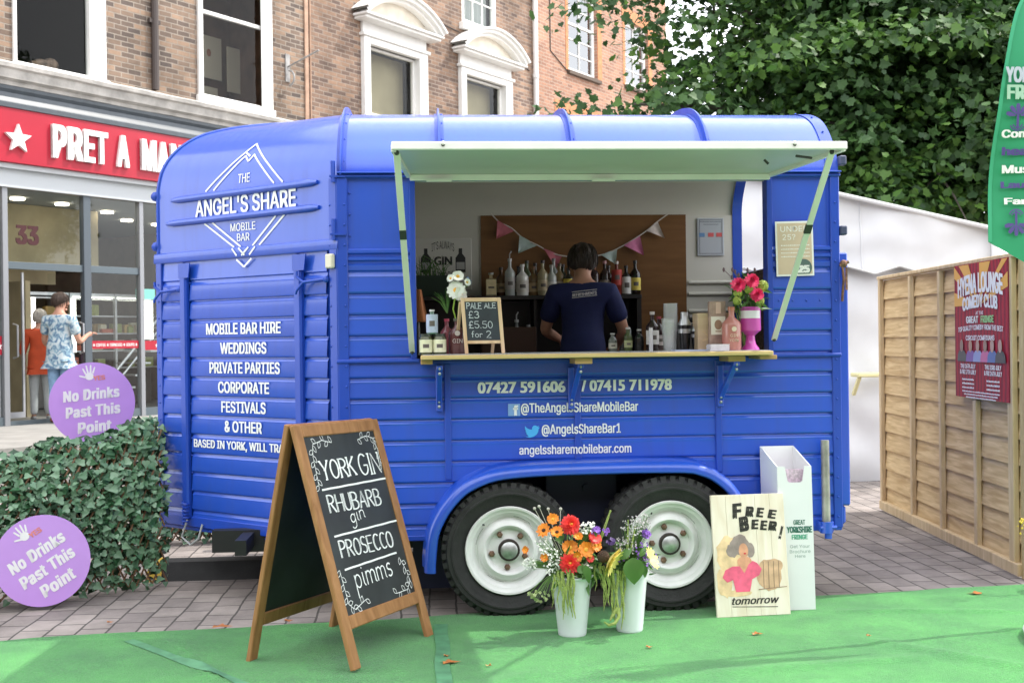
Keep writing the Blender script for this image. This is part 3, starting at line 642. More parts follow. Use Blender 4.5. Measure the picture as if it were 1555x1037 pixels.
def pediment_window(hole):
    a, b, c, d = hole; m = (a + b) / 2
    f = MB()
    f.box(a - .12, -.10, c - .1, a + .06, .1, d + .13, .012); f.box(b - .06, -.10, c - .1, b + .20, .1, d + .13, .012); f.box(a + .06, -.098, d, b - .06, .1, d + .13, .012)
    f.box(a - .17, -.135, d + .13, b + .25, -.0, d + .19, .01)
    f.box(a - .12, -.06, d + .19, b + .2, -.0, d + .40, .004)
    ar = build('architrave', f, M_WHITE, hp, local=True)
    # pediment: bracketed base slab, tympanum and a curved hood
    p = MB(); hw = (b - a) / 2 + .34; m += .04
    p.box(m - hw, -.30, d + .40, m + hw, -.0, d + .455, .01); p.box(m - hw - .04, -.36, d + .455, m + hw + .04, -.0, d + .50, .01)
    n = 20; H = .46; R = (hw * hw + H * H) / (2 * H); th = math.asin(min(1, hw / R))
    for (o0, o1, y0) in ((.0, .07, -.36), (.07, .11, -.42), (-.06, 0, -.28)):
        P = []
        for k in range(n + 1):
            t = -th + 2 * th * k / n; cz = d + .50 + H - R
            P.append([(m + (R + o0) * sin(t), 0, max(d + .5, cz + (R + o0) * cos(t))), (m + (R + o0) * sin(t), y0, max(d + .5, cz + (R + o0) * cos(t))), (m + (R + o1) * sin(t), y0, max(d + .505, cz + (R + o1) * cos(t))), (m + (R + o1) * sin(t), 0, max(d + .505, cz + (R + o1) * cos(t)))])
        p.grid(P)
    pe = build('pediment', p, M_WHITE, hp, local=True, sharp=28)
    ty = MB(); ty.prism([(R * sin(-th + 2 * th * k / n), max(.0, H - R + R * cos(-th + 2 * th * k / n))) for k in range(n + 1)], (m, -.1, d + .50), (1, 0, 0), (0, 0, 1), 0, .03); build('tympanum', ty, M_CREAM, pe, local=True)
    ww = sash(hp, a + .06, b - .06, c, d - .001, .07, 1, 1, fw=.05, mid=5.72)
    bl = MB(); bl.quad((a, .40, 5.75), (b, .40, 5.75), (b, .40, d), (a, .40, d)); build('blind', bl, mat('cream_blind', (.42, .35, .22), rough=.8, var=.12, vscale=2), ww, local=True)
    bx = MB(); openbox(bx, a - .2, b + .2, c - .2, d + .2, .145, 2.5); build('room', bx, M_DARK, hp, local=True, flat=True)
pediment_window(W1); pediment_window(W2)
for h in (W3, W4):
    sash(hp, *h, .06, 3, 4, fw=.10, mid=9.1, frame_out=.02); s_ = MB(); s_.box(h[0] - .1, -.12, h[2] - .14, h[1] + .1, .03, h[2] - .0, .01); build('sill', s_, M_WHITE, hp, local=True)
    cu = MB(); cu.grid([[(h[0] + (h[1] - h[0]) * i / 40, .25 + .03 * sin(i * 1.3), z) for i in range(41)] for z in (h[2], h[3])]); build('curtain', cu, mat('net_curtain', (.45, .47, .46), rough=.9), hp, local=True)
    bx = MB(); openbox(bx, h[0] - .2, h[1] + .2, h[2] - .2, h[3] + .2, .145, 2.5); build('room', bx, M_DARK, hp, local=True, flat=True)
dp = MB(); dp.tube([(HP(12.96), -.08, .3), (HP(12.96), -.08, 13)], .06, 10)
for z in (5.6, 7.4, 9.2): dp.lathe([(.075, 0), (.075, .1)], 10, Matrix.Translation((HP(12.96), -.08, z)))
build('drainpipe', dp, mat('pale_pipe', (.68, .66, .64), rough=.5), hp, local=True)
# ---- the redder house at the far end
rh = thing('brick_house', 'far red brick house with orange window reveals, half behind the tree', 'building', tuple(bw(12.98, 0)), BR)
def RH(s): return s - 12.98
w = MB(); R1 = (RH(14.55), RH(15.98), 7.9, 10.3); R2 = (RH(17.45), RH(18.78), 8.05, 9.75)
holes_wall(w, 0, RH(19.9), 0, 13.5, [R1, R2], rev=.2); w.quad((RH(19.9), 0, 0), (RH(19.9), 9, 0), (RH(19.9), 9, 13.5), (RH(19.9), 0, 13.5)); w.quad((0, 0, 13.5), (RH(19.9), 0, 13.5), (RH(19.9), 9, 13.5), (0, 9, 13.5))
build('wall', w, B_RED, rh, local=True, flat=True)
M_ORB = mat('orange_brick', (.52, .22, .10), rough=.8, var=.2, vscale=9)
s_ = MB()
for h in (R1, R2):
    s_.box(h[0] - .12, -.012, h[2] - .0, h[0] - .002, -.0, h[3]); s_.box(h[1] + .002, -.012, h[2], h[1] + .22, -.0, h[3]); s_.box(h[0] - .16, -.014, h[3] + .002, h[1] + .26, 0, h[3] + .32)
s_.box(RH(13.9), -.012, 6.1, RH(16.9), 0, 7.1)
build('brick_dressing', s_, M_ORB, rh, local=True)
for h, nz_ in ((R1, 6), (R2, 4)):
    sash(rh, *h, .12, 2, nz_, fw=.09, mid=(h[2] + h[3]) / 2, glass=glass_mat('grey_glass', (.55, .6, .6), .22)); q = MB(); q.box(h[0] - .06, -.08, h[2] - .1, h[1] + .1, .1, h[2] - .003, .01); build('sill', q, mat('dark_sill', (.10, .07, .05), rough=.7), rh, local=True)
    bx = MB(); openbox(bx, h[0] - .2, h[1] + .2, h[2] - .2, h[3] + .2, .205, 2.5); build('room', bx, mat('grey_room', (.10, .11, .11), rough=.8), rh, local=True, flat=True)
q = MB(); q.tube([(RH(13.7), -.012, 13), (RH(13.72), -.012, 8.2), (RH(14.5), -.012, 7.85)], .014, 6); build('cable', q, M_RUSTPIPE, rh, local=True)

# ------------------------------------------------------------------ white marquee behind the trailer
M_TENT = mat('tent_cloth', (.64, .64, .65), rough=.6, var=.07, vscale=2.2); M_TENT.node_tree.nodes['Principled BSDF'].inputs['Subsurface Weight'].default_value = 0
tent = thing('marquee', 'white cloth marquee with scalloped gable behind the blue trailer', 'marquee', (2.46, 10.79, 0))
TX0, TX1, TA, TE = -.54, 5.47, 3.08, 2.41
def rake(x): return TE + (TA - TE) * (1 - abs(x - 2.46) / 3.005)
rows = []
for j in range(41):
    row = []
    for i in range(121):
        x = TX0 + (TX1 - TX0) * i / 120; z0 = 0; z1 = 2.06; z = z0 + (z1 - z0) * j / 40
        fold = .10 * mnoise.noise(Vector((x * 1.0 + z * .7, z * .9, 1))) + .07 * mnoise.noise(Vector((x * 2.4 + z * 2.2, z * 1.2 - x, 4))) + .012 * sin(x * 9 + 3 * sin(z * 2))
        row.append((x, 10.82 + fold * (1 - .4 * j / 40) + .25 * max(0, .35 - z) ** 1.5, z + .012 * sin(x * 3)))
    rows.append(row)
build('wall_sheet', MB().grid(rows), M_TENT, tent, sharp=80)
rows = []
for j in range(25):
    row = []
    for i in range(181):
        x = TX0 + (TX1 - TX0) * i / 180; zb = 1.985 + .075 * abs(((x * 2.0) % 1) - .5) * 2 + .0; z = zb + (rake(x) - zb) * j / 24
        row.append((x, 10.74 + .07 * mnoise.noise(Vector((x * .9 - z * 1.2, z * 1.4, 9))) + .03 * mnoise.noise(Vector((x * 3, z * 4, 2))), z))
    rows.append(row)
gs = build('gable_sheet', MB().grid(rows), M_TENT, tent, sharp=80)
for k in (20, 60, 100, 140):
    sm_ = MB(); sm_.tube([Vector(r[k]) - Vector((0, .004, 0)) for r in rows], .006, 5); build('seam', sm_, M_TENT, gs)
sm_ = MB(); sm_.tube([Vector(p) - Vector((0, .004, -.012)) for p in rows[0]], .006, 5); build('hem', sm_, mat('tent_hem', (.62, .62, .60), rough=.7), gs)
sm_ = MB(); sm_.tube([(TX0, 10.70, TE), (2.46, 10.70, TA), (TX1, 10.70, TE)], .022, 8); build('edge_tube', sm_, M_TENT, gs)
rf = MB(); rf.quad((TX0, 10.70, TE), (2.46, 10.70, TA), (2.46, 16.5, TA), (TX0, 16.5, TE)); rf.quad((2.46, 10.70, TA), (TX1 + .02, 10.70, TE), (TX1 + .02, 16.5, TE), (2.46, 16.5, TA)); build('roof_sheet', rf, M_TENT, tent, flat=True)
rf = MB(); rf.quad((TX1 + .01, 10.74, 0), (TX1 + .01, 16.5, 0), (TX1 + .01, 16.5, TE), (TX1 + .01, 10.74, TE)); rf.quad((TX0, 10.80, 0), (TX0, 16.5, 0), (TX0, 16.5, TE), (TX0, 10.74, TE)); rf.quad((TX0, 16.5, 0), (TX1, 16.5, 0), (TX1, 16.5, TE), (TX0, 16.5, TE)); build('side_sheet', rf, M_TENT, tent, flat=True)
rf = MB(); rf.tube([(TX1 - .03, 10.715, 0), (TX1 - .03, 10.715, TE - .02)], .03, 8); build('corner_pole', rf, mat('white_pole', (.75, .76, .77), rough=.4), tent)
sh = MB(); sh.box(4.02, 10.55, 1.02, 4.32, 10.76, 1.06, .01); sh.bar((4.05, 10.76, .85), (4.05, 10.6, 1.02), .03, .03); build('side_ledge', sh, mat('yellow_ledge', (.72, .66, .35), rough=.6), tent)

# ------------------------------------------------------------------ wooden fence panel
M_FENCE = wood_mat('fence_wood', (.50, .335, .155), (.73, .545, .29), (6, 1.2, 16), .8, .3)
M_FENCE2 = wood_mat('fence_batten', (.52, .38, .21), (.68, .53, .32), (9, 9, 1.2), .8, .25)
fp = thing('fence_panel', 'lap boarded wooden fence panel carrying the red comedy poster', 'fence', (3.38, 6.40, 0))
F0 = Vector((3.425, 6.40, 0)); FD = Vector((.0905, .9959, 0)); FN = Vector((-.9959, .0905, 0))
def fpt(d, o, z): return F0 + FD * d + FN * o + Vector((0, 0, z))
bd = MB(); nb = 12; rr = random.Random(5)
for k in range(nb):
    z0 = .045 + k * .1505; z1 = z0 + .185; rows = []
    for i in range(55):
        d = 2.67 * i / 54; wob = .004 * mnoise.noise(Vector((d * 1.6, k * 7.7, 0))) + .0016 * mnoise.noise(Vector((d * 6, k * 3, 0)))
        zb = z0 + wob; zt = min(z1 + wob, 1.855)
        rows.append([fpt(d, -.010, zb), fpt(d, .016, zb), fpt(d, .0155, zb + .005), fpt(d, -.004, zt), fpt(d, -.014, zt)])
    bd.grid(rows)
build('lap_boards', bd, M_FENCE, fp, flat=True)
for d, wdt, top in ((2.64, .045, 1.87), (1.9, .042, 1.85), (1.285, .042, 1.85), (.66, .05, 1.0), (.11, .075, 1.88)):
    b = MB(); b.obox(fpt(d, .03, top / 2 + .01), FD, FN, (0, 0, 1), wdt, .034, top - .02, .004); build('batten', b, M_FENCE2, fp)
b = MB(); b.obox(fpt(1.34, .012, 1.872), FD, FN, (0, 0, 1), 2.69, .075, .025, .004); build('cap_rail', b, M_FENCE2, fp); b = MB(); b.obox(fpt(1.34, .034, .05), FD, FN, (0, 0, 1), 2.66, .04, .07, .004); build('rail', b, M_FENCE2, fp)
b = MB(); b.obox(fpt(-.03, -.01, .95), FD, FN, (0, 0, 1), .085, .085, 1.9, .006); build('post', b, wood_mat('post_wood', (.42, .30, .13), (.58, .46, .24), (14, 14, 1), .85, .4), fp)

# poster on the fence
po = thing('poster', 'red comedy club poster fixed to the wooden fence', 'poster', tuple(fpt(.52, .05, 1.445)))
PW, PZ0, PZ1 = (.10, .955), 1.01, 1.862
PC = fpt((PW[0] + PW[1]) / 2, .053, (PZ0 + PZ1) / 2); PEX = -FD; PEY = Vector((0, 0, 1)); PHW = (PW[1] - PW[0]) / 2; PHH = (PZ1 - PZ0) / 2
def red_curtain():
    m = mat('poster_print', (.36, .012, .03), rough=.55, spec=.3); n = m.node_tree; b = n.nodes['Principled BSDF']
    t = n.nodes.new('ShaderNodeTexCoord'); w_ = n.nodes.new('ShaderNodeTexWave'); w_.bands_direction = 'Y'; w_.inputs['Scale'].default_value = 6; w_.inputs['Distortion'].default_value = 3; w_.inputs['Detail'].default_value = 2
    n.links.new(t.outputs['Object'], w_.inputs['Vector']); r = n.nodes.new('ShaderNodeValToRGB'); e = r.color_ramp.elements; e[0].color = (.20, .008, .025, 1); e[1].color = (.42, .010, .028, 1)
    n.links.new(w_.outputs['Fac'], r.inputs['Fac']); n.links.new(r.outputs['Color'], b.inputs['Base Color']); return m
s_ = MB(); s_.obox(PC + FN * -.004, PEX, PEY, FN, PHW * 2, PHH * 2, .008); build('sheet', s_, red_curtain(), po)
def pp(x, y, o=.002): return PC + PEX * x + PEY * y + FN * o
s_ = MB()       # yellow rays at the head
for k in range(9):
    a0 = radians(180 - k * 22.5); a1 = radians(180 - k * 22.5 - 11)
    pl = []
    for a in (a0, a1):
        pl.append((max(-PHW, min(PHW, .9 * cos(a))), min(PHH - .005, .16 + max(0, .3 * sin(a) * 1.6))))
    s_.add([pp(0, .16), pp(*pl[0]), pp(*pl[1])], [(0, 1, 2)])
build('ray', s_, mat('poster_yellow', (.75, .36, .03), rough=.35), po, flat=True)
s_ = Lines()
text(s_, 'HYENA LOUNGE', pp(0, .27, .004), PEX, PEY, .72, .13, .05, arch=.03); text(s_, 'COMEDY CLUB', pp(0, .165, .004), PEX, PEY, .56, .085, .05, arch=.02)
text(s_, 'AT THE', pp(0, .11, .004), PEX, PEY, .12, .022, .02)
text(s_, 'TOP QUALITY COMEDY FROM THE BEST', pp(0, .005, .004), PEX, PEY, .72, .035, .03, arch=.015); text(s_, 'CIRCUIT COMEDIANS', pp(0, -.045, .004), PEX, PEY, .46, .032, .03)
for x in (-.2, .2):
    text(s_, 'THU 16TH JULY' if x < 0 else 'THU 23RD JULY', pp(x, -.225, .004), PEX, PEY, .25, .03, .04); text(s_, '& FRI 17TH JULY' if x < 0 else '& FRI 24TH JULY', pp(x, -.262, .004), PEX, PEY, .27, .03, .04)
rr = random.Random(8)
def squiggle(mb, x0, x1, y, O, ex_, ey_, h, d):
    """a line of print too small to read: a row of short upright marks"""
    x = x0
    if isinstance(mb, Lines): mb = mb.line()
    while x < x1:
        wl = rr.uniform(.012, .03) * h / .02
        mb.add([O + ex_ * a + ey_ * b + ex_.cross(ey_) * d for a, b in ((x, y), (min(x + wl, x1), y), (min(x + wl, x1), y + h * rr.uniform(.6, 1)), (x, y + h * rr.uniform(.6, 1)))], [(0, 1, 2, 3)]); x += wl + h * .3
for x in (-.2, .2):
    for k in range(3): squiggle(s_, x - .1, x + .1, -.315 - k * .026, PC + FN * .004, PEX, PEY, .013, 0)
for k in range(3): squiggle(s_, -.3 + .03 * k, .3 - .03 * k, -.39 - .018 * k, PC + FN * .004, PEX, PEY, .010, 0)
build('lettering', s_, mat('poster_white', (.82, .80, .76), rough=.4), po, flat=True)
s_ = MB(); text(s_, 'GREAT', pp(-.12, .07, .004), PEX, PEY, .2, .045, .04); build('lettering', s_, mat('poster_pale', (.80, .82, .75), rough=.4), po, flat=True)
s_ = MB(); text(s_, 'FRINGE', pp(.12, .07, .004), PEX, PEY, .2, .045, .04); build('lettering', s_, mat('poster_green', (.28, .62, .22), rough=.4), po, flat=True)
for k, (x, y, col, hr) in enumerate(((-.30, -.165, (.02, .02, .03), (.25, .14, .1)), (-.15, -.165, (.16, .05, .28), (.4, .2, .12)), (-.03, -.16, (.25, .3, .5), (.45, .25, .18)), (.09, -.15, (.55, .10, .25), (.30, .16, .11)), (.20, -.17, (.05, .12, .32), (.45, .27, .2)), (.32, -.155, (.02, .02, .025), (.45, .27, .2)))):
    bd_ = MB(); bd_.prism([(x - .08, -.195), (x + .08, -.195), (x + .07, -.15), (x + .04, -.125), (x - .04, -.125), (x - .07, -.15)], PC + FN * (.004 + .0006 * k), PEX, PEY, 0, .0004); f_ = build('printed_figure', bd_, mat('fig%d' % k, col, rough=.4), po, flat=True)
    h_ = MB(); h_.prism([(x + .028 * cos(a), -.095 + .04 * sin(a)) for a in [2 * pi * i / 14 for i in range(14)]], PC + FN * (.0055 + .0006 * k), PEX, PEY, 0, .0004); build('printed_face', h_, mat('figh%d' % k, hr, rough=.4), f_, flat=True)

# unseen terrace added across the square, behind the camera: its wall is what the glossy paint and glass mirror
ot = thing('added_terrace', 'unseen brown brick terrace added opposite to darken the reflections', 'building', (-4, -13, 0))
w = MB(); w.quad((-40, -13, 0), (22, -13, 0), (22, -13, 10.5), (-40, -13, 10.5)); w.quad((-40, -20, 0), (22, -20, 0), (22, -20, 10.5), (-40, -20, 10.5)); w.quad((22, -13, 0), (22, -20, 0), (22, -20, 10.5), (22, -13, 10.5)); w.quad((-40, -13, 0), (-40, -20, 0), (-40, -20, 10.5), (-40, -13, 10.5)); build('wall', w, B_WARM, ot, flat=True)
w = MB(); w.quad((-40, -12.9, 10.5), (22, -12.9, 10.5), (22, -16.5, 13), (-40, -16.5, 13)); w.quad((-40, -20, 10.5), (22, -20, 10.5), (22, -16.5, 13), (-40, -16.5, 13)); build('roof', w, mat('slate_roof', (.10, .10, .11), rough=.7), ot, flat=True)
for k in range(20):
    for z in (4.2, 7.4): w = MB(); x = -38 + 3 * k; w.box(x, -13.02, z, x + 1.2, -12.985, z + 2); build('window', w, mat('far_window', (.05, .06, .07), rough=.15), ot)
w = MB(); w.box(-40, -12.99, .1, 22, -12.9, 3.4); build('shop_front', w, mat('far_shop', (.09, .09, .10), rough=.3, var=.4, vscale=.5), ot)
# ------------------------------------------------------------------ foliage
import numpy as np
def leaves_mesh(name, tmpl, faces, pos, nrm, ang, size, material, parent, droop=0.):
    """many leaf shaped faces in one mesh: template (k,3) placed at pos with normals nrm, spin ang, size"""
    T = np.array(tmpl, float); N = len(pos); k = len(T)
    n = nrm / np.linalg.norm(nrm, axis=1, keepdims=True)
    ref = np.where(np.abs(n[:, 2:3]) > .95, np.array([[1., 0, 0]]), np.array([[0, 0, 1.]]))
    a = np.cross(ref, n); a /= np.linalg.norm(a, axis=1, keepdims=True); b = np.cross(n, a)
    c, s = np.cos(ang)[:, None], np.sin(ang)[:, None]; u = a * c + b * s; v = b * c - a * s
    V = pos[:, None, :] + size[:, None, None] * (T[None, :, 0:1] * u[:, None, :] + T[None, :, 1:2] * v[:, None, :] + T[None, :, 2:3] * n[:, None, :])
    V = V.reshape(-1, 3)
    Mi = np.array(MW[parent.name].inverted()); V = V @ Mi[:3, :3].T + Mi[:3, 3]
    F = (np.array(faces)[None] + (np.arange(N) * k)[:, None, None]).reshape(-1, 3)
    me = bpy.data.meshes.new(name); me.vertices.add(len(V)); me.vertices.foreach_set('co', V.ravel())
    me.loops.add(F.size); me.loops.foreach_set('vertex_index', F.ravel().astype(np.int32))
    me.polygons.add(len(F)); me.polygons.foreach_set('loop_start', np.arange(0, F.size, 3, dtype=np.int32)); me.polygons.foreach_set('loop_total', np.full(len(F), 3, np.int32))
    me.update(); me.validate(); me.materials.append(material); me.polygons.foreach_set('use_smooth', np.ones(len(me.polygons), bool))
    o = bpy.data.objects.new(name, me); COL.objects.link(o); o.parent = parent; MW[o.name] = MW[parent.name]
    return o
def lobed(pts, fold=.12):
    """leaf outline fan round its base point; z lifts the edges so the blade is folded along the midrib"""
    v = [(0, .0, 0)] + [(x, y, fold * abs(x) - .12 * y * y) for x, y in pts]; n = len(pts)
    return v, [(0, i + 1, i + 2) for i in range(n - 1)]
PLANE = [(.06, -.02), (.36, -.10), (.38, .10), (.58, .28), (.42, .40), (.42, .62), (.22, .66), (0, 1.0), (-.22, .66), (-.42, .62), (-.42, .40), (-.58, .28), (-.38, .10), (-.36, -.10), (-.06, -.02)]
IVY = [(.10, -.12), (.42, -.05), (.48, .2), (.30, .42), (.16, .62), (0, .95), (-.16, .62), (-.30, .42), (-.48, .2), (-.42, -.05), (-.10, -.12)]
def plane_tree(name, label, base, ells, nclump, per, size, seed, limbs, mats, trunk_r=.28):
    rs = np.random.RandomState(seed); root = thing(name, label, 'tree', base)
    tb = MB(); B = Vector(base)
    pts = [B, B + Vector((.05, 0, 1.2)), B + Vector((.0, .1, 2.6)), B + Vector((-.1, .05, 4.4)), B + Vector((.1, 0, 6.5))]
    tb.tube(pts, [trunk_r * 1.25, trunk_r, trunk_r * .85, trunk_r * .55, .08], 12); M_BARK = mat('bark', (.10, .085, .07), rough=.9, var=.35, vscale=6, bump=.6, bscale=18)
    tr = build('trunk', tb, M_BARK, root)
    lb = MB(); tw = []
    for (e, z0) in limbs:
        s = B + Vector((0, 0, z0)); e = Vector(e); m1 = s.lerp(e, .4) + Vector((0, 0, .35)); m2 = s.lerp(e, .75) + Vector((0, 0, .25))
        lb.tube([s, m1, m2, e], [.11, .075, .045, .012], 7)
        for q in range(9):
            t = rs.uniform(.35, 1); c0 = s.lerp(e, t) + Vector((0, 0, .25 * (1 - t))); d = Vector(rs.normal(size=3)); d.z *= .5; d = d.normalized() * rs.uniform(.4, 1.0)
            lb.tube([c0, c0 + d * .5 + Vector((0, 0, .05)), c0 + d], [.018, .012, .004], 5)
    build('limb', lb, M_BARK, tr)
    cen = []
    vol = np.array([e[1][0] * e[1][1] * e[1][2] * e[2] for e in ells]); vol = vol / vol.sum()
    for (c, r, dens), share in zip(ells, vol):
        for _ in range(int(nclump * share)):
            d = rs.normal(size=3); d /= np.linalg.norm(d); rad = rs.uniform(0, 1) ** .42
            cen.append((np.array(c) + d * np.array(r) * rad))
    cen = np.array(cen)
    out = []
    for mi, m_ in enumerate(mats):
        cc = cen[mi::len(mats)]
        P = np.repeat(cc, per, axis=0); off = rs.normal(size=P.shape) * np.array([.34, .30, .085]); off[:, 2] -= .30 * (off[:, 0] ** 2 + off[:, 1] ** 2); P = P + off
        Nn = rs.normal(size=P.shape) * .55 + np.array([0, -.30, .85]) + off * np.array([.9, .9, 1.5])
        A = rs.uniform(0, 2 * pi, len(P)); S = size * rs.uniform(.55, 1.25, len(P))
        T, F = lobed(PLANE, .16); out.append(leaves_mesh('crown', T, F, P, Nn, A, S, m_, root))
    return root
LM1 = leaf_mat('plane_leaf', (.026, .085, .014), (.12, .24, .04), rough=.55, trans=.38); LM2 = leaf_mat('plane_leaf_shaded', (.017, .055, .013), (.055, .13, .028), rough=.6, trans=.25)  # second, darker copy puts the crown's inner shade into the leaf colour
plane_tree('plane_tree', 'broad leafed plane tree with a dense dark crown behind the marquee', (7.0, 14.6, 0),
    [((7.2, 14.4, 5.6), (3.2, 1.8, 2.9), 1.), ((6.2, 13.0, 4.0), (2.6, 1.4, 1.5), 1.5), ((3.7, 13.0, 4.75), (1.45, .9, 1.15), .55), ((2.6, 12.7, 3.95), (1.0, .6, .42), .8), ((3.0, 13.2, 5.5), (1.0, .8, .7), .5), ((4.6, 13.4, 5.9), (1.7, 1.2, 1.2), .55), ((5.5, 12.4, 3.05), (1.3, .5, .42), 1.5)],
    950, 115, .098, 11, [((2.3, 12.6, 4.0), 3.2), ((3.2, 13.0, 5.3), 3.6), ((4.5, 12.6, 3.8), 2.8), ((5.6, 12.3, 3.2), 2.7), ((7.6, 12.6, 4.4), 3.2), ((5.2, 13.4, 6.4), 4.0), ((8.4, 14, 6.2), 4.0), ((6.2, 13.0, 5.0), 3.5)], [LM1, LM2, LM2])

# ------------------------------------------------------------------ ivy screen left of the trailer
def ivy_screen(label, base, path, top0, rise, nk, n1, n2):
    root = thing('ivy_screen', label, 'hedge', base)
    def hpt(t, h, o=0.):
        x = t * (len(path) - 1); i = min(int(x), len(path) - 2); f = x - i
        a, b = Vector((*path[i], 0)), Vector((*path[i + 1], 0)); p = a.lerp(b, f); d = (Vector((*path[-1], 0)) - Vector((*path[0], 0))).normalized(); n = Vector((d.y, -d.x, 0))
        top = top0 + rise * max(0, (t - .5) * 2) ** 1.2 + .02 * sin(t * 23)
        return p + n * (o + .10 * (1 - (h - .35) ** 2 * 3)) + Vector((0, 0, .03 + h * top))
    lt = MB()
    for k in range(-9, nk + 8):
        for sgn in (1, -1):
            p0 = [hpt(k / nk + sgn * q / 8 * .26, q / 8, .012 * sgn) for q in range(9) if 0 <= k / nk + sgn * q / 8 * .26 <= 1]
            if len(p0) > 1: lt.tube(p0, .0058, 5)
    build('trellis', lt, mat('willow', (.24, .135, .075), rough=.8, var=.3, vscale=20), root)
    def ivy(n, seed, m, lo, hi, deep):
        rs = np.random.RandomState(seed); P = []; Nn = []
        while len(P) < n:
            t, h = rs.uniform(0, 1.005), rs.uniform(-.02, 1.04)
            if rs.uniform() > .92 - .35 * max(0, .16 - h) / .16: continue
            if mnoise.noise(Vector((t * 16, h * 6, 2))) < -.36 - .5 * max(0, h - .3) and rs.uniform() < .7: continue
            if t > .965 and rs.uniform() < .55: continue
            if h < .12 and t > .45 and rs.uniform() < .6: continue
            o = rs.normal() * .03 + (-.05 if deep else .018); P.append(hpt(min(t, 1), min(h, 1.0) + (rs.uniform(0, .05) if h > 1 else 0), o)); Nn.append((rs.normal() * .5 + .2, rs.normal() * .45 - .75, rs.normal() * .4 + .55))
        T, F = lobed(IVY, .22)
        return leaves_mesh('leaves', T, F, np.array(P), np.array(Nn), rs.uniform(0, 2 * pi, n), rs.uniform(lo, hi, n), m, root)
    ivy(n1, 1, leaf_mat('ivy_leaf', (.040, .135, .055), (.22, .36, .23), rough=.34, trans=.12), .026, .058, False)
    ivy(n2, 2, leaf_mat('ivy_leaf_shaded', (.012, .045, .02), (.035, .10, .045), rough=.35, trans=.1), .032, .060, True)  # inner layer coloured dark to stand for shade deep in the screen
    return root
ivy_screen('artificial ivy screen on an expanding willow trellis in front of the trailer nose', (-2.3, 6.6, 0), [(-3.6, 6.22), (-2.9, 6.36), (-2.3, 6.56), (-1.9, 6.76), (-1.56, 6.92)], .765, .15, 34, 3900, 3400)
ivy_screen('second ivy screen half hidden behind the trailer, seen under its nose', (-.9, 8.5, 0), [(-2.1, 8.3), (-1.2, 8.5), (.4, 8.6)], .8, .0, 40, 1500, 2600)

# yellow-green weed in front of the screen at the far left
wd = thing('weed_plant', 'yellow green weed growing in front of the ivy screen', 'plant', (-2.62, 6.28, 0))
s_ = MB(); P = []; Nn = []; rr = np.random.RandomState(6)
for k in range(14):
    a = rr.uniform(0, 2 * pi); tip = Vector((-2.66 + .2 * cos(a), 6.3 + .12 * sin(a), rr.uniform(.55, .86))); s_.tube([(-2.62, 6.28, .0), ((-2.62 + tip.x) / 2, 6.29, .45), tip], [.006, .005, .002], 5)
    for q in range(9): P.append(Vector((-2.62, 6.28, 0)).lerp(tip, rr.uniform(.45, 1)) + Vector(rr.normal(size=3) * .03)); Nn.append((rr.normal() * .5, -.6, .6))
build('stem', s_, mat('weed_stem', (.16, .22, .05), rough=.7), wd)
T, F = lobed(IVY, .15); leaves_mesh('leaves', T, F, np.array(P), np.array(Nn), rr.uniform(0, 6.28, len(P)), rr.uniform(.04, .075, len(P)), leaf_mat('weed_leaf', (.18, .25, .04), (.30, .36, .08)), wd)

# ------------------------------------------------------------------ round purple signs
M_PURPLE = mat('purple_sign', (.54, .30, .76), rough=.35, var=.03)
def hand_print(mb, c, ex, ey, s, n_off):
    nn = ex.cross(ey).normalized(); c = c + nn * n_off
    mb.prism([(s * .30 * cos(a), s * (.28 * sin(a))) for a in [2 * pi * k / 16 for k in range(16)]], c, ex, ey, 0, .0004)
    for x, y, l, a in ((-.24, .18, .42, 112), (-.08, .25, .52, 98), (.10, .25, .52, 84), (.25, .2, .42, 68), (-.26, -.06, .42, 160)):
        dx, dy = cos(radians(a)), sin(radians(a)); w = .065
        mb.prism([(s * (x + dx * t - dy * w_), s * (y + dy * t + dx * w_)) for t, w_ in ((0, -w), (l, -w * .8), (l + .06, 0), (l, w * .8), (0, w))], c, ex, ey, 0, .0004)
def purple_sign(c, tilt, R, lean, yaw, label, line3):
    c = Vector(c); ex = Vector((cos(tilt) * cos(yaw), cos(tilt) * sin(yaw), sin(tilt))); up = Vector((-sin(tilt) * cos(yaw), -sin(tilt) * sin(yaw), cos(tilt))); n0 = ex.cross(up)
    ey = (up + (-n0) * lean).normalized(); nn = ex.cross(ey).normalized()
    root = thing('round_sign', label, 'sign', (c.x, c.y, 0), group='round purple signs')
    m = MB(); m.prism([(R * cos(a), R * 1.0 * sin(a)) for a in [2 * pi * k / 64 for k in range(64)]], c, ex, ey, -.008, .0); build('panel', m, M_PURPLE, root)
    t = Lines(); o = c + nn * .0015; s = R / .25
    text(t, 'No Drinks', o + ey * .055 * s, ex, ey, .33 * s, .072 * s, .05, shear=.12, spacing=1.1); text(t, 'Past This', o - ey * .045 * s, ex, ey, .32 * s, .072 * s, .05, shear=.12, spacing=1.1); text(t, 'Point', o - ey * .145 * s + ex * .0, ex, ey, .20 * s, .072 * s, .05, shear=.12, spacing=1.1)
    build('lettering', t, mat('sign_white', (.82, .80, .84), rough=.4), root, flat=True)
    h = MB(); hand_print(h, c + ey * .165 * s, ex, ey, .085 * s, .001); em = build('hand_emblem', h, MATS['sign_white'], root, flat=True)
    h = MB(); text(h, 'YES', c + ey * .150 * s + ex * .055 * s + nn * .002, ex, ey, .07 * s, .03 * s, .04); build('emblem_mark', h, mat('coral_mark', (.75, .25, .22), rough=.4), em, flat=True)
    return root
purple_sign((-2.085, 6.36, .264), radians(33), .244, .10, radians(14), 'round purple sign leaning on the front of the ivy screen, tilted', 0)
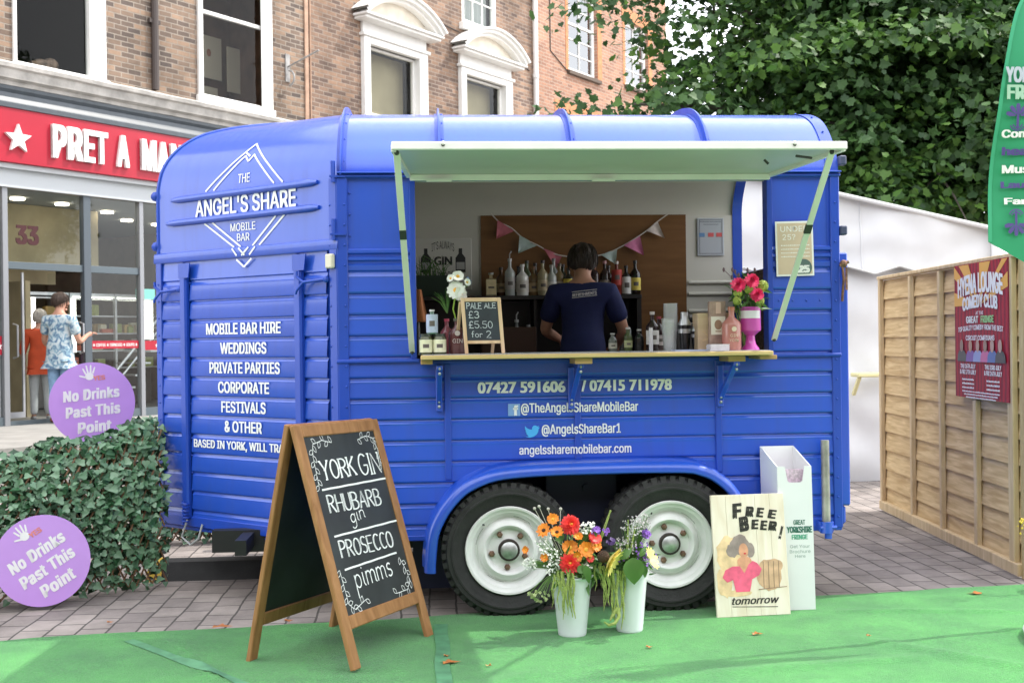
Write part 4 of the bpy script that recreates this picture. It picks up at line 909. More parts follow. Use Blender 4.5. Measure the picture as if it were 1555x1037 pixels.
rsn = purple_sign((-2.165, 7.6, 1.045), radians(5), .262, .05, radians(12), 'round purple sign standing behind the ivy screen before the shop door', 0)
st = MB(); st.box(-2.18, 7.615, 0, -2.15, 7.64, 1.0); build('stake', st, mat('stake_wood', (.3, .2, .12), rough=.8), rsn)

# ================================================================== THE TRAILER
PAINT = mat('blue_paint', (.013, .080, .54), rough=.36, var=.06, vscale=2.2, bump=.10, bscale=4, coat=.75, spec=.5)
PAINT_D = mat('blue_paint_frame', (.010, .060, .44), rough=.36, var=.08, vscale=3, bump=.06, bscale=12, coat=.2)
def wear(m, chips=.73, dirt=(.05, .045, .05)):
    n = m.node_tree; b = n.nodes['Principled BSDF']; src = b.inputs['Base Color'].links[0].from_socket; t = n.nodes.new('ShaderNodeTexCoord')
    x = n.nodes.new('ShaderNodeTexNoise'); x.inputs['Scale'].default_value = 26; x.inputs['Detail'].default_value = 8; x.inputs['Roughness'].default_value = .75; n.links.new(t.outputs['Object'], x.inputs['Vector'])
    r = n.nodes.new('ShaderNodeValToRGB'); e = r.color_ramp.elements; e[0].position = chips - .01; e[1].position = chips + .015; e[0].color = (0, 0, 0, 1); e[1].color = (1, 1, 1, 1); n.links.new(x.outputs['Fac'], r.inputs['Fac'])
    q = n.nodes.new('ShaderNodeMix'); q.data_type = 'RGBA'; q.inputs[7].default_value = (.10, .06, .05, 1); n.links.new(r.outputs['Color'], q.inputs[0]); n.links.new(src, q.inputs[6])
    mp = n.nodes.new('ShaderNodeMapping'); mp.inputs['Scale'].default_value = (9, 9, .7); n.links.new(t.outputs['Object'], mp.inputs[0]); y = n.nodes.new('ShaderNodeTexNoise'); y.inputs['Scale'].default_value = 2.2; y.inputs['Detail'].default_value = 6; n.links.new(mp.outputs[0], y.inputs['Vector'])
    r2 = n.nodes.new('ShaderNodeValToRGB'); e = r2.color_ramp.elements; e[0].position = .5; e[1].position = .85; e[0].color = (0, 0, 0, 1); e[1].color = (.16, .16, .16, 1); n.links.new(y.outputs['Fac'], r2.inputs['Fac'])
    q2 = n.nodes.new('ShaderNodeMix'); q2.data_type = 'RGBA'; q2.inputs[7].default_value = (*dirt, 1); n.links.new(r2.outputs['Color'], q2.inputs[0]); n.links.new(q.outputs[2], q2.inputs[6]); n.links.new(q2.outputs[2], b.inputs['Base Color'])
    ra = n.nodes.new('ShaderNodeMapRange'); ra.inputs[3].default_value = b.inputs['Roughness'].default_value - .06; ra.inputs[4].default_value = b.inputs['Roughness'].default_value + .2; n.links.new(y.outputs['Fac'], ra.inputs[0]); n.links.new(ra.outputs[0], b.inputs['Roughness'])
wear(PAINT, .70); wear(PAINT_D, .675)
M_VINYL = mat('white_vinyl', (.82, .83, .84), rough=.45)
M_LINING = mat('cream_lining', (.58, .565, .50), rough=.55, var=.05, vscale=2)
M_BLACK = mat('black_paint', (.012, .012, .014), rough=.5); M_RUBBER = mat('rubber', (.022, .022, .022), rough=.75, var=.3, vscale=12, bump=.25, bscale=90)
M_STEEL = mat('galvanised', (.42, .43, .43), rough=.45, metal=.8, var=.2, vscale=20)
YS = 6.05; XS = -.463; XR = 2.20; YC = 7.03; YB = 2 * YC - YS
tr = thing('bar_trailer', 'blue vintage horse trailer converted to a mobile bar with raised hatch', 'trailer', (.85, 7.03, 0))
I0 = [(2.28, 0), (2.33, .004), (2.40, .03), (2.48, .088), (2.54, .145), (2.60, .225), (2.65, .335), (2.69, .47), (2.72, .64), (2.738, .82), (2.744, .98)]
I1 = [(2.30, 0), (2.42, .018), (2.50, .055), (2.56, .105), (2.61, .165), (2.66, .26), (2.695, .39), (2.72, .57), (2.735, .80), (2.744, 1.139)]
ANG = radians(40.6); ND = Vector((-cos(ANG), sin(ANG), 0)); NN = Vector((-sin(ANG), -cos(ANG), 0)); NL = 1.5
def c0(z): return Vector((XS, YS + pchip(I0, z), z))
def c1(z): return Vector((XS + ND.x * NL + pchip(I1, z), YS + ND.y * NL, z))
def nose_pt(s, z): return c0(z).lerp(c1(z), s / NL)
def nose_n(s, z):
    a = nose_pt(s + .01, z) - nose_pt(s - .01, z); b = nose_pt(s, min(z + .008, 2.743)) - nose_pt(s, z - .008); n = a.cross(b).normalized()
    return n if n.dot(NN) > 0 else -n
ZS = [2.744 - (2.744 - 1.93) * (1 - sin(k / 40 * pi / 2)) for k in range(41)]
ZR = [z for z in [2.28] + ZS if z >= 2.28]; ZR = sorted(set(ZR))
# --- body sides: pressed slats up to 1.79, two rails, plain sheet above
SLATB = [1.777 - .1102 * k for k in range(14)]        # lower edge of each pressed board
def side_profile(z0, z1):
    """(z, outward depth) from bottom to top"""
    P = []
    for b in reversed(SLATB):
        if b > 1.70: continue
        P += [(b + .000, .001), (b + .004, .014), (b + .012, .017), (b + .082, .011), (b + .090, .012), (b + .102, .003), (b + .108, .001)]
    P += [(1.675 + .108, .001), (1.79, .010), (1.815, .012), (1.822, .002), (1.836, .002), (1.842, .016), (1.856, .016), (1.862, .003), (1.872, .003), (1.879, .018), (1.893, .018), (1.902, .002), (1.93, .001), (2.28, .001)]
    P = sorted(set(P)); Q = [(z, d) for z, d in P if z0 < z < z1]
    def at(z):
        for i in range(len(P) - 1):
            if P[i][0] <= z <= P[i + 1][0]: return P[i][1] + (P[i + 1][1] - P[i][1]) * (z - P[i][0]) / max(1e-9, P[i + 1][0] - P[i][0])
        return .001
    return [(z0, at(z0))] + Q + [(z1, at(z1))]
MUD = [(-.035, .24), (-.033, .309), (-.016, .44), (.03, .545), (.088, .624), (.15, .682), (.223, .722), (.33, .757), (.492, .773), (.70, .779), (.9, .781), (1.1, .781), (1.325, .776), (1.41, .758), (1.48, .728), (1.56, .665), (1.616, .589), (1.66, .50), (1.69, .40), (1.70, .28)]
def arch_x(z, side):
    """x of the wheel arch edge at height z"""
    pts = MUD[:10] if side < 0 else MUD[10:][::-1]
    for i in range(len(pts) - 1):
        if pts[i][1] <= z <= pts[i + 1][1]:
            t = (z - pts[i][1]) / (pts[i + 1][1] - pts[i][1]); return pts[i][0] + (pts[i + 1][0] - pts[i][0]) * t
    return None
sd = MB()
def rows_between(prof, xa, xb):
    for (za, da), (zb, db) in zip(prof[:-1], prof[1:]):
        x0a = xa(za) if callable(xa) else xa; x0b = xa(zb) if callable(xa) else xa; x1a = xb(za) if callable(xb) else xb; x1b = xb(zb) if callable(xb) else xb
        sd.quad((x0a, YS - da, za), (x1a, YS - da, za), (x1b, YS - db, zb), (x0b, YS - db, zb))
OX0, OX1 = -.06, 1.81        # serving hatch
def dense(p):
    o = []
    for (a, d), (b, e) in zip(p[:-1], p[1:]):
        n = max(1, int((b - a) / .012))
        for k in range(n): o.append((a + (b - a) * k / n, d + (e - d) * k / n))
    return o + [p[-1]]
rows_between(side_profile(1.318, 2.28), XS, OX0 - .03); rows_between(side_profile(1.318, 2.28), OX1 + .03, XR - .04)
rows_between(side_profile(.779, 1.318), XS, XR - .04)
lowp = dense(side_profile(.40, .779))
rows_between(lowp, XS, lambda z: (arch_x(z, -1) if arch_x(z, -1) is not None else .70) + .004); rows_between(lowp, lambda z: (arch_x(z, 1) if arch_x(z, 1) is not None else .9) - .004, XR - .04)
for z in (1.285,): pass
def rivets(mb, pts, n, r=.006):
    for p in pts: mb.sphere(p, r, 6)
build('side_panel', sd, PAINT, tr, sharp=28)
# framing: ledge, gutter, corner flanges, uprights
fr = MB()
fr.box(XS - .015, YS - .032, 1.306, -.045, YS + .01, 1.324, .004); fr.box(1.80, YS - .032, 1.306, XR + .005, YS + .01, 1.324, .004); fr.box(-.045, YS - .024, 1.296, 1.80, YS + .01, 1.312, .003)
fr.box(XS - .0, YS - .030, 2.268, OX0, YS + .02, 2.286, .005); fr.box(OX1, YS - .030, 2.268, XR + .01, YS + .02, 2.286, .005); fr.box(XS, YS - .045, 2.288, XR + .01, YS + .006, 2.297, .002)
fr.box(XS - .005, YS - .024, .40, XS + .052, YS + .01, 2.27, .004)
fr.box(XR - .045, YS - .022, .39, XR + .004, YS + .01, 2.27, .004)
for x, z0, z1 in ((.096, .69, 1.296), (.780, .782, 1.296), (1.534, .70, 1.296)): fr.box(x - .017, YS - .026, z0, x + .017, YS, z1, .004)
fr.box(XS, YS - .018, .375, .0, YS + .03, .402, .004); fr.box(1.70, YS - .018, .375, XR, YS + .03, .402, .004)
rivets(fr, [(XS + .036, YS - .025, .45 + .105 * k) for k in range(17)] + [(XR - .022, YS - .023, .45 + .105 * k) for k in range(17)], 6)
rivets(fr, [(1.87 + .075 * k, YS - .014, 1.607) for k in range(4)] + [(-.40, YS - .004, 1.97 + .11 * k) for k in range(3)], 6)
build('body_frame', fr, PAINT_D, tr)
# hatch opening
of = MB(); of.box(OX0 - .03, YS - .018, 1.324, OX0, YS + .07, 2.285, .003); of.box(OX1, YS - .018, 1.324, OX1 + .03, YS + .07, 2.285, .003); of.box(OX0, YS - .01, 2.255, OX1, YS + .06, 2.288, .003)
build('hatch_frame', of, PAINT_D, tr)
# roof
rf = MB(); rows = []
for x in (XS, .2, .9, 1.6, XR): rows.append([(x, YS + pchip(I0, z), z) for z in ZR] + [(x, YB - pchip(I0, z), z) for z in reversed(ZR[:-1])])
rf.grid(rows); build('roof', rf, PAINT, tr, sharp=60)
rl = MB(); rows = []
for x in (XS + .02, .9, XR - .02): rows.append([(x, YS + .03 + pchip(I0, z), z - .03) for z in ZR] + [(x, YB - .03 - pchip(I0, z), z - .03) for z in reversed(ZR[:-1])])
rl.grid(rows); rl.box(XS + .02, YB - .05, .42, XR - .02, YB - .03, 2.27); rl.box(XS + .03, YS + .02, .42, XS + .05, YB - .05, 2.25)
for z in (1.72, 1.80, 1.60): rl.tube([(1.82, YB - .055, z), (XR - .03, YB - .055, z)], .014, 8)
build('lining', rl, M_LINING, tr, sharp=60)
bk = MB(); bk.box(XS, YB - .028, .38, XR, YB, 2.285); build('back_panel', bk, PAINT, tr)
fl = MB(); fl.box(XS, YS + .32, .40, XR - .06, YB - .05, .44); fl.quad((XS, YS + .04, .40), (XR, YS + .04, .40), (XR, YS + .32, .40), (XS, YS + .32, .40)) if False else None
fl.box(XS + .05, YS + .012, .80, OX1 + .3, YS + .02, 1.30); build('floor', fl, mat('trailer_floor', (.10, .07, .05), rough=.8), tr)
# raised ribs over the roof
for x, hgt in ((XS + .02, .042), (.07, .036), (.775, .036), (1.505, .040)):
    rb = MB(); A = []; 
    loop = [(YS + pchip(I0, z), z) for z in ZR] + [(YB - pchip(I0, z), z) for z in reversed(ZR[:-1])]
    for i, (y, z) in enumerate(loop):
        a = loop[max(i - 1, 0)]; b = loop[min(i + 1, len(loop) - 1)]; l = sqrt((b[0] - a[0]) ** 2 + (b[1] - a[1]) ** 2); ny, nz_ = -(b[1] - a[1]) / l, (b[0] - a[0]) / l
        A.append([(x - .022, y + ny * .001, z + nz_ * .001), (x - .022, y + ny * .006, z + nz_ * .006), (x - .004, y + ny * .006, z + nz_ * .006), (x - .004, y + ny * hgt, z + nz_ * hgt), (x + .004, y + ny * hgt, z + nz_ * hgt), (x + .004, y + ny * .006, z + nz_ * .006), (x + .026, y + ny * .006, z + nz_ * .006), (x + .026, y + ny * .001, z + nz_ * .001)])
    rb.grid(A)
    for i in range(3, len(loop) // 2, 5): rb.sphere((x + .017, loop[i][0] - .003, loop[i][1] + .004), .006, 6)
    build('roof_rib', rb, PAINT_D, tr, sharp=25)
# rear rim, ramp, open upper end
rim = MB(); A = []
for i, (y, z) in enumerate([(YS, .42), (YS, 1.4)] + loop + [(YB, 1.4), (YB, .42)]):
    c = Vector((0, YC, 1.9)); dy, dz = (y - YC), (z - 1.9); k = .06 / max(.5, sqrt(dy * dy + dz * dz))
    A.append([(XR - .062, y - .004 * (1 if y < YC else -1), z + (.004 if z > 2.3 else 0)), (XR + .006, y - .004 * (1 if y < YC else -1), z + (.004 if z > 2.3 else 0)), (XR + .006, y - dy * k, z - max(0, dz) * k), (XR - .062, y - dy * k, z - max(0, dz) * k)])
rim.grid(A)
for i in range(4, len(loop) // 2, 6): rim.sphere((XR - .03, loop[i][0] - .006, loop[i][1] + .006), .0065, 6)
build('end_rim', rim, PAINT_D, tr, sharp=30)
rp = MB(); rp.box(XR + .008, YS + .02, .50, XR + .062, YB - .02, 1.865, .008); rp.box(XR + .008, YS + .03, .40, XR + .04, YB - .03, .498, .01)
rp.bar((XR + .035, YS + .0, 1.78), (XR + .035, YS - .03, 1.70), .012, .012)
ra = build('ramp', rp, PAINT, tr)
rp = MB(); rp.quad((XR + .004, YS + .06, .46), (XR + .004, YB - .06, .46), (XR + .004, YB - .06, 1.86), (XR + .004, YS + .06, 1.86)); build('ramp_matting', rp, mat('coir', (.17, .12, .085), rough=.95, var=.6, vscale=45, bump=.6, bscale=60), ra)
hw = MB(); hw.tube([(XR + .012, YS - .03, 1.80), (XR + .015, YS - .045, 1.72), (XR + .01, YS - .03, 1.60)], .007, 6); hw.sphere((XR + .02, YS - .03, 1.80), .022, 8); hw.tube([(XR + .0, YS - .03, 1.79), (XR + .045, YS - .04, 1.81)], .009, 6); hw.bar((XR + .035, YS - .03, 1.78), (XR + .03, YS - .045, 1.66), .012, .012)
build('latch', hw, mat('rusty_latch', (.22, .12, .08), rough=.6, metal=.5, var=.6, vscale=40), tr)
for z_ in (1.955, 2.33): hw = MB(); hw.box(XR + .007, YS - .03, z_, XR + .045, YS + .02, z_ + .05, .006); build('hinge', hw, mat('dark_hinge', (.05, .06, .12), rough=.5), tr)
# wheel arch box, chassis
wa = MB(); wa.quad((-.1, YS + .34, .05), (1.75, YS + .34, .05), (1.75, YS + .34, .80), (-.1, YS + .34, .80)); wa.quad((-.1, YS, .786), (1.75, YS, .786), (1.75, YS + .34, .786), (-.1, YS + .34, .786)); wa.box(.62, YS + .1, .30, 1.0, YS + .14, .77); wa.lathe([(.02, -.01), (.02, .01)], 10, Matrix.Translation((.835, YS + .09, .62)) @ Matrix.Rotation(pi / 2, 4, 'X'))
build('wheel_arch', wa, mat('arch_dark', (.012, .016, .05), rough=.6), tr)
ch = MB()
for y in (YS + .42, YB - .42): ch.box(-1.2, y - .04, .27, XR - .1, y + .04, .39)
for x in (-1.0, -.45, .1, .8, 1.4, 2.0): ch.box(x - .03, YS + .1, .30, x + .03, YB - .1, .38)
for x in (.398, 1.227): ch.tube([(x, YS + .05, .335), (x, YB - .1, .335)], .035, 10)
ch.quad((XS, YS + .01, .395), (XR, YS + .01, .395), (XR, YB, .395), (XS, YB, .395)); ch.add([(XS, YS + .01, .372), (XS + ND.x * 1.48, YS + ND.y * 1.48, .372), (XS, YB, .372)], [(0, 1, 2)])
build('chassis', ch, M_BLACK, tr)
# mudguard
mg = MB(); A = []
def smooth(pts, n=6):
    out = []
    for i in range(len(pts) - 1):
        p0, p1, p2, p3 = pts[max(i - 1, 0)], pts[i], pts[i + 1], pts[min(i + 2, len(pts) - 1)]
        for k in range(n):
            t = k / n; out.append(tuple(.5 * ((2 * b) + (-a + c) * t + (2 * a - 5 * b + 4 * c - d) * t * t + (-a + 3 * b - 3 * c + d) * t**3) for a, b, c, d in zip(p0, p1, p2, p3)))
    return out + [pts[-1]]
mp = smooth(MUD, 4)
for i, (x, z) in enumerate(mp):
    a = mp[max(i - 1, 0)]; b = mp[min(i + 1, len(mp) - 1)]; l = sqrt((b[0] - a[0]) ** 2 + (b[1] - a[1]) ** 2); nx, nz_ = -(b[1] - a[1]) / l, (b[0] - a[0]) / l
    A.append([(x + nx * o, y, z + nz_ * o) for y, o in ((YS + .005, .012), (YS - .03, .004), (YS - .165, .001), (YS - .185, -.004), (YS - .200, -.016), (YS - .207, -.034), (YS - .205, -.052), (YS - .196, -.058), (YS - .185, -.05), (YS - .18, -.02), (YS - .02, -.012))])
mg.grid(A); mg.f.append(tuple(range(11))); build('mudguard', mg, PAINT, tr, sharp=40)
# wheels
M_RIM = mat('white_rim', (.78, .78, .77), rough=.4, var=.08, vscale=9, bump=.05, bscale=20)
M_RUST = mat('rusty_nut', (.20, .12, .08), rough=.6, metal=.4, var=.4, vscale=40)
def wheel(x, z, R, yf, a0):
    m0 = Matrix.Translation((x, yf, z)) @ Matrix.Rotation(pi / 2, 4, 'X')       # lathe axis towards the viewer
    r = MB(); r.lathe([(.232, -.012), (.236, -.002), (.232, .006), (.222, .004), (.214, -.006), (.200, -.010), (.190, -.030), (.176, -.050), (.168, -.052), (.160, -.034), (.150, -.018), (.132, -.012), (.118, -.020), (.108, -.040), (.085, -.042), (.062, -.040), (.055, -.036), (.0, -.036)], 64, m0 @ Matrix.Diagonal((.962, .962, 1, 1)), caps=False)
    w = build('wheel', r, M_RIM, tr, sharp=40)
    t = MB(); t.lathe([(.222, -.19), (.236, -.19), (.27, -.205), (.315, -.20), (R - .012, -.185), (R - .004, -.16), (R - .004, -.03), (R - .014, -.004), (.318, .012), (.30, .012), (.296, .016), (.288, .016), (.284, .012), (.262, .006), (.240, -.004), (.228, -.012)], 72, m0, caps=False)
    n = 44
    for k in range(n):
        a = 2 * pi * k / n + a0; da = 2 * pi / n * .30
        for (lo, hi, off) in ((-.003, .0115, 0), (-.085, -.02, .35), (-.165, -.10, 0.)):
            ca = a + off * 2 * pi / n
            def P(rr_, aa, d): return m0 @ Vector((rr_ * cos(aa), rr_ * sin(aa), d))
            if lo > -.01:
                vs = [P(R - .045, ca - da, .0125), P(R - .045, ca + da, .0125), P(R + .004, ca + da, -.002), P(R + .004, ca - da, -.002), P(R - .045, ca - da * .9, .001), P(R - .045, ca + da * .9, .001), P(R + .004, ca + da, -.05), P(R + .004, ca - da, -.05)]
            else:
                vs = [P(R - .01, ca - da, hi), P(R - .01, ca + da, hi), P(R + .004, ca + da, hi), P(R + .004, ca - da, hi), P(R - .01, ca - da, lo), P(R - .01, ca + da, lo), P(R + .004, ca + da, lo), P(R + .004, ca - da, lo)]
            t.add(vs, [(0, 1, 2, 3), (7, 6, 5, 4), (0, 4, 5, 1), (1, 5, 6, 2), (2, 6, 7, 3), (3, 7, 4, 0)])
    build('tyre', t, M_RUBBER, w, sharp=30)
    for k in range(4):
        s = MB(); b = a0 + pi / 4 + k * pi / 2; s.grid([[m0 @ Vector((rr_ * cos(b + j * .055), rr_ * sin(b + j * .055), -.0495 if rr_ > .17 else -.047)) for j in range(-5, 6)] for rr_ in (.1695, .1765)])
        build('rim_slot', s, M_BLACK, w)
    h = MB(); h.lathe([(.056, -.034), (.056, -.012), (.050, -.006)], 24, m0); build('hub_ring', h, mat('hub_dark', (.035, .025, .022), rough=.5, metal=.3), w)
    h = MB(); h.lathe([(.045, -.02), (.044, -.004), (.034, .004), (.0, .007)], 24, m0); build('hub_cap', h, mat('hub_steel', (.45, .46, .45), rough=.4, metal=.7, var=.3, vscale=30), w)
    for k in range(5):
        b = a0 + .5 + 2 * pi * k / 5; h = MB(); h.lathe([(.016, -.041), (.016, -.028), (.010, -.022), (.010, -.014), (.0, -.012)], 6, m0 @ Matrix.Translation((.090 * cos(b), .090 * sin(b), 0))); build('wheel_nut', h, M_RUST, w, sharp=20)
    h = MB(); h.tube([m0 @ Vector((.178 * cos(a0 + 2), .178 * sin(a0 + 2), -.045)), m0 @ Vector((.19 * cos(a0 + 2), .19 * sin(a0 + 2), -.01))], .005, 6); build('valve', h, M_BLACK, w)
wheel(.398, .342, .342, 5.868, .35); wheel(1.232, .352, .350, 5.868, .1)

# --- the angled nose: ramp below, domed panel above
np_ = MB(); rows = [[nose_pt(NL * i / 24, z) for i in range(25)] for z in ZS]; np_.grid(rows)
np_.grid([[ (lambda p: (p.x, 2 * YC - p.y, p.z))(nose_pt(NL * i / 12, z)) for i in range(13)] for z in ZS])
npn = build('nose_panel', np_, PAINT, tr, sharp=60)
def nq(s, z, o=0.): return Vector((XS, YS, 0)) + ND * s + NN * o + Vector((0, 0, z))
ed = MB(); ed.tube([c1(z) for z in ZS], .011, 8, caps=False)
lip = [(1.93, .0), (1.955, .012), (1.948, .022), (1.905, .026), (1.895, .02), (1.895, -.01)]
ed.grid([[nq(s, z, o) for z, o in lip] for s in (-.02, NL + .015)]); ed.f.append(tuple(range(len(ed.v) - 6, len(ed.v))))
for z0, s0, s1 in ((2.262, .14, 1.36), (2.128, .13, 1.41)):
    p = [nq(s0 + (s1 - s0) * k / 20, z0 + (.0 if k else 0), 0) for k in range(21)]; ed.tube([q + NN * .006 for q in p], [  .010 if k in (0, 20) else .020 for k in range(21)], 12)
build('moulding', ed, PAINT, npn, sharp=40)
nr = MB(); P_ = side_profile(.40, 1.90)
P_ = [q for q in P_ if not 1.80 < q[0] < 1.90] + [(1.896, .002)]
segs = [(.075, .245), (.305, 1.195), (1.265, 1.46)]
for a, b in segs: nr.grid([[nq(s, z, d) for z, d in P_] for s in (a, b)])
nr.grid([[nq(s, z, -.004) for z in (.38, 1.90)] for s in (-.01, NL)])
# mirrored far side closes the nose
nr.add([(XS, YB, .38), (XS + ND.x * NL, YC, .38), (XS + ND.x * NL, YC, 1.93), (XS, YB, 1.93)], [(0, 1, 2, 3)])
rm_ = build('nose_ramp', nr, PAINT, tr, sharp=28)
nf = MB()
def nbox(mb, s0, s1, z0, z1, o0, o1, bev=.004): mb.obox(nq((s0 + s1) / 2, (z0 + z1) / 2, (o0 + o1) / 2), ND, Vector((0, 0, 1)), ND.cross(Vector((0, 0, 1))), s1 - s0, z1 - z0, o1 - o0, bev)
nbox(nf, -.012, .045, .40, 2.27, -.01, .022); nbox(nf, 1.452, 1.505, .36, 1.90, -.01, .020)
nbox(nf, 0, NL, .355, .415, -.01, .02); nbox(nf, .0, NL, .33, .352, -.03, .004)
for a in (.245, 1.205): nbox(nf, a, a + .058, .40, 1.875, 0, .040, .010)
for a in (.245, 1.205): nf.prism([(a - .03, 1.80), (a + .058, 1.80), (a + .058, 1.885), (a - .045, 1.885)], Vector((XS, YS, 0)), ND, Vector((0, 0, 1)), -.034, -.042)
rivets(nf, [nq(.035, .45 + .105 * k, .022) for k in range(17)] + [nq(1.195, .47 + .10 * k, .012) for k in range(14)] + [nq(.312, .47 + .10 * k, .012) for k in range(14)] + [nq(1.478, .47 + .1 * k, .02) for k in range(14)], 6, .006)
build('nose_frame', nf, PAINT_D, tr)
sp = MB(); sp.tube([nq(1.215 + .018 * cos(a), .50 - .02 * a / 6.28, .05 + .018 * sin(a)) for a in [k * .5 for k in range(80)]], .0045, 5); build('ramp_spring', sp, PAINT_D, tr)
for s, z in ((.15, 1.735), (1.36, 1.725)):       # toggle latches
    lt = MB(); lt.tube([nq(s - .10, z + .012, .03), nq(s + .02, z + .004, .035), nq(s + .06, z - .0, .05)], .009, 8); lt.tube([nq(s + .06, z, .05), nq(s + .10, z + .03, .06), nq(s + .10, z + .06, .06)], .008, 8); lt.tube([nq(s + .06, z, .05), nq(s + .10, z - .04, .06), nq(s + .11, z - .06, .06)], .008, 8)
    lt.sphere(nq(s - .09, z + .01, .03), .018, 8); build('toggle_latch', lt, PAINT_D, tr)
for z in (2.0, 2.30):
    lt = MB(); lt.tube([nq(-.0, z - .055, .03), nq(-.0, z + .055, .03)], .012, 8); lt.box(-.50, YS - .035, z - .03, -.42, YS - .02, z - .02); build('door_hinge', lt, PAINT_D, tr); lt = MB(); lt.sphere(nq(1.52, z, .0), .03, 8); build('door_knob', lt, PAINT_D, tr)
bx = MB(); nbox(bx, -.002, .05, 1.80, 1.875, .022, .05, .006); build('marker_lamp', bx, mat('cream_plastic', (.66, .62, .50), rough=.4), tr)
cb = MB(); cb.tube([nq(1.20, .40, .05), nq(1.24, .30, .06), nq(1.16, .26, .06), nq(1.10, .30, .05), nq(1.09, .38, .03)], .006, 6); build('cable', cb, mat('grey_cable', (.40, .42, .42), rough=.5), tr)

# lettering on the nose
nt_ = Lines()
def nfn(s0, z0, o=.004):
    def f(x, y, lift=0):
        s, z = s0 - x, z0 + y; return nose_pt(s, z) + nose_n(s, z) * (o + lift)
    return f
text(nt_, 'THE', None, None, None, .098, .052, .015, fn=nfn(.725, 2.338)); text(nt_, "ANGEL'S SHARE", None, None, None, .840, .098, .022, fn=nfn(.725, 2.195, .006))
text(nt_, 'MOBILE', None, None, None, .210, .046, .015, fn=nfn(.737, 2.068)); text(nt_, 'BAR', None, None, None, .105, .044, .015, fn=nfn(.735, 2.010))
nl_ = MB()
def nline(a, b, w=.011, n=24):
    d = sqrt((b[0] - a[0]) ** 2 + (b[1] - a[1]) ** 2); px, pz = -(b[1] - a[1]) / d * w / 2, (b[0] - a[0]) / d * w / 2
    L = []
    for k in range(n + 1):
        s = a[0] + (b[0] - a[0]) * k / n; z = a[1] + (b[1] - a[1]) * k / n
        L.append([nose_pt(s + q * px, z + q * pz) + nose_n(s + q * px, z + q * pz) * .0035 for q in (-1, 1)])
    nl_.grid(L)
Sx = .685; TOP = 2.535
for q_ in (((Sx, TOP), (1.055, 2.29), 24), ((Sx, TOP), (.408, 2.287), 24), ((.742, 2.468), (.985, 2.29), 20), ((.668, 2.468), (.478, 2.287), 20), ((.742, 2.468), (.705, 2.432), 4), ((.705, 2.432), (.665, 2.47), 4), ((.755, 2.492), (.70, 2.462), 4),
    None, ((1.07, 2.108), (.812, 1.957), 16), ((1.0, 2.108), (.757, 1.957), 16), ((.395, 2.112), (.605, 1.957), 16), ((.465, 2.110), (.66, 1.957), 16)):
    if q_ is None: build('diamond_outline', nl_, M_VINYL, npn, flat=True); nl_ = MB(); continue
    nline(q_[0], q_[1], n=q_[2])
build('lettering', nt_, M_VINYL, npn, flat=True); build('diamond_outline', nl_, M_VINYL, npn, flat=True)
nt2 = MB()
def flat_line(a, b, o, w=.011):
    d = sqrt((b[0] - a[0]) ** 2 + (b[1] - a[1]) ** 2); px, pz = -(b[1] - a[1]) / d * w / 2, (b[0] - a[0]) / d * w / 2
    nt2.quad(nq(a[0] - px, a[1] - pz, o), nq(b[0] - px, b[1] - pz, o), nq(b[0] + px, b[1] + pz, o), nq(a[0] + px, a[1] + pz, o))
for (a, b) in (((.805, 1.948), (.765, 1.906)), ((.75, 1.948), (.70, 1.906)), ((.612, 1.948), (.66, 1.906)), ((.667, 1.948), (.725, 1.906))): flat_line(a, b, .0275)
flat_line((.775, 1.885), (.712, 1.842), .021); flat_line((.65, 1.885), (.712, 1.842), .021)
build('diamond_tip', nt2, M_VINYL, rm_, flat=True); nt2 = Lines()
EXN = -ND; EYN = Vector((0, 0, 1))
for s_t, w, k, zc in (('MOBILE BAR HIRE', .625, 3, 0), ('WEDDINGS', .388, 4, 0), ('PRIVATE PARTIES', .588, 5, 0), ('CORPORATE', .427, 6, 0), ('FESTIVALS', .372, 7, 0), ('& OTHER', .312, 8, 0), ('BASED IN YORK, WILL TRAVEL', .865, 9, 0)):
    zc = SLATB[k - 1] + .054 - .11; sc_ = {3: .735, 4: .733, 5: .728, 6: .735, 7: .737, 8: .741, 9: .738}[k]
    text(nt2, s_t, nq(sc_, zc, .0185), EXN, EYN, w, .066 if k < 9 else .058, .03)
build('lettering', nt2, M_VINYL, rm_, flat=True)
# lettering on the side
st2 = Lines(); EX = Vector((1, 0, 0)); EZ = Vector((0, 0, 1))
def stext(s, x0, x1, z, h, b=.03, font=True):
    def f(x, y, lift):
        X = (x0 + x1) / 2 + x; u = max(0, min(1, (.026 - abs(X - .780)) / .008)); return Vector((X, YS - .0195 - .0085 * u - lift, z + y))
    text(st2, s, None, None, None, x1 - x0, h, b, fn=f, font=font)
zr = [SLATB[k] + .052 for k in (6, 7, 8, 9)]; zr = [1.170, 1.0475 + .0, .934, .826]
stext('07427 591606', .254, .717, 1.168, .060, .045, False); stext('/ 07415 711978', .800, 1.284, 1.170, .060, .045, False)
stext('@TheAngelsShareMobileBar', .480, 1.102, 1.052, .066, .02); stext('@AngelsShareBar1', .588, 1.008, .938, .066, .02); stext('angelssharemobilebar.com', .468, 1.063, .832, .062, .02)
build('lettering', st2, M_VINYL, tr, flat=True)
ic = MB(); ic.obox((.444, YS - .0195, 1.050), EX, EZ, EX.cross(EZ), .064, .064, .0015, .0); fb = build('social_icon', ic, mat('icon_blue', (.20, .36, .70), rough=.4), tr)
ic = MB(); text(ic, 'f', (.452, YS - .0215, 1.047), EX, EZ, .028, .056, .06); build('icon_mark', ic, M_VINYL, fb, flat=True)
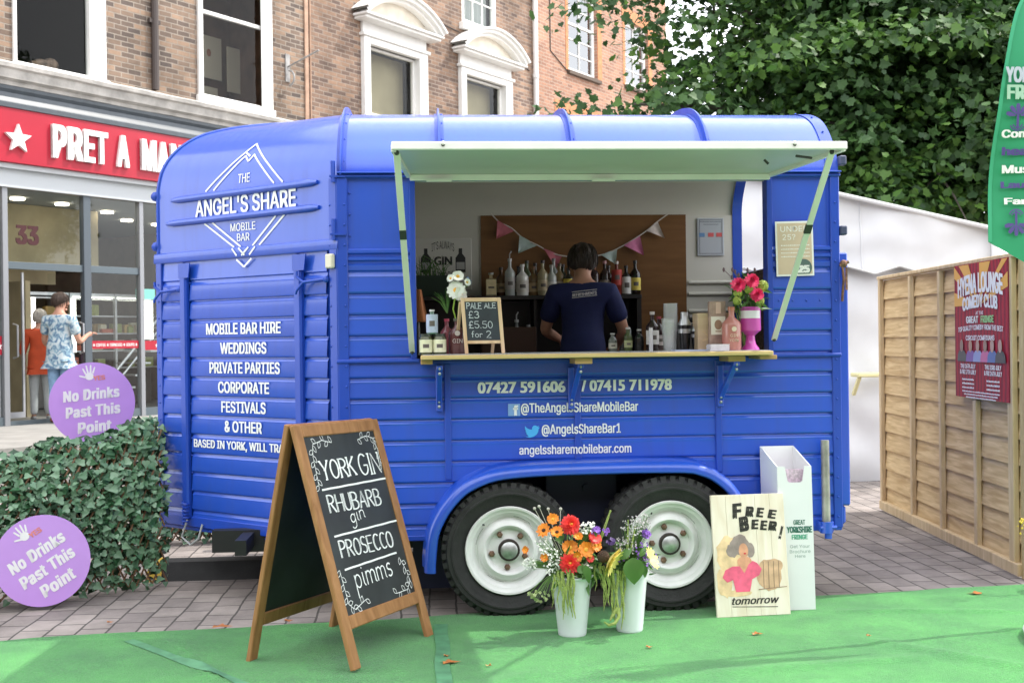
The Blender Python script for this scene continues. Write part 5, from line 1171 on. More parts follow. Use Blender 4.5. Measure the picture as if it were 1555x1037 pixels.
bird = [(0, .18), (.14, .10), (.28, .12), (.20, .22), (.12, .30), (.18, .32), (.08, .42), (.14, .44), (.06, .56), (.07, .74), (.20, .60), (.36, .53), (.48, .52), (.50, .66), (.60, .76), (.73, .76), (.80, .70), (.92, .75), (.85, .64), (.97, .65), (.88, .55), (.86, .38), (.76, .22), (.58, .10), (.36, .04), (.15, .08)]
ic = MB(); ic.prism([((x - .5) * .088, (y - .42) * .088) for x, y in bird], (.538, YS - .019, .936), EX, EZ, 0, .0012); build('social_icon', ic, mat('icon_sky', (.07, .42, .85), rough=.4), tr, flat=True)
# hatch lid, stays, counter and its brackets
aw = MB(); ab = [(-.09, 5.995, 2.278), (1.815, 5.995, 2.278)]; af = [(-.142, 5.06, 2.262), (1.872, 5.06, 2.262)]
def slab(mb, a, b, c, d, th):
    mb.add([a, b, c, d, *[(p[0], p[1], p[2] + th) for p in (a, b, c, d)]], [(0, 1, 2, 3), (7, 6, 5, 4), (0, 4, 5, 1), (1, 5, 6, 2), (2, 6, 7, 3), (3, 7, 4, 0)])
slab(aw, ab[0], ab[1], af[1], af[0], .022)
M_SAGE = mat('sage_paint', (.62, .625, .60), rough=.4, var=.06, vscale=2, bump=.05, bscale=9)
lid = build('hatch_lid', aw, M_SAGE, tr)
le = MB(); le.box(-.150, 5.035, 2.250, 1.882, 5.058, 2.286, .004)
for (a, b) in ((ab[0], af[0]), (ab[1], af[1])): le.bar((a[0], a[1], a[2] - .002), (b[0], b[1], b[2] - .002), .022, .030, (0, 0, 1))
le.box(-.085, 5.965, 2.245, 1.81, 5.99, 2.276, .003); le.box(.0, 5.94, 2.235, .13, 5.962, 2.25); le.box(.86, 5.94, 2.235, .98, 5.962, 2.25)
for x in (.075, 1.64): le.sphere((x, 5.033, 2.278), .01, 8)
build('lid_edge', le, mat('pale_sage', (.80, .785, .76), rough=.4, var=.04), lid)
le = MB()
for x in (.075, 1.64): le.sphere((x, 5.032, 2.272), .009, 8, (1, .5, 1))
le.tube([(1.70, 5.2, 2.246), (1.78, 5.22, 2.24)], .006, 6); le.tube([(1.58, 5.30, 2.245), (1.60, 5.30, 2.225)], .006, 6); build('lid_fitting', le, mat('dark_fitting', (.05, .05, .05), rough=.5), lid)
for (p, q) in (((-.128, 5.09, 2.245), (-.085, 6.005, 1.36)), ((1.826, 5.08, 2.245), (1.83, 6.0, 1.40))):
    p, q = Vector(p), Vector(q); m = MB(); m.bar(p, q, .030, .008, (0, 1, 1), .001); sty = build('stay', m, MATS['pale_sage'], tr)
    m = MB(); c = p.lerp(q, .37); d = (q - p).normalized(); m.bar(c - d * .028, c + d * .028, .033, .012, (0, 1, 1)); build('stay_joint', m, mat('dark_tape', (.04, .045, .04), rough=.5), sty)
    for e_ in (p, q): m = MB(); m.sphere(e_, .012, 8); build('pivot_bolt', m, mat('dark_tape', (.04, .045, .04)), sty)
M_CTR = wood_mat('counter_wood', (.50, .36, .15), (.66, .50, .24), (1, 9, 9), .4, .1)
ct = MB(); ct.box(-.04, 5.78, 1.322, 1.76, 6.32, 1.344, .004); ctr = build('counter', ct, M_CTR, tr)
ct = MB(); ct.box(-.03, 5.80, 1.344, 1.75, 6.31, 1.3475, .001); build('counter_top', ct, mat('counter_grey', (.42, .42, .44), rough=.35, var=.08), ctr)
for bx_ in ((-.04, 5.84, 1.298, .02, 6.04, 1.320), (.74, 5.81, 1.29, .83, 6.03, 1.320), (1.54, 5.84, 1.29, 1.63, 6.03, 1.320), (1.70, 5.82, 1.30, 1.79, 6.03, 1.3215)): ct = MB(); ct.box(*bx_, .002); build('counter_batten', ct, mat('raw_wood', (.45, .28, .12), rough=.7, var=.2), ctr)
for x, dx in ((.055, -.003), (.775, -.03), (1.585, -.045)):
    m = MB(); m.bar((x, 5.86, 1.285), (x + dx, YS - .03, 1.09), .026, .030, (0, 1, 0), .003); m.box(x - .016, 5.84, 1.268, x + .016, YS - .02, 1.292, .003); m.box(x + dx - .016, YS - .045, 1.05, x + dx + .016, YS - .018, 1.27, .003)
    b = build('counter_bracket', m, PAINT, tr); [build('bolt', MB().sphere(p_, .009, 6), M_STEEL, b) for p_ in ((x, 5.845, 1.275), (x + dx, YS - .052, 1.10), (x + dx, YS - .05, 1.075), (x, 5.85, 1.25))]
cs = MB(); cs.tube([(2.10, YS - .055, .40), (2.097, YS - .055, .862)], .022, 12); b = build('corner_steady', cs, mat('old_zinc', (.34, .33, .30), rough=.55, metal=.6, var=.35, vscale=14), tr)
cs = MB(); cs.tube([(2.10, YS - .055, .37), (2.10, YS - .055, .43)], .034, 12); cs.tube([(2.06, YS - .07, .40), (2.15, YS - .07, .40)], .010, 8); cs.box(2.06, YS - .06, .375, 2.14, YS, .43, .004); cs.tube([(2.11, YS - .055, .34), (2.11, YS - .055, .37)], .02, 8); build('steady_clamp', cs, PAINT, b)
# fittings inside: board, shelf, back bar
ib = MB(); ib.box(.37, YB - .062, 1.20, 1.805, YB - .052, 2.275); build('back_board', ib, wood_mat('brown_ply', (.15, .068, .022), (.20, .095, .032), (1, 8, 8), .4, .02), tr)
ib = MB(); ib.box(-.30, 7.58, 1.680, 1.42, 7.93, 1.708, .003); ib.box(-.30, 7.60, 1.10, -.27, 7.93, 1.68); ib.box(1.39, 7.60, .44, 1.42, 7.93, 1.68); ib.box(.70, 7.60, 1.34, .72, 7.93, 1.68); ib.box(-.30, 7.55, 1.30, 1.42, 7.93, 1.325, .003); ib.box(-.30, 7.9, .44, 1.42, 7.93, 1.68); ib.box(-.30, 7.6, .44, 1.42, 7.63, 1.3)
build('back_bar', ib, mat('black_shelf', (.014, .012, .012), rough=.4), tr)
ib = MB(); ib.box(.35, 7.56, 1.326, .71, 7.9, 1.50, .004); build('drawer_unit', ib, mat('dark_walnut', (.06, .028, .018), rough=.45), tr)
ib = MB(); ib.box(1.38, 6.34, 1.30, 1.80, 6.75, 1.50, .008); ib.box(1.0, 6.33, 1.20, 1.9, 6.9, 1.31, .004); build('ice_well', ib, mat('charcoal_box', (.035, .035, .038), rough=.4), tr)
# ================================================================== A-FRAME CHALKBOARD
M_OAK = wood_mat('oak_frame', (.25, .115, .042), (.38, .19, .08), (10, 10, 1.3), .5, .12)
M_BOARD = mat('chalk_black', (.018, .022, .024), rough=.55, var=.5, vscale=4)
M_CHALK = mat('chalk_white', (.82, .84, .84), rough=.8)
FL = Vector((-.345, 4.905, .0)); AX = Vector((.332, .64, 0)).normalized(); TLv = Vector((-.60, 5.10, 1.035)); AY = (TLv - Vector((-.352, 4.893, 0))); AY = (AY - AX * AY.dot(AX)).normalized(); AN = AX.cross(AY); _c, _s = cos(radians(1.7)), sin(radians(1.7)); AX, AY = AX * _c - AY * _s, AY * _c + AX * _s
RL = Vector((-.735, 5.262, 0))
ab_ = thing('a_board', 'tall oak framed double sided chalkboard listing drinks on the grass carpet', 'chalkboard', (-.4, 5.4, 0))
AW, AH = .722, 1.078; CZ = .014
def board_side(O, ex, ey, nn, name):
    m = MB(); s = .058; t = .024; sh = .004
    m.obox(O + ex * (s / 2) + ey * (AH / 2), ex, ey, nn, s, AH, t, sh); m.obox(O + ex * (AW - s / 2) + ey * (AH / 2), ex, ey, nn, s, AH, t, sh)
    m.obox(O + ex * (AW / 2) + ey * (AH - s / 2), ex, ey, nn, AW - 2 * s - .001, s - .002, t * .96, sh); m.obox(O + ex * (AW / 2) + ey * (.195), ex, ey, nn, AW - 2 * s - .001, s, t * .96, sh)
    f = build('frame', m, M_OAK, ab_)
    p = MB(); p.obox(O + ex * (AW / 2) + ey * ((AH - s + .22) / 2), ex, ey, nn, AW - 2 * s + .02, AH - s - .20, .008); build('board', p, M_BOARD, ab_)
    return f
O1 = FL + AX * .012 + Vector((0, 0, CZ + .010))
board_side(O1, AX, AY, AN, 'front')
BYv = (O1 + AY * AH - (RL + Vector((0, 0, CZ)))); BYv = (BYv - AX * BYv.dot(AX)).normalized(); BN = AX.cross(BYv)
O2 = O1 + AY * AH - BYv * AH - BN * .026
board_side(O2, AX, BYv, BN, 'rear')
for a in (.05, .68): h = MB(); h.obox(O1 + AX * a + AY * (AH - .01) - AN * .02, AX, AY, AN, .05, .03, .012, .003); build('hinge', h, M_STEEL, ab_)
ck = MB(); D = .0052
chalk(ck, 'YORK', .135, .822, .28, .085, O1, AX, AY, .0075, D, .0, True, .006); chalk(ck, 'GIN', .455, .815, .185, .10, O1, AX, AY, .0075, D, .0, True, .005)
chalk(ck, 'RHUBARB', .125, .672, .44, .078, O1, AX, AY, .0055, D, -.02, False, .007); chalk(ck, 'gin', .275, .607, .12, .062, O1, AX, AY, .0048, D, .12)
chalk(ck, 'PROSECCO', .128, .470, .45, .074, O1, AX, AY, .0052, D, -.03, False, .007); chalk(ck, 'pimms', .185, .325, .32, .095, O1, AX, AY, .0068, D, .02)
for (x0, y0, x1, y1) in ((.108, .778, .668, .782), (.112, .567, .668, .572), (.128, .416, .585, .425)): stroke(ck, [(x0 + (x1 - x0) * k / 8, y0 + (y1 - y0) * k / 8 + .001 * (k % 2)) for k in range(9)], O1, AX, AY, .0085, D)
def vine(pts, n):
    for k in range(n):
        t = k / (n - 1) * (len(pts) - 1); i = min(int(t), len(pts) - 2); f = t - i; x = pts[i][0] + (pts[i + 1][0] - pts[i][0]) * f; y = pts[i][1] + (pts[i + 1][1] - pts[i][1]) * f
        a = atan2(pts[i + 1][1] - pts[i][1], pts[i + 1][0] - pts[i][0]) + (.8 if k % 2 else -.8); L = .036
        for sg in (1, -1): stroke(ck, [(x + L * (q / 5) * cos(a) - sg * .010 * sin(pi * q / 5) * sin(a), y + L * (q / 5) * sin(a) + sg * .010 * sin(pi * q / 5) * cos(a)) for q in range(6)], O1, AX, AY, .0026, D)
    stroke(ck, pts, O1, AX, AY, .003, D)
vine([(.275, .985), (.2, 1.0), (.12, .985), (.10, .93), (.095, .86), (.09, .80)], 13); vine([(.50, .985), (.58, 1.0), (.645, .985), (.66, .92), (.655, .85)], 11)
vine([(.60, .40), (.63, .34), (.645, .28), (.60, .245), (.50, .245)], 11); vine([(.085, .42), (.088, .34), (.09, .27), (.13, .24), (.23, .265)], 11)
build('chalk_writing', ck, M_CHALK, ab_, flat=True)

# ================================================================== BUCKETS AND FLOWERS
M_BUCKET = mat('white_enamel', (.70, .74, .76), rough=.3, var=.05, vscale=6, coat=.3)
def bucket(x, y, rt, rb, h, label):
    m = MB(); z = carpet_z(x, y); T = Matrix.Translation((x, y, z))
    m.lathe([(rb * .9, .012), (rb, .0), (rb + .002, .004), (rb + .002, .01), (rt - .004, h - .012), (rt + .004, h - .008), (rt + .005, h - .002), (rt, h), (rt - .004, h - .004), (rb - .004, .014), (0, .014)], 40, T)
    o = build('flower_bucket', m, M_BUCKET, loc=(x, y, z)); tag(o, label, 'bucket', 'white flower buckets'); return z
b1 = bucket(.668, 5.47, .100, .066, .285, 'white tapered bucket holding the red and orange flowers'); b2 = bucket(.95, 5.50, .092, .062, .285, 'white tapered bucket holding the yellow and purple flowers')
GREEN = leaf_mat('bouquet_green', (.06, .16, .035), (.14, .28, .07), trans=.3); STEM = mat('stem_green', (.13, .24, .06), rough=.6, var=.2)
AMAR = mat('amaranth_green', (.30, .38, .10), rough=.8, var=.3, vscale=60, bump=.8, bscale=200); WHITEF = mat('white_floret', (.78, .80, .74), rough=.7); PURPF = mat('purple_floret', (.25, .10, .50), rough=.6, var=.3, vscale=40)
REDF = mat('red_petal', (.72, .035, .03), rough=.5, var=.15, vscale=30); ORF = mat('orange_petal', (.85, .25, .015), rough=.5, var=.25, vscale=40); YELF = mat('yellow_petal', (.86, .74, .22), rough=.5, var=.1, vscale=30); DISK = mat('dark_disc', (.05, .025, .012), rough=.8, bump=.6, bscale=150); GOLD = mat('gold_disc', (.75, .40, .05), rough=.7)
def petal_ring(mb, c, n, ax, count, r0, r1, w, cup, off=0., tw=0.):
    n = Vector(n).normalized(); u = n.orthogonal().normalized(); v = n.cross(u)
    for k in range(count):
        a = 2 * pi * (k + off) / count + random.uniform(-.06, .06); d = u * cos(a) + v * sin(a); s = n.cross(d); rr_ = r1 * random.uniform(.9, 1.06)
        P = lambda t, ww, hh: c + d * (r0 + (rr_ - r0) * t) + s * ww + n * hh
        vs = [P(0, -w * .35, 0), P(0, w * .35, 0), P(.55, w * .5, cup * .6), P(.55, -w * .5, cup * .6), P(.9, w * .32, cup * .9), P(.9, -w * .32, cup * .9), P(1.02, 0, cup)]
        mb.add(vs, [(0, 1, 2, 3), (3, 2, 4, 5), (5, 4, 6)])
def flower_stem(root, a, b, r=.004):
    m = MB(); m.tube([a, a.lerp(b, .5) + Vector((0, 0, .02)), b], [r, r, r * .8], 6); return build('stem', m, STEM, root)
def zinnia(root, c, n, R=.05):
    c, n = Vector(c), Vector(n).normalized(); m = MB()
    for k in range(6): petal_ring(m, c + n * (.0045 * k), n, None, 17 - 2 * k, .004, R * (1 - .14 * k), R * .34, .004 + .0035 * k - (.010 if k == 0 else 0), k * .5)
    f = build('zinnia', m, REDF, root, flat=True); d = MB(); d.sphere(c + n * .026, .010, 8, (1, 1, .7)); build('disc', d, GOLD, f)
def daisy(root, c, n, R, m_, dm, count=12, cup=.004, name='marigold', dr=.3, rows=2):
    c, n = Vector(c), Vector(n).normalized(); m = MB()
    for k in range(rows): petal_ring(m, c + n * .003 * k, n, None, count, R * dr * .6, R * (1 - .1 * k), R * .42, cup, .5 * k)
    f = build(name, m, m_, root, flat=True); d = MB(); q = n.to_track_quat('Z', 'Y').to_matrix(); d.sphere(c + n * .005, R * dr, 10, (1, 1, .5), q); build('disc', d, dm, f)
def floret_cloud(root, c, R, n, m_, name, fr=.004, stems=True, sc=(1, 1, 1), base=None):
    m = MB(); c = Vector(c); pts = []
    for k in range(n):
        d = Vector((random.gauss(0, 1), random.gauss(0, 1), random.gauss(0, 1))).normalized() * R * random.uniform(.25, 1) ** .6; d = Vector((d.x * sc[0], d.y * sc[1], d.z * sc[2])); p = c + d; pts.append(p)
        q = Vector((random.gauss(0, .5), -1, random.gauss(.4, .5))); petal_ring(m, p, q, None, 5, 0, fr * random.uniform(.8, 1.5), fr * 1.1, .001)
    f = build(name, m, m_, root, flat=True)
    if stems:
        s = MB(); b = Vector(base) if base else c - Vector((0, 0, R * 1.4))
        for p in pts[::2]: s.tube([b, b.lerp(p, .6) + Vector((0, 0, .01)), p], [.0016, .0012, .0008], 4, False)
        build('sprig', s, STEM, f)
def tassel(root, p0, L, sway, r=.006):
    m = MB()
    for q in range(3):
        P = []; R_ = []; o = Vector((random.gauss(0, r * .8), random.gauss(0, r * .5), 0)); l = L * random.uniform(.72, 1.05); ph = random.uniform(0, 6)
        for k in range(22):
            t = k / 21; P.append(Vector(p0) + o * (1 - .2 * t) + Vector((sway * t * t + .005 * sin(8 * t + ph), -.012 * t, -l * t))); R_.append(r * .46 * (.75 + .45 * abs(sin(31 * t + ph))) * (1 - .7 * t ** 3))
        m.tube(P, R_, 6)
    build('tassel', m, AMAR, root)
def leaf_blade(root, c, n, up, L, Wd):
    n, up = Vector(n).normalized(), Vector(up).normalized(); up = (up - n * up.dot(n)).normalized(); s = up.cross(n); m = MB(); rows = []
    for k in range(9):
        t = k / 8; w = Wd * (sin(pi * min(1, t * 1.0) ** .75) ** .9 if 0 < t < 1 else 0); cc = Vector(c) + up * L * t + n * (-.06 * L * t * t * 4 + .02 * L)
        rows.append([cc - s * w + n * w * .3, cc, cc + s * w + n * w * .3])
    m.grid(rows); build('leaf', m, GREEN, root, sharp=80)
def greens(root, c, R, H, n, seed):
    rs = np.random.RandomState(seed); a = rs.uniform(0, 2 * pi, n); r = R * np.sqrt(rs.uniform(0, 1, n)); P = np.stack([c[0] + r * np.cos(a), c[1] + r * np.sin(a) * .7, c[2] + H * rs.uniform(0, 1, n) * (1.1 - r / R * .5)], 1)
    Nn = rs.normal(size=(n, 3)) * .6 + np.array([0, -.6, .4]); LN = [(.10, .1), (.14, .35), (.10, .7), (0, 1.1), (-.10, .7), (-.14, .35), (-.10, .1)]
    T, F = lobed(LN, .2); leaves_mesh('foliage', T, F, P, Nn, rs.uniform(0, 2 * pi, n), rs.uniform(.03, .075, n), GREEN, root)
    s = MB()
    for k in range(16):
        q = P[k]; s.tube([(c[0] + (q[0] - c[0]) * .25, c[1] + (q[1] - c[1]) * .25, c[2] - .2), tuple(q)], .0028, 5)
    build('stems', s, STEM, root)
B1 = Vector((.668, 5.46, .285)); Yf = 5.375
def bq(px, py, y=Yf):
    """flower head placed over its bucket: offsets measured at that bucket"""
    k = y / 1750.; return Vector(((px - 650) * k - .0, y, 1.42 + (513.3 + .0 - py - .013 * (px - 777)) * k))
bo = thing('flower_bouquet', 'bunch of red zinnias and orange marigolds with white sprays in a bucket', 'flowers', tuple(B1))
greens(bo, (.665, 5.46, .27), .12, .20, 230, 1)
zinnia(bo, bq(863, 797), (.05, -1, .35), .052); zinnia(bo, bq(861, 856), (-.05, -1, .30), .055); daisy(bo, bq(899, 817), (.3, -.8, .5), .036, REDF, REDF, 14, .008, 'red_flower', .3, 3); daisy(bo, bq(892, 848), (.2, -.8, .3), .022, REDF, GOLD, 12, .006, 'red_flower')
for (x, y, n, R) in ((836, 788, (-.1, -.9, .4), .030), (822, 805, (-.4, -.8, .5), .036), (842, 808, (-.1, -.7, .6), .033), (862, 832, (-.1, -.9, .4), .042), (886, 835, (.2, -.9, .3), .043), (874, 815, (.0, -.8, .6), .024), (901, 829, (.3, -.9, .4), .032), (824, 846, (-.6, -.7, .2), .024), (795, 834, (-.6, -.7, .2), .020), (873, 845, (0, -1, .1), .026)):
    daisy(bo, bq(x, y, Yf + random.uniform(-.01, .03)), n, R, ORF, DISK if R > .03 and x < 850 else GOLD, 9, .010, 'marigold', .26)
for (x, y, R, n, sc) in ((822, 826, .045, 60, (1, 1, 1)), (890, 803, .05, 70, (1, 1, .8)), (833, 862, .045, 60, (.9, 1, .8)), (800, 855, .042, 90, (1, .5, .7)), (886, 862, .03, 30, (1, 1, 1)), (836, 845, .04, 50, (1, 1, 1))): floret_cloud(bo, bq(x, y, 5.40), R, n, WHITEF, 'baby_breath', .0042, True, sc, (.66, 5.45, .30))
floret_cloud(bo, bq(812, 905, 5.36), .05, 26, leaf_mat('seed_green', (.30, .38, .14), (.42, .5, .25)), 'umbel', .007, True, (1, .6, .7), bq(838, 868, 5.40)); floret_cloud(bo, bq(902, 806, 5.37), .022, 22, PURPF, 'purple_spray', .007); floret_cloud(bo, bq(918, 807, 5.40), .018, 12, PURPF, 'purple_spray', .006)
for (x, y) in ((815, 768), (829, 772), (848, 772), (808, 771)):
    m = MB(); e = bq(x, y, 5.42); m.tube([(.66, 5.45, .30), bq((x + 845) / 2, (y + 840) / 2, 5.42), e], [.0022, .002, .0016], 5); m.sphere(e, .008, 7); build('seed_head', m, mat('seed_grey', (.50, .48, .42), rough=.8), bo)
for (x0, y0, L, sw, r) in ((838, 872, .15, -.012, .006), (851, 868, .22, .004, .010), (863, 870, .235, .006, .012), (858, 862, .24, -.004, .008), (845, 866, .20, -.006, .006)): tassel(bo, bq(x0, y0, 5.355), L, sw, r)
leaf_blade(bo, bq(885, 858, 5.36), (0, -1, .2), (.2, -.2, -1), .09, .02); leaf_blade(bo, bq(850, 822, 5.40), (-.1, -1, .4), (-.3, 0, .6), .06, .022); leaf_blade(bo, bq(872, 868, 5.35), (.2, -1, .3), (.6, 0, .3), .05, .02)
bo2 = thing('flower_bouquet', 'bunch of yellow sunflower and purple meadow flowers in a bucket', 'flowers', (.95, 5.5, .285))
greens(bo2, (.95, 5.49, .27), .10, .17, 170, 2)
for (x, y, R, n, m_, nm, fr_) in ((960, 800, .06, 110, mat('grey_floret', (.48, .45, .46), rough=.8), 'meadow_grass', .0035), (948, 830, .055, 110, MATS['grey_floret'], 'meadow_grass', .0035), (975, 795, .045, 60, MATS['grey_floret'], 'meadow_grass', .0035), (975, 840, .05, 40, PURPF, 'purple_spray', .0045), (980, 812, .022, 30, PURPF, 'purple_spray', .008), (985, 850, .045, 26, PURPF, 'purple_spray', .005), (940, 848, .03, 12, PURPF, 'purple_spray', .005), (924, 823, .018, 14, mat('dark_purple', (.07, .03, .16), rough=.6), 'purple_spray', .010)): floret_cloud(bo2, bq(x, y, 5.43), R, n, m_, nm, fr_, True, (1, .6, 1), (.95, 5.49, .30))
for (x0, y0, x1, y1, r) in ((950, 850, 952, 790, .008), (955, 840, 963, 800, .007), (905, 830, 925, 775, .010)):
    m = MB(); p0, p1 = bq(x0, y0, 5.42), bq(x1, y1, 5.42); m.tube([p0.lerp(p1, k / 10) for k in range(11)], [r * (.5 + .5 * abs(sin(k * 1.7))) * (1 - .5 * k / 10) for k in range(11)], 7); build('grass_spike', m, AMAR, bo2)
for (x0, y0, L, sw, r) in ((922, 862, .22, .004, .010), (930, 866, .26, .004, .014), (916, 864, .20, -.006, .007), (938, 868, .27, -.004, .011), (907, 855, .13, .008, .007), (900, 858, .12, .002, .005), (912, 860, .17, .012, .008)): tassel(bo2, bq(x0, y0, 5.40), L, sw, r)
m = MB(); m.tube([bq(934, 925, 5.38), bq(936, 938, 5.36), bq(930, 948, 5.34), bq(920, 951, 5.33), bq(913, 946, 5.33)], [.012, .009, .008, .007, .004], 7); m.tube([bq(934, 925, 5.38), bq(925, 938, 5.36), bq(922, 944, 5.35)], [.01, .008, .003], 7); build('tassel', m, AMAR, bo2)
c = bq(922, 850, 5.36); nn_ = Vector((.75, -.35, -.45)).normalized(); m = MB()
for k in range(2): petal_ring(m, c + nn_ * .004 * k, nn_, None, 17, .016, .080 - .008 * k, .024, .022 + .012 * k, .5 * k)
sf = build('sunflower', m, YELF, bo2, flat=True); m = MB(); m.sphere(bq(913, 846, 5.35), .030, 12, (1, .8, 1)); build('disc', m, DISK, sf)
m = MB(); c = bq(984, 850, 5.37); nn_ = Vector((.55, -.3, .3)); petal_ring(m, c, nn_, None, 12, .010, .058, .022, .02); build('sunflower', m, YELF, bo2, flat=True)
leaf_blade(bo2, bq(958, 848, 5.385), (0, -1, .25), (.05, -.1, -1), .125, .052); leaf_blade(bo2, bq(938, 850, 5.40), (-.3, -1, .2), (.6, 0, .5), .08, .02); leaf_blade(bo2, bq(968, 846, 5.40), (.3, -1, .2), (.7, 0, .6), .07, .014); leaf_blade(bo2, bq(975, 860, 5.40), (.3, -1, .2), (.1, 0, -.8), .06, .016)

# ================================================================== BEER BOARD AND LEAFLET BOX
fbd = thing('beer_board', 'painted pale wooden board promising free beer tomorrow, leaning on the wheel', 'sign', (1.62, 5.72, 0))
FO = Vector((1.425, 5.690, .012)); fx = Vector((.388, .030, .0)).normalized(); fy = Vector((.022, .085, .585)); fy = (fy - fx * fy.dot(fx)).normalized(); fx = Vector((fx.x, fx.y, .0)); fn = fx.cross(fy)
FW, FH = .386, .607
m = MB()
for k in range(5): m.obox(FO + fx * (FW * (k + .5) / 5) + fy * (FH / 2), fx, fy, fn, FW / 5 - .0008, FH, .018, .0012)
build('panel', m, wood_mat('pine_board', (.74, .64, .50), (.84, .77, .66), (9, 9, .9), .6, .08), fbd)
def fq(x, y, o=.0): return FO + fx * (x * FW) + fy * (y * FH) + fn * (.0095 + o)
m = [MB(), MB()]
for q_, (s_t, x, y, w, h, ang_) in enumerate((('F', .35, .865, .056, .078, 4), ('R', .52, .855, .046, .054, -4), ('E', .665, .845, .042, .050, -6), ('E', .83, .828, .048, .046, -8), ('B', .43, .755, .054, .076, 8), ('E', .585, .748, .042, .050, 0), ('E', .705, .738, .040, .050, -4), ('R', .825, .730, .046, .050, -6), ('!', .935, .672, .016, .070, -14))):
    a = radians(ang_); ex_ = fx * cos(a) + fy * sin(a); ey_ = fy * cos(a) - fx * sin(a); text(m[q_ > 3], s_t, fq(x, y, .001), ex_, ey_, w, h, .075, shear=.14)
for q_ in m: build('lettering', q_, mat('black_brush', (.02, .018, .015), rough=.6), fbd, flat=True)
m = MB(); text(m, 'tomorrow', fq(.53, .125, .001), fx, fy, .25, .034, .02, shear=.3); m.obox(fq(.52, .075, .0006), (fx - fy * .04).normalized(), fy, fn, .24, .003, .0006)
build('lettering', m, mat('black_brush', (.02, .018, .015), rough=.6), fbd, flat=True)
def ell(cx, cy, rx, ry, n=22, wob=.0, seed=0):
    r_ = random.Random(seed); return [((cx + rx * cos(2 * pi * k / n) * (1 + r_.uniform(-wob, wob))) * FW, (cy + ry * sin(2 * pi * k / n) * (1 + r_.uniform(-wob, wob))) * FH) for k in range(n)]
pz = FO + fn * .0095
def paint(name, col, shapes, o, rough=.7):
    m = MB()
    for k, s_ in enumerate(shapes): m.prism(s_, pz, fx, fy, o + .00006 * k, o + .0003 + .00006 * k)
    build(name, m, mat('paint_' + name + '%d' % len(MATS), col, rough=rough, var=.22, vscale=22), fbd, flat=True)
paint('painted_ground', (.76, .55, .32), [ell(.22, .50, .19, .16, 26, .10, 1), ell(.12, .28, .10, .12, 20, .14, 2), ell(.28, .19, .22, .025, 20, .1, 3)], .0004)
paint('painted_barrel', (.62, .40, .25), [ell(.74, .33, .17, .13, 22, .07, 4), ell(.80, .40, .13, .06, 18, .08, 5)], .0005); paint('painted_line', (.30, .19, .12), [[(.58 * FW, .21 * FH), (.97 * FW, .225 * FH), (.97 * FW, .231 * FH), (.58 * FW, .217 * FH)]] + [[(x * FW, .22 * FH), ((x + .012) * FW, .22 * FH), ((x + .02) * FW, .44 * FH), ((x + .01) * FW, .44 * FH)] for x in (.65, .72, .79, .86)], .001)
paint('painted_hair', (.30, .24, .22), [ell(.36, .58, .13, .085, 20, .14, 6), ell(.25, .54, .08, .06, 16, .15, 7), ell(.50, .54, .06, .06, 16, .12, 8)], .0011)
paint('painted_skin', (.66, .33, .20), [ell(.405, .535, .065, .062, 18, .03, 9), ell(.41, .44, .10, .05, 16, .05, 10), ell(.40, .39, .04, .06, 14, .0, 1)], .0015)
paint('painted_blouse', (.78, .12, .22), [[(x * FW, y * FH) for x, y in ((.14, .38), (.10, .32), (.16, .28), (.24, .30), (.27, .20), (.46, .20), (.50, .30), (.60, .33), (.64, .38), (.58, .43), (.52, .45), (.46, .42), (.40, .35), (.34, .41), (.24, .41))]], .0019); paint('painted_lips', (.60, .06, .06), [ell(.42, .512, .018, .008, 10, 0, 1)], .0024)

lbx = thing('leaflet_box', 'tall white card leaflet dispenser standing behind the beer board', 'dispenser', (1.85, 5.85, 0))
LF = Vector((1.787, 5.79, .006)); lx = Vector((1, .03, 0)).normalized(); ly = Vector((-.17, 1, 0)).normalized(); LW, LDp, LHf, LHb = .182, .19, .742, .83
lz = (Vector((-.008, .02, .75))).normalized()
def lq(a, b, c): return LF + lx * a + ly * b + lz * c
wl = .004; m = MB()
m.prism([(0, 0), (LW, 0), (LW, LHf), (.145, LHf), (.132, LHf - .075), (.122, LHf - .083), (.064, LHf - .083), (.053, LHf - .075), (.040, LHf), (0, LHf)], LF, lx, lz, 0, -wl); build('front_panel', m, mat('white_card', (.80, .80, .82), rough=.5, var=.02), lbx, sharp=20)
m = MB()
for a in (wl / 2, LW - wl / 2):
    vs = [lq(a + d, b, c) for d in (-wl / 2, wl / 2) for b, c in ((wl, 0), (LDp, 0), (LDp, LHb), (wl, LHf))]; m.add(vs, [(0, 1, 2, 3), (7, 6, 5, 4), (0, 4, 5, 1), (1, 5, 6, 2), (2, 6, 7, 3), (3, 7, 4, 0)])
build('side_panel', m, MATS['white_card'], lbx, flat=True)
m = MB(); vs = [lq(a, b, c) for b in (LDp, LDp + wl) for a, c in ((0, 0), (LW, 0), (LW, LHb), (0, LHb))]; m.add(vs, [(0, 1, 2, 3), (7, 6, 5, 4), (0, 4, 5, 1), (1, 5, 6, 2), (2, 6, 7, 3), (3, 7, 4, 0)]); build('back_panel', m, MATS['white_card'], lbx, flat=True)
m = Lines(); FNl = lx.cross(lz)
text(m, 'GREAT', lq(.108, -.001, .455), lx, lz, .062, .026, .03); text(m, 'YORKSHIRE', lq(.108, -.001, .418), lx, lz, .135, .034, .05); build('lettering', m, mat('print_green', (.05, .17, .13), rough=.5), lbx, flat=True)
m = MB(); text(m, 'FRINGE', lq(.108, -.001, .380), lx, lz, .085, .026, .05); build('lettering', m, mat('print_mint', (.12, .40, .28), rough=.5), lbx, flat=True)
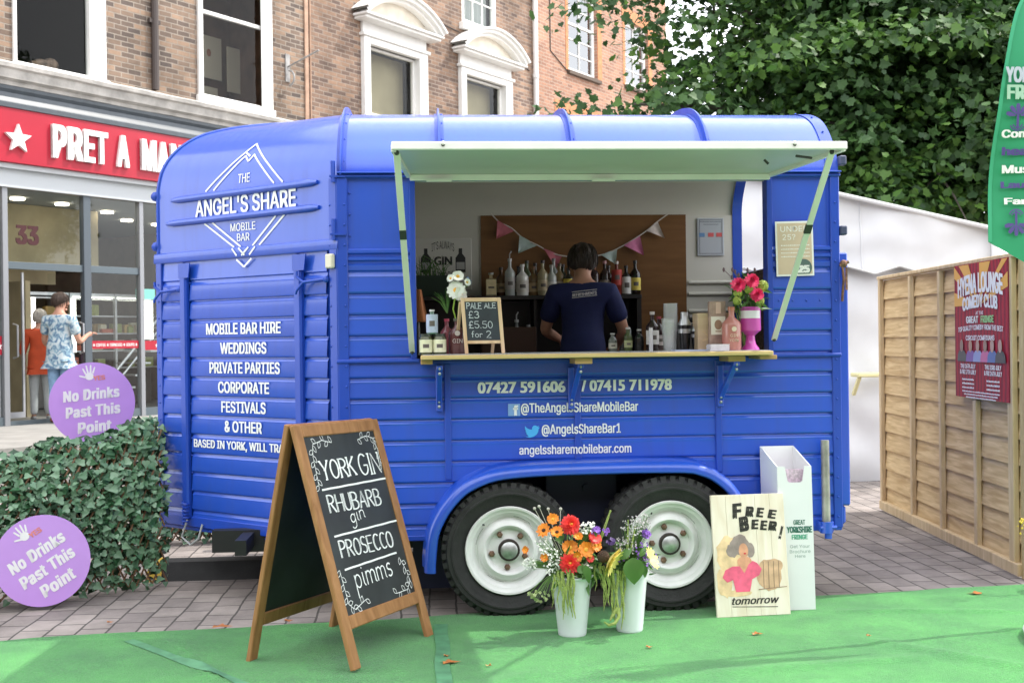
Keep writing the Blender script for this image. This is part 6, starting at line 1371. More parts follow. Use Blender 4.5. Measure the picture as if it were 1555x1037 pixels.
m = Lines(); text(m, 'Get Your', lq(.108, -.001, .332), lx, lz, .105, .017, .0); text(m, 'Brochure', lq(.108, -.001, .306), lx, lz, .11, .017, .0); text(m, 'Here', lq(.108, -.001, .282), lx, lz, .055, .016, .0); build('lettering', m, mat('print_grey', (.30, .38, .36), rough=.5), lbx, flat=True)
m = MB()
for k in range(7): m.obox(lq(LW / 2, .03 + .004 * k, .36 + .0 * k), lx, ly, lz, LW - .03, .003, .72 - .004 * k + .012 * (k % 2), 0)
o = build('leaflet_stack', m, mat('pink_leaflets', (.62, .48, .58), rough=.5, var=.3, vscale=90), loc=(1.85, 5.83, .1)); tag(o, 'stack of pale pink leaflets inside the white dispenser', 'leaflets')

# ================================================================== FEATHER FLAG
ff = thing('feather_flag', 'green festival feather flag with white and violet wording above the fence', 'flag', (2.98, 5.0, 0))
rows = []
def flag_left(z): return pchip([(1.83, 2.617), (2.2, 2.633), (2.51, 2.662), (2.76, 2.705), (2.91, 2.748), (3.0, 2.80), (3.08, 2.88), (3.15, 3.02)], z)
for j in range(41):
    z = 1.845 + 1.315 * j / 40; row = []
    for i in range(31):
        f = i / 30; x0 = flag_left(z); x = x0 + (3.16 - x0) * f; zz = z - .30 * f * (1 - j / 40) ** 2
        row.append((x, 5.20 + .035 * sin(x * 9 + z * 2.2) * f + .05 * (mnoise.noise(Vector((x * 3, z * 2, 0)))) + .02 * sin(z * 5 + x * 4), zz))
    rows.append(row)
M_FLAG = mat('flag_green', (.025, .30, .135), rough=.75, var=.08, vscale=3)
fl_ = build('flag_cloth', MB().grid(rows), M_FLAG, ff, sharp=80)
sm = MB(); sm.grid([[(r[0][0] + d, r[0][1] - .004 - .002, r[0][2]) for d in (-.002, .016)] for r in rows]); build('hem', sm, mat('flag_hem', (.04, .36, .18), rough=.7), fl_, sharp=80)
m = MB(); m.tube([(2.846, 5.29, .05), (2.85, 5.29, 1.95), (2.88, 5.29, 2.9), (2.96, 5.27, 3.12)], [.020, .018, .012, .008], 12); build('pole', m, mat('mint_pole', (.62, .78, .68), rough=.4), ff)
def flt(x, z): return Vector((x, 5.20 + .035 * sin(x * 9 + z * 2.2) * .15 + .05 * mnoise.noise(Vector((x * 3, z * 2, 0))) + .02 * sin(z * 5 + x * 4) - .016, z))
def ftext(mb, s, x0, w, z, h, b): text(mb, s, None, None, None, w, h, b, fn=lambda x, y, d: flt(x0 + w / 2 + x, z + y) - Vector((0, d, 0)))
m = Lines(); ftext(m, 'Come', 2.672, .165, 2.345, .038, .04); ftext(m, 'Music', 2.682, .18, 2.183, .040, .04); ftext(m, 'Family', 2.69, .22, 2.03, .040, .04); build('lettering', m, M_LETTER, fl_, flat=True)
m = Lines(); ftext(m, 'hear', 2.678, .15, 2.265, .040, .05); ftext(m, 'Laughter', 2.676, .28, 2.106, .040, .05); build('lettering', m, mat('flag_violet', (.085, .06, .24), rough=.6), fl_, flat=True)
m = MB(); ftext(m, 'YORKSHIRE', 2.682, .32, 2.615, .075, .05); build('lettering', m, mat('flag_lilac', (.50, .55, .62), rough=.6), fl_, flat=True)
m = MB(); ftext(m, 'FRINGE', 2.690, .26, 2.535, .07, .05); build('lettering', m, mat('flag_mint', (.36, .58, .42), rough=.6), fl_, flat=True)
for cz, sg in ((2.425, 1), (1.93, -1)):
    m = MB()
    for k in range(5):
        a = radians(90 + (k - 2) * 38); cx = 2.745
        pl = [(cx + r_ * cos(a + t), cz + sg * r_ * sin(a + t)) for r_, t in ((.012, -.25), (.04, -.28), (.058, -.12), (.058, .12), (.04, .28), (.012, .25))]; m.add([flt(x, z) for x, z in pl], [tuple(range(6))])
    for r_ in (.020, .032):
        L = [[flt(2.745 + q * cos(t), cz - sg * .03 - sg * .0 + q * sin(t) * -sg) for q in (r_, r_ + .006)] for t in [radians(20 + 140 * k / 10) for k in range(11)]]; m.grid(L)
    m.add([flt(2.745 - .006, cz + sg * .02), flt(2.745 + .006, cz + sg * .02), flt(2.745 + .006, cz - sg * .06), flt(2.745 - .006, cz - sg * .06)], [(0, 1, 2, 3)])
    build('flower_emblem', m, MATS['flag_violet'], fl_, flat=True)
m = MB(); m.lathe([(.44, 0), (.45, .04), (.41, .09), (.25, .13), (.08, .15), (0, .15)], 40, Matrix.Translation((3.13, 4.95, .012))); build('water_base', m, mat('grey_plastic', (.55, .58, .57), rough=.5, var=.05), ff)
# goldenrod beside the fence post
gr_ = thing('goldenrod_plant', 'thin yellow flowering plant by the near fence post', 'plant', (3.34, 6.02, 0))
m = MB(); g2 = MB()
for k in range(7):
    a = random.uniform(0, 6.28); tip = Vector((3.25 + random.uniform(-.05, .10), 6.05 + random.uniform(-.08, .08), (.85, .72, .35, .40, .78, .92, .5, .3, .8)[k])); m.tube([(3.34, 6.02, .05), (3.30, 6.03, tip.z * .7), tip], [.004, .003, .0015], 5)
    for q in range(16): g2.sphere(tip + Vector((random.gauss(0, .022), random.gauss(0, .02), random.gauss(-.01, .025))), random.uniform(.004, .008), 5)
build('stem', m, STEM, gr_); build('flower_sprays', g2, mat('goldenrod', (.70, .52, .06), rough=.7), gr_)
pt = MB(); pt.lathe([(.05, 0), (.07, .14), (.075, .14), (.07, .12), (0, .12)], 20, Matrix.Translation((3.345, 6.05, .008))); o = build('plant_pot', pt, mat('terracotta', (.40, .17, .08), rough=.8, var=.2), loc=(3.345, 6.05, .008)); tag(o, 'terracotta pot under the yellow plant by the fence', 'pot')
# ================================================================== UNDER AND BESIDE THE TRAILER
cr = thing('cable_ramp', 'black rubber cable ramp with yellow end under the trailer', 'cable ramp', (-1.0, 7.2, 0))
m = MB(); m.prism([(-.0, 0), (.30, 0), (.22, .10), (.08, .10)], (-1.62, 7.32, .0), Vector((.0, -1, 0)), (0, 0, 1), 0.0, -1.9); build('body', m, M_RUBBER, cr)
m = MB(); m.prism([(-.01, 0), (.31, 0), (.225, .105), (.075, .105)], (-1.70, 7.32, .0), Vector((.0, -1, 0)), (0, 0, 1), 0.0, -.085); build('end_cap', m, mat('safety_yellow', (.62, .40, .03), rough=.6, var=.15), cr)
gb = MB(); gb.box(-1.30, 8.02, .18, -.55, 8.10, .36, .01); o = build('grey_crate', gb, mat('grey_crate', (.42, .42, .40), rough=.8, var=.2), loc=(-.9, 8.4, .1)); 
gb2 = MB(); gb2.box(-1.28, 8.03, 0, -1.2, 8.09, .18); gb2.box(-.66, 8.03, 0, -.58, 8.09, .18); b_ = build('foot', gb2, M_BLACK, o); tag(o, 'pale grey crate on feet behind the trailer nose', 'crate')
# poster pasted on the trailer side
ps = thing('age_poster', 'cream age check poster taped on the trailer beside the hatch', 'poster', (1.95, YS, 1.88))
px0, px1, pz0, pz1 = 1.852, 2.06, 1.735, 2.032; pc = Vector(((px0 + px1) / 2, YS - .024, (pz0 + pz1) / 2)); ex = Vector((1, 0, .02)).normalized(); ey = Vector((-.02, 0, 1)).normalized()
m = MB(); m.obox(pc, ex, ey, ex.cross(ey), .205, .292, .002); build('sheet', m, mat('poster_cream', (.82, .82, .80), rough=.5), ps)
m = MB(); m.obox(pc - Vector((0, .0014, 0)), ex, ey, ex.cross(ey), .186, .272, .0012); build('print_area', m, mat('poster_sand', (.60, .47, .34), rough=.5, var=.12, vscale=5), ps)
m = MB(); c_ = pc + ex * .045 - ey * .102 - Vector((0, .0026, 0)); m.prism([(.046 * cos(t), .046 * sin(t)) for t in [2 * pi * k / 30 for k in range(30)] if sin(t) > -.75], c_, ex, ey, 0, .0004); build('badge', m, mat('badge_green', (.09, .14, .13), rough=.5), ps, flat=True)
m = MB(); text(m, '25', c_ - Vector((0, .001, 0)) - ey * .008, ex, ey, .066, .042, .08); text(m, 'UNDER', pc + ey * .105 - Vector((0, .003, 0)), ex, ey, .15, .030, .0); text(m, '25?', pc + ey * .062 - ex * .03 - Vector((0, .003, 0)), ex, ey, .07, .030, .0)
for k in range(4): squiggle(m, -.075, .08, .015 - .02 * k, pc - Vector((0, .003, 0)), ex, ey, .006, 0)
build('lettering', m, MATS['poster_cream'], ps, flat=True)

# ================================================================== PEOPLE
def skin_mesh(name, pts, edges, material, parent, root, sub=2, extra=None):
    me = bpy.data.meshes.new(name); keys = list(pts); ix = {k: i for i, k in enumerate(keys)}
    me.from_pydata([pts[k][:3] for k in keys], [(ix[a], ix[b]) for a, b in edges], []); ob = bpy.data.objects.new(name, me); COL.objects.link(ob)
    ob.modifiers.new('Skin', 'SKIN'); sd_ = ob.modifiers.new('Sub', 'SUBSURF'); sd_.levels = sub; sd_.render_levels = sub
    for i, k in enumerate(keys):
        p = pts[k]; v = me.skin_vertices[0].data[i]; v.radius = (p[3], p[4] if len(p) > 4 else p[3]); v.use_root = (k == root)
    dg = bpy.context.evaluated_depsgraph_get(); m2 = bpy.data.meshes.new_from_object(ob.evaluated_get(dg)); bpy.data.objects.remove(ob); bpy.data.meshes.remove(me)
    mb = MB(); mb.add([v.co[:] for v in m2.vertices], [tuple(p.vertices) for p in m2.polygons]); bpy.data.meshes.remove(m2)
    if extra: mb.merge(extra)
    return mb
def xf(mb, M): mb.v = [(M @ Vector(p))[:] for p in mb.v]; return mb
def person(label, loc, rz, H, skin, shirt, trousers, shoes, hair, arms, legs, lean=0., head_turn=0., head_drop=0., hair_r=1., belly=1., sleeve=.6, hair_len=0., root_group=None, shirt_hem=.50):
    """figure in its own frame facing +y; arms: {'L': (elbow, wrist, finger direction), 'R': ...} in metres for a 1.75 m figure"""
    root = thing('person', label, 'person', loc, rz, root_group); k = H / 1.75; MWr = MW[root.name]
    L = lambda y, z: (lean * max(0, z - .95) * .9 + y)
    J = {'pel': (0, L(0, .95), .95, .145 * belly, .115), 'wa': (0, L(.0, 1.12), 1.12, .135 * belly, .11), 'ch': (0, L(.01, 1.30), 1.30, .148, .112), 'ch2': (0, L(-.005, 1.42), 1.42, .12, .10), 'nk': (0, L(-.01, 1.50), 1.50, .062), 'nk2': (0, L(.01 + head_drop * .3, 1.56), 1.56 - head_drop * .1, .056)}
    hc = Vector((0, L(.035 + head_drop, 1.66), 1.655 - head_drop * .5)); J['hd'] = (hc.x, hc.y - .005, hc.z - .035, .078, .088); J['hd2'] = (hc.x, hc.y - .008, hc.z + .035, .082, .094); J['cr'] = (hc.x, hc.y - .012, hc.z + .085, .05, .06)
    E = [('pel', 'wa'), ('wa', 'ch'), ('ch', 'ch2'), ('ch2', 'nk'), ('nk', 'nk2'), ('nk2', 'hd'), ('hd', 'hd2'), ('hd2', 'cr')]
    for s, q in (('L', -1), ('R', 1)):
        hip, kn, an, toe = legs[s]
        J['hp' + s] = (q * .09, L(0, .88), .89, .10, .10); J['kn' + s] = (*kn, .058); J['ca' + s] = tuple(Vector(kn).lerp(Vector(an), .35) + Vector((0, -.012, 0))) + (.056,); J['an' + s] = (*an, .037); J['ft' + s] = (*toe, .034)
        E += [('pel', 'hp' + s), ('hp' + s, 'kn' + s), ('kn' + s, 'ca' + s), ('ca' + s, 'an' + s), ('an' + s, 'ft' + s)]
        el, wr, fd = arms[s]; sh = Vector((q * .185, L(-.005, 1.42), 1.415)); J['sh' + s] = (*sh, .058); J['el' + s] = (*el, .043); J['fo' + s] = tuple(Vector(el).lerp(Vector(wr), .3)) + (.042,); J['wr' + s] = (*wr, .028, .024)
        fd = Vector(fd).normalized(); w_ = Vector(wr); side = fd.cross(Vector((0, 0, 1))); side = side.normalized() if side.length > .1 else Vector((1, 0, 0)); dn = fd.cross(side)
        J['pa' + s] = tuple(w_ + fd * .045) + (.036, .017); J['pb' + s] = tuple(w_ + fd * .085) + (.036, .015)
        E += [('ch2', 'sh' + s), ('sh' + s, 'el' + s), ('el' + s, 'fo' + s), ('fo' + s, 'wr' + s), ('wr' + s, 'pa' + s), ('pa' + s, 'pb' + s)]
    body = skin_mesh('body', J, E, skin, root, 'pel', 2)
    ex_ = MB()
    for s, q in (('L', -1), ('R', 1)):      # five fingers on each hand, curled a little, thumb from the side of the palm
        el, wr, fd = arms[s]; fd = Vector(fd).normalized(); w_ = Vector(wr); side = fd.cross(Vector((0, 0, 1))); side = side.normalized() if side.length > .1 else Vector((1, 0, 0)); dn = side.cross(fd) * -1
        for i, (o_, l_) in enumerate(((-.026, .062), (-.009, .074), (.009, .070), (.026, .055))):
            b = w_ + fd * .08 + side * o_; ex_.tube([b, b + fd * l_ * .45 + dn * .006, b + fd * l_ * .78 + dn * .022, b + fd * l_ * .92 + dn * .040], [.0095, .009, .008, .006], 7)
        b = w_ + fd * .03 - side * (.03 * q); ex_.tube([b, b - side * q * .022 + fd * .022 + dn * .008, b - side * q * .028 + fd * .05 + dn * .016], [.011, .010, .007], 7)
    Mh = Matrix.Translation(hc) @ Matrix.Rotation(head_turn, 4, 'Z')
    fc = MB(); fc.sphere((0, .092, -.02), .018, 8, (.8, 1.1, 1.2)); fc.tube([(0, .085, .02), (0, .098, -.008), (0, .108, -.024)], [.009, .012, .013], 7)
    for q in (-1, 1): fc.sphere((q * .086, -.005, -.02), .026, 8, (.35, .7, 1.15)); fc.sphere((q * .033, .074, .012), .013, 7)
    fc.sphere((0, .078, -.062), .020, 8, (1.3, .6, .5)); fc.sphere((0, .062, -.098), .026, 8, (1.1, .9, .8)); ex_.merge(xf(fc, Mh)); body.merge(ex_)
    Sk = Matrix.Scale(k, 4)
    b_o = build('body', xf(body, MWr @ Sk), skin, root, sharp=80)
    ey_ = MB()
    for q in (-1, 1): ey_.sphere((q * .033, .084, .013), .006, 6)
    build('eyes', xf(ey_, MWr @ Sk @ Mh), mat('eye_dark', (.03, .02, .015), rough=.3), b_o)
    # hair: a cap over the skull with an uneven edge, face left open
    hm = MB(); rows = []
    for j in range(12):
        th = pi * (.02 + .60 * j / 11); row = []
        for i in range(29):
            a = 2 * pi * i / 28; front = max(0, cos(a - pi / 2)); t2 = th * (1 - .38 * front ** 1.5) if j > 4 else th * (1 - .38 * front ** 1.5 * j / 5)
            t2 *= (1 + (.13 + hair_len * .35) * max(0, -sin(a))); rr_ = (.111 + .012 * mnoise.noise(Vector((cos(a) * 2.2, sin(a) * 2.2 + th * 2, H * 9)))) * hair_r
            row.append((rr_ * .90 * sin(t2) * cos(a), rr_ * 1.02 * sin(t2) * sin(a) - .008, rr_ * 1.12 * cos(t2) + .018))
        rows.append(row)
    hm.grid(rows); build('hair', xf(hm, MWr @ Sk @ Mh), hair, b_o, sharp=80)
    hs = MB(); rg = random.Random(int(H * 1000))
    for q in range(150):
        a = rg.uniform(0, 2 * pi)
        if .25 * pi < a < .75 * pi and rg.random() < .75: continue
        t0 = rg.uniform(.15, .5) * pi; t1 = t0 + rg.uniform(.12, .26) * pi * (1 + hair_len); P = []
        for w_ in range(4):
            th = t0 + (t1 - t0) * w_ / 3; rr_ = (.113 + .004 * rg.random() + .004 * sin(q)) * hair_r; aa = a + .12 * w_ * sin(q * 2.3) / 3; P.append((rr_ * .90 * sin(th) * cos(aa), rr_ * 1.02 * sin(th) * sin(aa) - .008, rr_ * 1.12 * cos(th) + .018))
        hs.tube(P, [.0045, .005, .004, .001], 4, False)
    build('hair_strands', xf(hs, MWr @ Sk @ Mh), hair, b_o, sharp=80)
    # shirt
    S = {n: J[n] for n in ('pel', 'wa', 'ch', 'ch2', 'nk')}; S = {n: (*v[:3], *(r_ * 1.10 + .012 for r_ in v[3:])) for n, v in S.items()}
    S['pel'] = (0, L(0, .93), .93, .192 * belly, .160); S['hem'] = (0, L(.0, .85), .85, .176 * belly, .148); S['nk'] = (0, L(-.008, 1.49), 1.488, .070); SE = [('hem', 'pel'), ('pel', 'wa'), ('wa', 'ch'), ('ch', 'ch2'), ('ch2', 'nk')]
    for s in 'LR':
        sh, el, wr = Vector(J['sh' + s][:3]), Vector(arms[s][0]), Vector(arms[s][1]); S['sh' + s] = (*sh, .084); e_ = sh.lerp(el, min(1, sleeve)); S['sl' + s] = (*e_, .074 if sleeve < 1 else .062); SE += [('ch2', 'sh' + s), ('sh' + s, 'sl' + s)]
        if sleeve > 1: w2 = el.lerp(wr, sleeve - 1); S['sm' + s] = (*w2, .045); SE += [('sl' + s, 'sm' + s)]
    build('shirt', xf(skin_mesh('shirt', S, SE, shirt, root, 'pel', 2), MWr @ Sk), shirt, b_o, sharp=80)
    T_ = {'wb': (0, L(0, 1.0), .99, .150 * belly, .12), 'pel': (0, L(0, .92), .92, .158 * belly, .128)}; TE = [('wb', 'pel')]
    for s in 'LR':
        hip, kn, an, toe = legs[s]; q = -1 if s == 'L' else 1; T_['hp' + s] = (q * .092, L(0, .86), .85, .108, .11); T_['kn' + s] = (*kn, .072); T_['ca' + s] = tuple(Vector(kn).lerp(Vector(an), .45)) + (.066,); T_['an' + s] = tuple(Vector(an) + Vector((0, 0, .0))) + (.060,); TE += [('pel', 'hp' + s), ('hp' + s, 'kn' + s), ('kn' + s, 'ca' + s), ('ca' + s, 'an' + s)]
    build('trousers', xf(skin_mesh('trousers', T_, TE, trousers, root, 'pel', 2), MWr @ Sk), trousers, b_o, sharp=80)
    for s in 'LR':
        hip, kn, an, toe = legs[s]; A_ = Vector(an); Tt = Vector(toe); d = (Tt - A_); d.z = 0; d.normalize(); p = {'a': (*(A_ - d * .05 + Vector((0, 0, -.035))), .036), 'b': (*(A_ + d * .05 + Vector((0, 0, -.04))), .042, .036), 'c': (*(A_ + d * .16 + Vector((0, 0, -.05))), .040, .026)}
        build('shoe', xf(skin_mesh('shoe', p, [('a', 'b'), ('b', 'c')], shoes, root, 'b', 2), MWr @ Sk), shoes, b_o, sharp=80)
    return root, MWr @ Sk, Mh, b_o
M_SKIN = mat('skin', (.48, .25, .17), rough=.5, var=.06, vscale=20); M_HAIRD = mat('dark_hair', (.030, .018, .012), rough=.55, var=.5, vscale=60, bump=.8, bscale=120, stretch=(1, 1, .2))
M_HAIRG = mat('grey_hair', (.42, .38, .33), rough=.6, var=.3, vscale=60, bump=.8, bscale=100); M_NAVY = mat('navy_shirt', (.010, .016, .085), rough=.85, bump=.3, bscale=14, var=.2, vscale=5)
M_JEANS = mat('pale_jeans', (.22, .36, .54), rough=.85, var=.2, vscale=14, bump=.2, bscale=16); M_BROWNSHOE = mat('brown_shoe', (.17, .055, .03), rough=.4)
def floral():
    m = mat('floral_shirt', (.6, .68, .7), rough=.85); n = m.node_tree; b = n.nodes['Principled BSDF']; t = n.nodes.new('ShaderNodeTexCoord'); v = n.nodes.new('ShaderNodeTexNoise'); v.inputs['Scale'].default_value = 13; v.inputs['Detail'].default_value = 3; v.inputs['Distortion'].default_value = 1.2
    n.links.new(t.outputs['Object'], v.inputs['Vector']); r = n.nodes.new('ShaderNodeValToRGB'); e = r.color_ramp.elements; e[0].position = .38; e[0].color = (.10, .17, .27, 1); e[1].position = .56; e[1].color = (.50, .56, .58, 1); x = e.new(.47); x.color = (.24, .38, .46, 1)
    n.links.new(v.outputs['Fac'], r.inputs['Fac']); n.links.new(r.outputs['Color'], b.inputs['Base Color']); return m
stand = {'L': ((-.09, 0, .89), (-.10, .01, .48), (-.105, -.02, .085), (-.125, .12, .045)), 'R': ((.09, 0, .89), (.10, .02, .48), (.11, -.01, .085), (.13, .13, .045))}
# barman in the hatch, back turned
pb_, MB_, MH_, BB_ = person('barman in a navy polo shirt, back turned, working inside the blue bar', (.945, 7.02, .44), radians(-10), 1.555, M_SKIN, M_NAVY, mat('dark_trousers', (.02, .02, .025), rough=.9), mat('black_shoe', (.015, .015, .015), rough=.4), M_HAIRD,
    {'L': ((-.27, .10, 1.16), (-.18, .33, 1.10), (.2, 1, -.1)), 'R': ((.285, .08, 1.15), (.22, .30, 1.04), (-.1, 1, -.1))}, stand, lean=.10, head_drop=.05, head_turn=.1, sleeve=.80, belly=.92, hair_r=1.02)
m = MB()
tq = lambda x, z: MB_ @ Vector((x, .043 * (z - .95) - .134 - .0 + .9 * x * x, z))
text(m, 'REFRESHMENTS', None, None, None, .165, .022, .03, fn=lambda x, y, d: tq(x + .02, 1.405 + y + .10 * x) - Vector((0, d, 0)))
for z in (1.385, 1.425): m.grid([[tq(x + .02, z + q + .10 * x) for x in [-.085 + .017 * k for k in range(11)]] for q in (0, .004)])
build('shirt_print', m, mat('print_white', (.70, .70, .72), rough=.6), BB_, flat=True)
# customer at the shop door
d0 = bw(.58, -.62, .34)
person('man in a pale floral shirt and light jeans pulling the shop door', tuple(bw(.40, -.2, .34)), radians(-14), 1.77, M_SKIN, floral(), M_JEANS, M_BROWNSHOE, mat('brown_hair', (.045, .024, .014), rough=.55, var=.5, vscale=60, bump=.8, bscale=120),
    {'L': ((-.27, .06, 1.12), (-.22, .24, .98), (.1, .6, -.8)), 'R': ((.26, .05, 1.10), (.25, .27, 1.20), (.45, .8, .35))}, stand, head_turn=-.9, sleeve=.72, hair_len=.3, belly=1.05)
person('grey haired woman in an orange top and pale trousers behind the shop door', tuple(bw(.60, .55, .34)), radians(20), 1.56, M_SKIN, mat('orange_top', (.52, .07, .02), rough=.85, var=.15), mat('pale_trousers', (.42, .44, .44), rough=.85, var=.1), mat('grey_shoe', (.2, .2, .2), rough=.6), M_HAIRG,
    {'L': ((-.26, .05, 1.12), (-.24, .16, .9), (0, .4, -.9)), 'R': ((.26, .05, 1.12), (.22, .2, .95), (0, .6, -.7))}, stand, sleeve=1.3, hair_len=.5, hair_r=1.06, belly=1.08)

# ================================================================== ON AND BEHIND THE BAR
GB = {}
def bottle_glass(col, a=.55):
    key = 'bg%.3f%.3f%.3f' % col
    if key in GB: return GB[key]
    m = bpy.data.materials.new('bottle_glass'); m.use_nodes = True; n = m.node_tree; b = n.nodes['Principled BSDF']; o = n.nodes['Material Output']; b.inputs['Base Color'].default_value = (*col, 1); b.inputs['Roughness'].default_value = .08; b.inputs['Coat Weight'].default_value = .6
    t = n.nodes.new('ShaderNodeBsdfTransparent'); t.inputs[0].default_value = (*[min(1, c * 1.6 + .1) for c in col], 1); s = n.nodes.new('ShaderNodeMixShader'); s.inputs[0].default_value = a; n.links.new(t.outputs[0], s.inputs[1]); n.links.new(b.outputs[0], s.inputs[2]); n.links.new(s.outputs[0], o.inputs[0]); GB[key] = m; return m
def bottle(x, y, z, h, r, col, label, capcol=(.05, .05, .05), lab=None, labz=(.15, .45), shape='round', a=.7, neck=.3, group='bottles on the bar shelf', pour=False):
    root = thing('bottle', label, 'bottle', (x, y, z), group=group); T = Matrix.Translation((x, y, z)); n = 20; nr_ = max(.011, r * neck)
    sh = {'round': [(r * .92, 0), (r, .012), (r, h * .58), (r * .93, h * .64), (nr_ * 1.2, h * .76), (nr_, h * .80), (nr_, h * .94), (nr_ * 1.15, h * .945), (nr_ * 1.15, h * .965)], 'square': [(r * .95, 0), (r, .01), (r, h * .68), (r * .9, h * .73), (nr_ * 1.1, h * .78), (nr_, h * .80), (nr_, h * .93)], 'jar': [(r * .95, 0), (r, .008), (r, h * .8), (r * .86, h * .87), (r * .86, h * .9)]}[shape]
    m = MB(); m.lathe(sh, 4 if shape == 'square' else n, T @ (Matrix.Rotation(pi / 4, 4, 'Z') if shape == 'square' else Matrix.Identity(4))); build('glass', m, bottle_glass(col, a), root, sharp=40)
    m = MB(); cr_ = (nr_ * 1.25 if shape != 'jar' else r * .9); m.lathe([(cr_, h * (.92 if shape != 'jar' else .87)), (cr_, h), (0, h)], 14, T)
    if pour: m.tube([(x, y, z + h), (x, y, z + h + .03), (x + .012, y, z + h + .05)], .004, 6)
    build('cap', m, mat('cap_%.2f%.2f%.2f' % capcol, capcol, rough=.35), root)
    if lab:
        m = MB(); k = .72 if shape == 'square' else 1
        if shape == 'square': m.box(x - r * .66, y - r * .722, z + h * labz[0], x + r * .66, y - r * .712, z + h * labz[1])
        else: m.lathe([(r * 1.012, h * labz[0]), (r * 1.012, h * labz[1])], 18, T, pi * 1.05, pi * 1.95)
        lb_ = build('label', m, mat('label_%.2f%.2f%.2f' % lab, lab, rough=.6, var=.12, vscale=30), root)
        m = MB(); zc = z + h * (labz[0] + labz[1]) / 2; m.lathe([(r * 1.02, h * (labz[0] + .35 * (labz[1] - labz[0]))), (r * 1.02, h * (labz[0] + .65 * (labz[1] - labz[0])))], 8, T, pi * 1.35, pi * 1.65) if shape != 'square' else m.box(x - r * .4, y - r * .73, zc - .008, x + r * .4, y - r * .724, zc + .004); build('label_mark', m, mat('label_dark', (.12, .10, .09), rough=.6), lb_)
    return root
SZ = 1.708
bottle(.425, 7.74, SZ, .16, .050, (.60, .50, .30), 'squat square bottle with a big cream label on the back shelf', (.35, .34, .32), (.72, .60, .34), (.08, .70), 'square')
bottle(.553, 7.74, SZ, .255, .036, (.55, .58, .55), 'clear bottle with tall silver pourer behind the small chalkboard', (.5, .5, .5), (.40, .38, .36), (.18, .5), pour=True)
bottle(.637, 7.74, SZ, .215, .042, (.72, .70, .66), 'white stoneware bottle with a dark crest label', (.7, .68, .64), (.62, .58, .52), (.12, .5), a=1)
bottle(.715, 7.77, SZ, .20, .036, (.28, .17, .07), 'amber bottle between the stoneware bottle and the clear bottles', (.25, .12, .05), (.42, .30, .16))
bottle(.775, 7.74, SZ, .24, .036, (.50, .44, .28), 'pale gold bottle with dark cap under the green pennant', (.05, .04, .04), (.5, .4, .25))
bottle(.835, 7.74, SZ, .21, .034, (.60, .62, .58), 'clear bottle with white label between the pale gold and honey coloured bottles', (.4, .38, .35), (.70, .68, .62)); bottle(.893, 7.77, SZ, .22, .034, (.36, .25, .12), 'honey coloured bottle by the barman shoulder', (.12, .08, .05), (.55, .48, .36)); bottle(.95, 7.74, SZ, .19, .036, (.035, .03, .02), 'dark bottle with yellow label peeping past the barman head', (.03, .03, .03), (.72, .55, .08), (.2, .6))
bottle(1.13, 7.76, SZ, .23, .034, (.05, .02, .02), 'dark bottle with red capsule just behind the barman head', (.40, .03, .04)); bottle(1.20, 7.76, SZ, .235, .034, (.05, .025, .02), 'dark bottle with pinkish capsule beside the slim red bottle', (.50, .25, .25), (.3, .25, .2))
bottle(1.278, 7.74, SZ, .23, .036, (.22, .03, .02), 'slim red bottle under the mint pennant', (.6, .55, .52), (.45, .05, .04), (.3, .75)); bottle(1.343, 7.74, SZ, .20, .036, (.02, .018, .016), 'black bottle with a tall white label on the back shelf', (.03, .03, .03), (.74, .72, .70), (.05, .62)); bottle(1.405, 7.74, SZ, .235, .037, (.02, .012, .01), 'black bottle with round yellow label at the shelf end by the brown board', (.03, .03, .03), (.70, .55, .10), (.14, .50))
bottle(.585, 7.62, 1.325, .225, .036, (.30, .32, .30), 'clear bottle with grey label and steel pourer on the lower back bar', (.5, .5, .5), (.34, .36, .32), (.15, .55), pour=True); bottle(.515, 7.62, 1.325, .16, .034, (.2, .22, .2), 'short dim bottle beside the grey label bottle on the lower back bar', (.1, .1, .1), (.45, .45, .40), (.2, .7))
bottle(1.30, 7.55, 1.325, .24, .040, (.42, .45, .45), 'clear spirit bottle on the lower back bar beside the barman arm', (.4, .4, .4)); bottle(1.10, 6.30, 1.347, .13, .024, (.10, .14, .05), 'small green bottle beside the barman hip', (.6, .6, .58), (.40, .42, .22)); bottle(1.165, 6.32, 1.347, .12, .026, (.03, .03, .03), 'small black bottle with silver top on the counter', (.6, .6, .6))
bottle(1.232, 6.28, 1.347, .215, .036, (.04, .02, .02), 'dark wine bottle with white label by the plastic cups', (.65, .6, .58), (.72, .70, .68), (.16, .52)); bottle(1.285, 6.36, 1.347, .19, .034, (.05, .015, .02), 'dark red bottle behind the plastic cups', (.3, .05, .07), (.55, .5, .5))
bottle(.675, 7.82, SZ, .245, .033, (.20, .26, .16), 'green tinted bottle in the back row behind the stoneware bottle', (.06, .06, .05), (.5, .5, .42)); bottle(.497, 7.80, SZ, .20, .034, (.14, .07, .03), 'dark brown bottle in the back row between square bottle and silver pourer', (.05, .04, .03), (.40, .30, .18)); bottle(.86, 7.83, SZ, .26, .032, (.40, .42, .40), 'tall clear bottle in the back row under the mint pennant cord', (.2, .2, .2), (.55, .52, .45)); bottle(1.065, 7.82, SZ, .24, .034, (.30, .18, .08), 'amber bottle hidden mostly by the barman head', (.3, .22, .1), (.6, .5, .3))
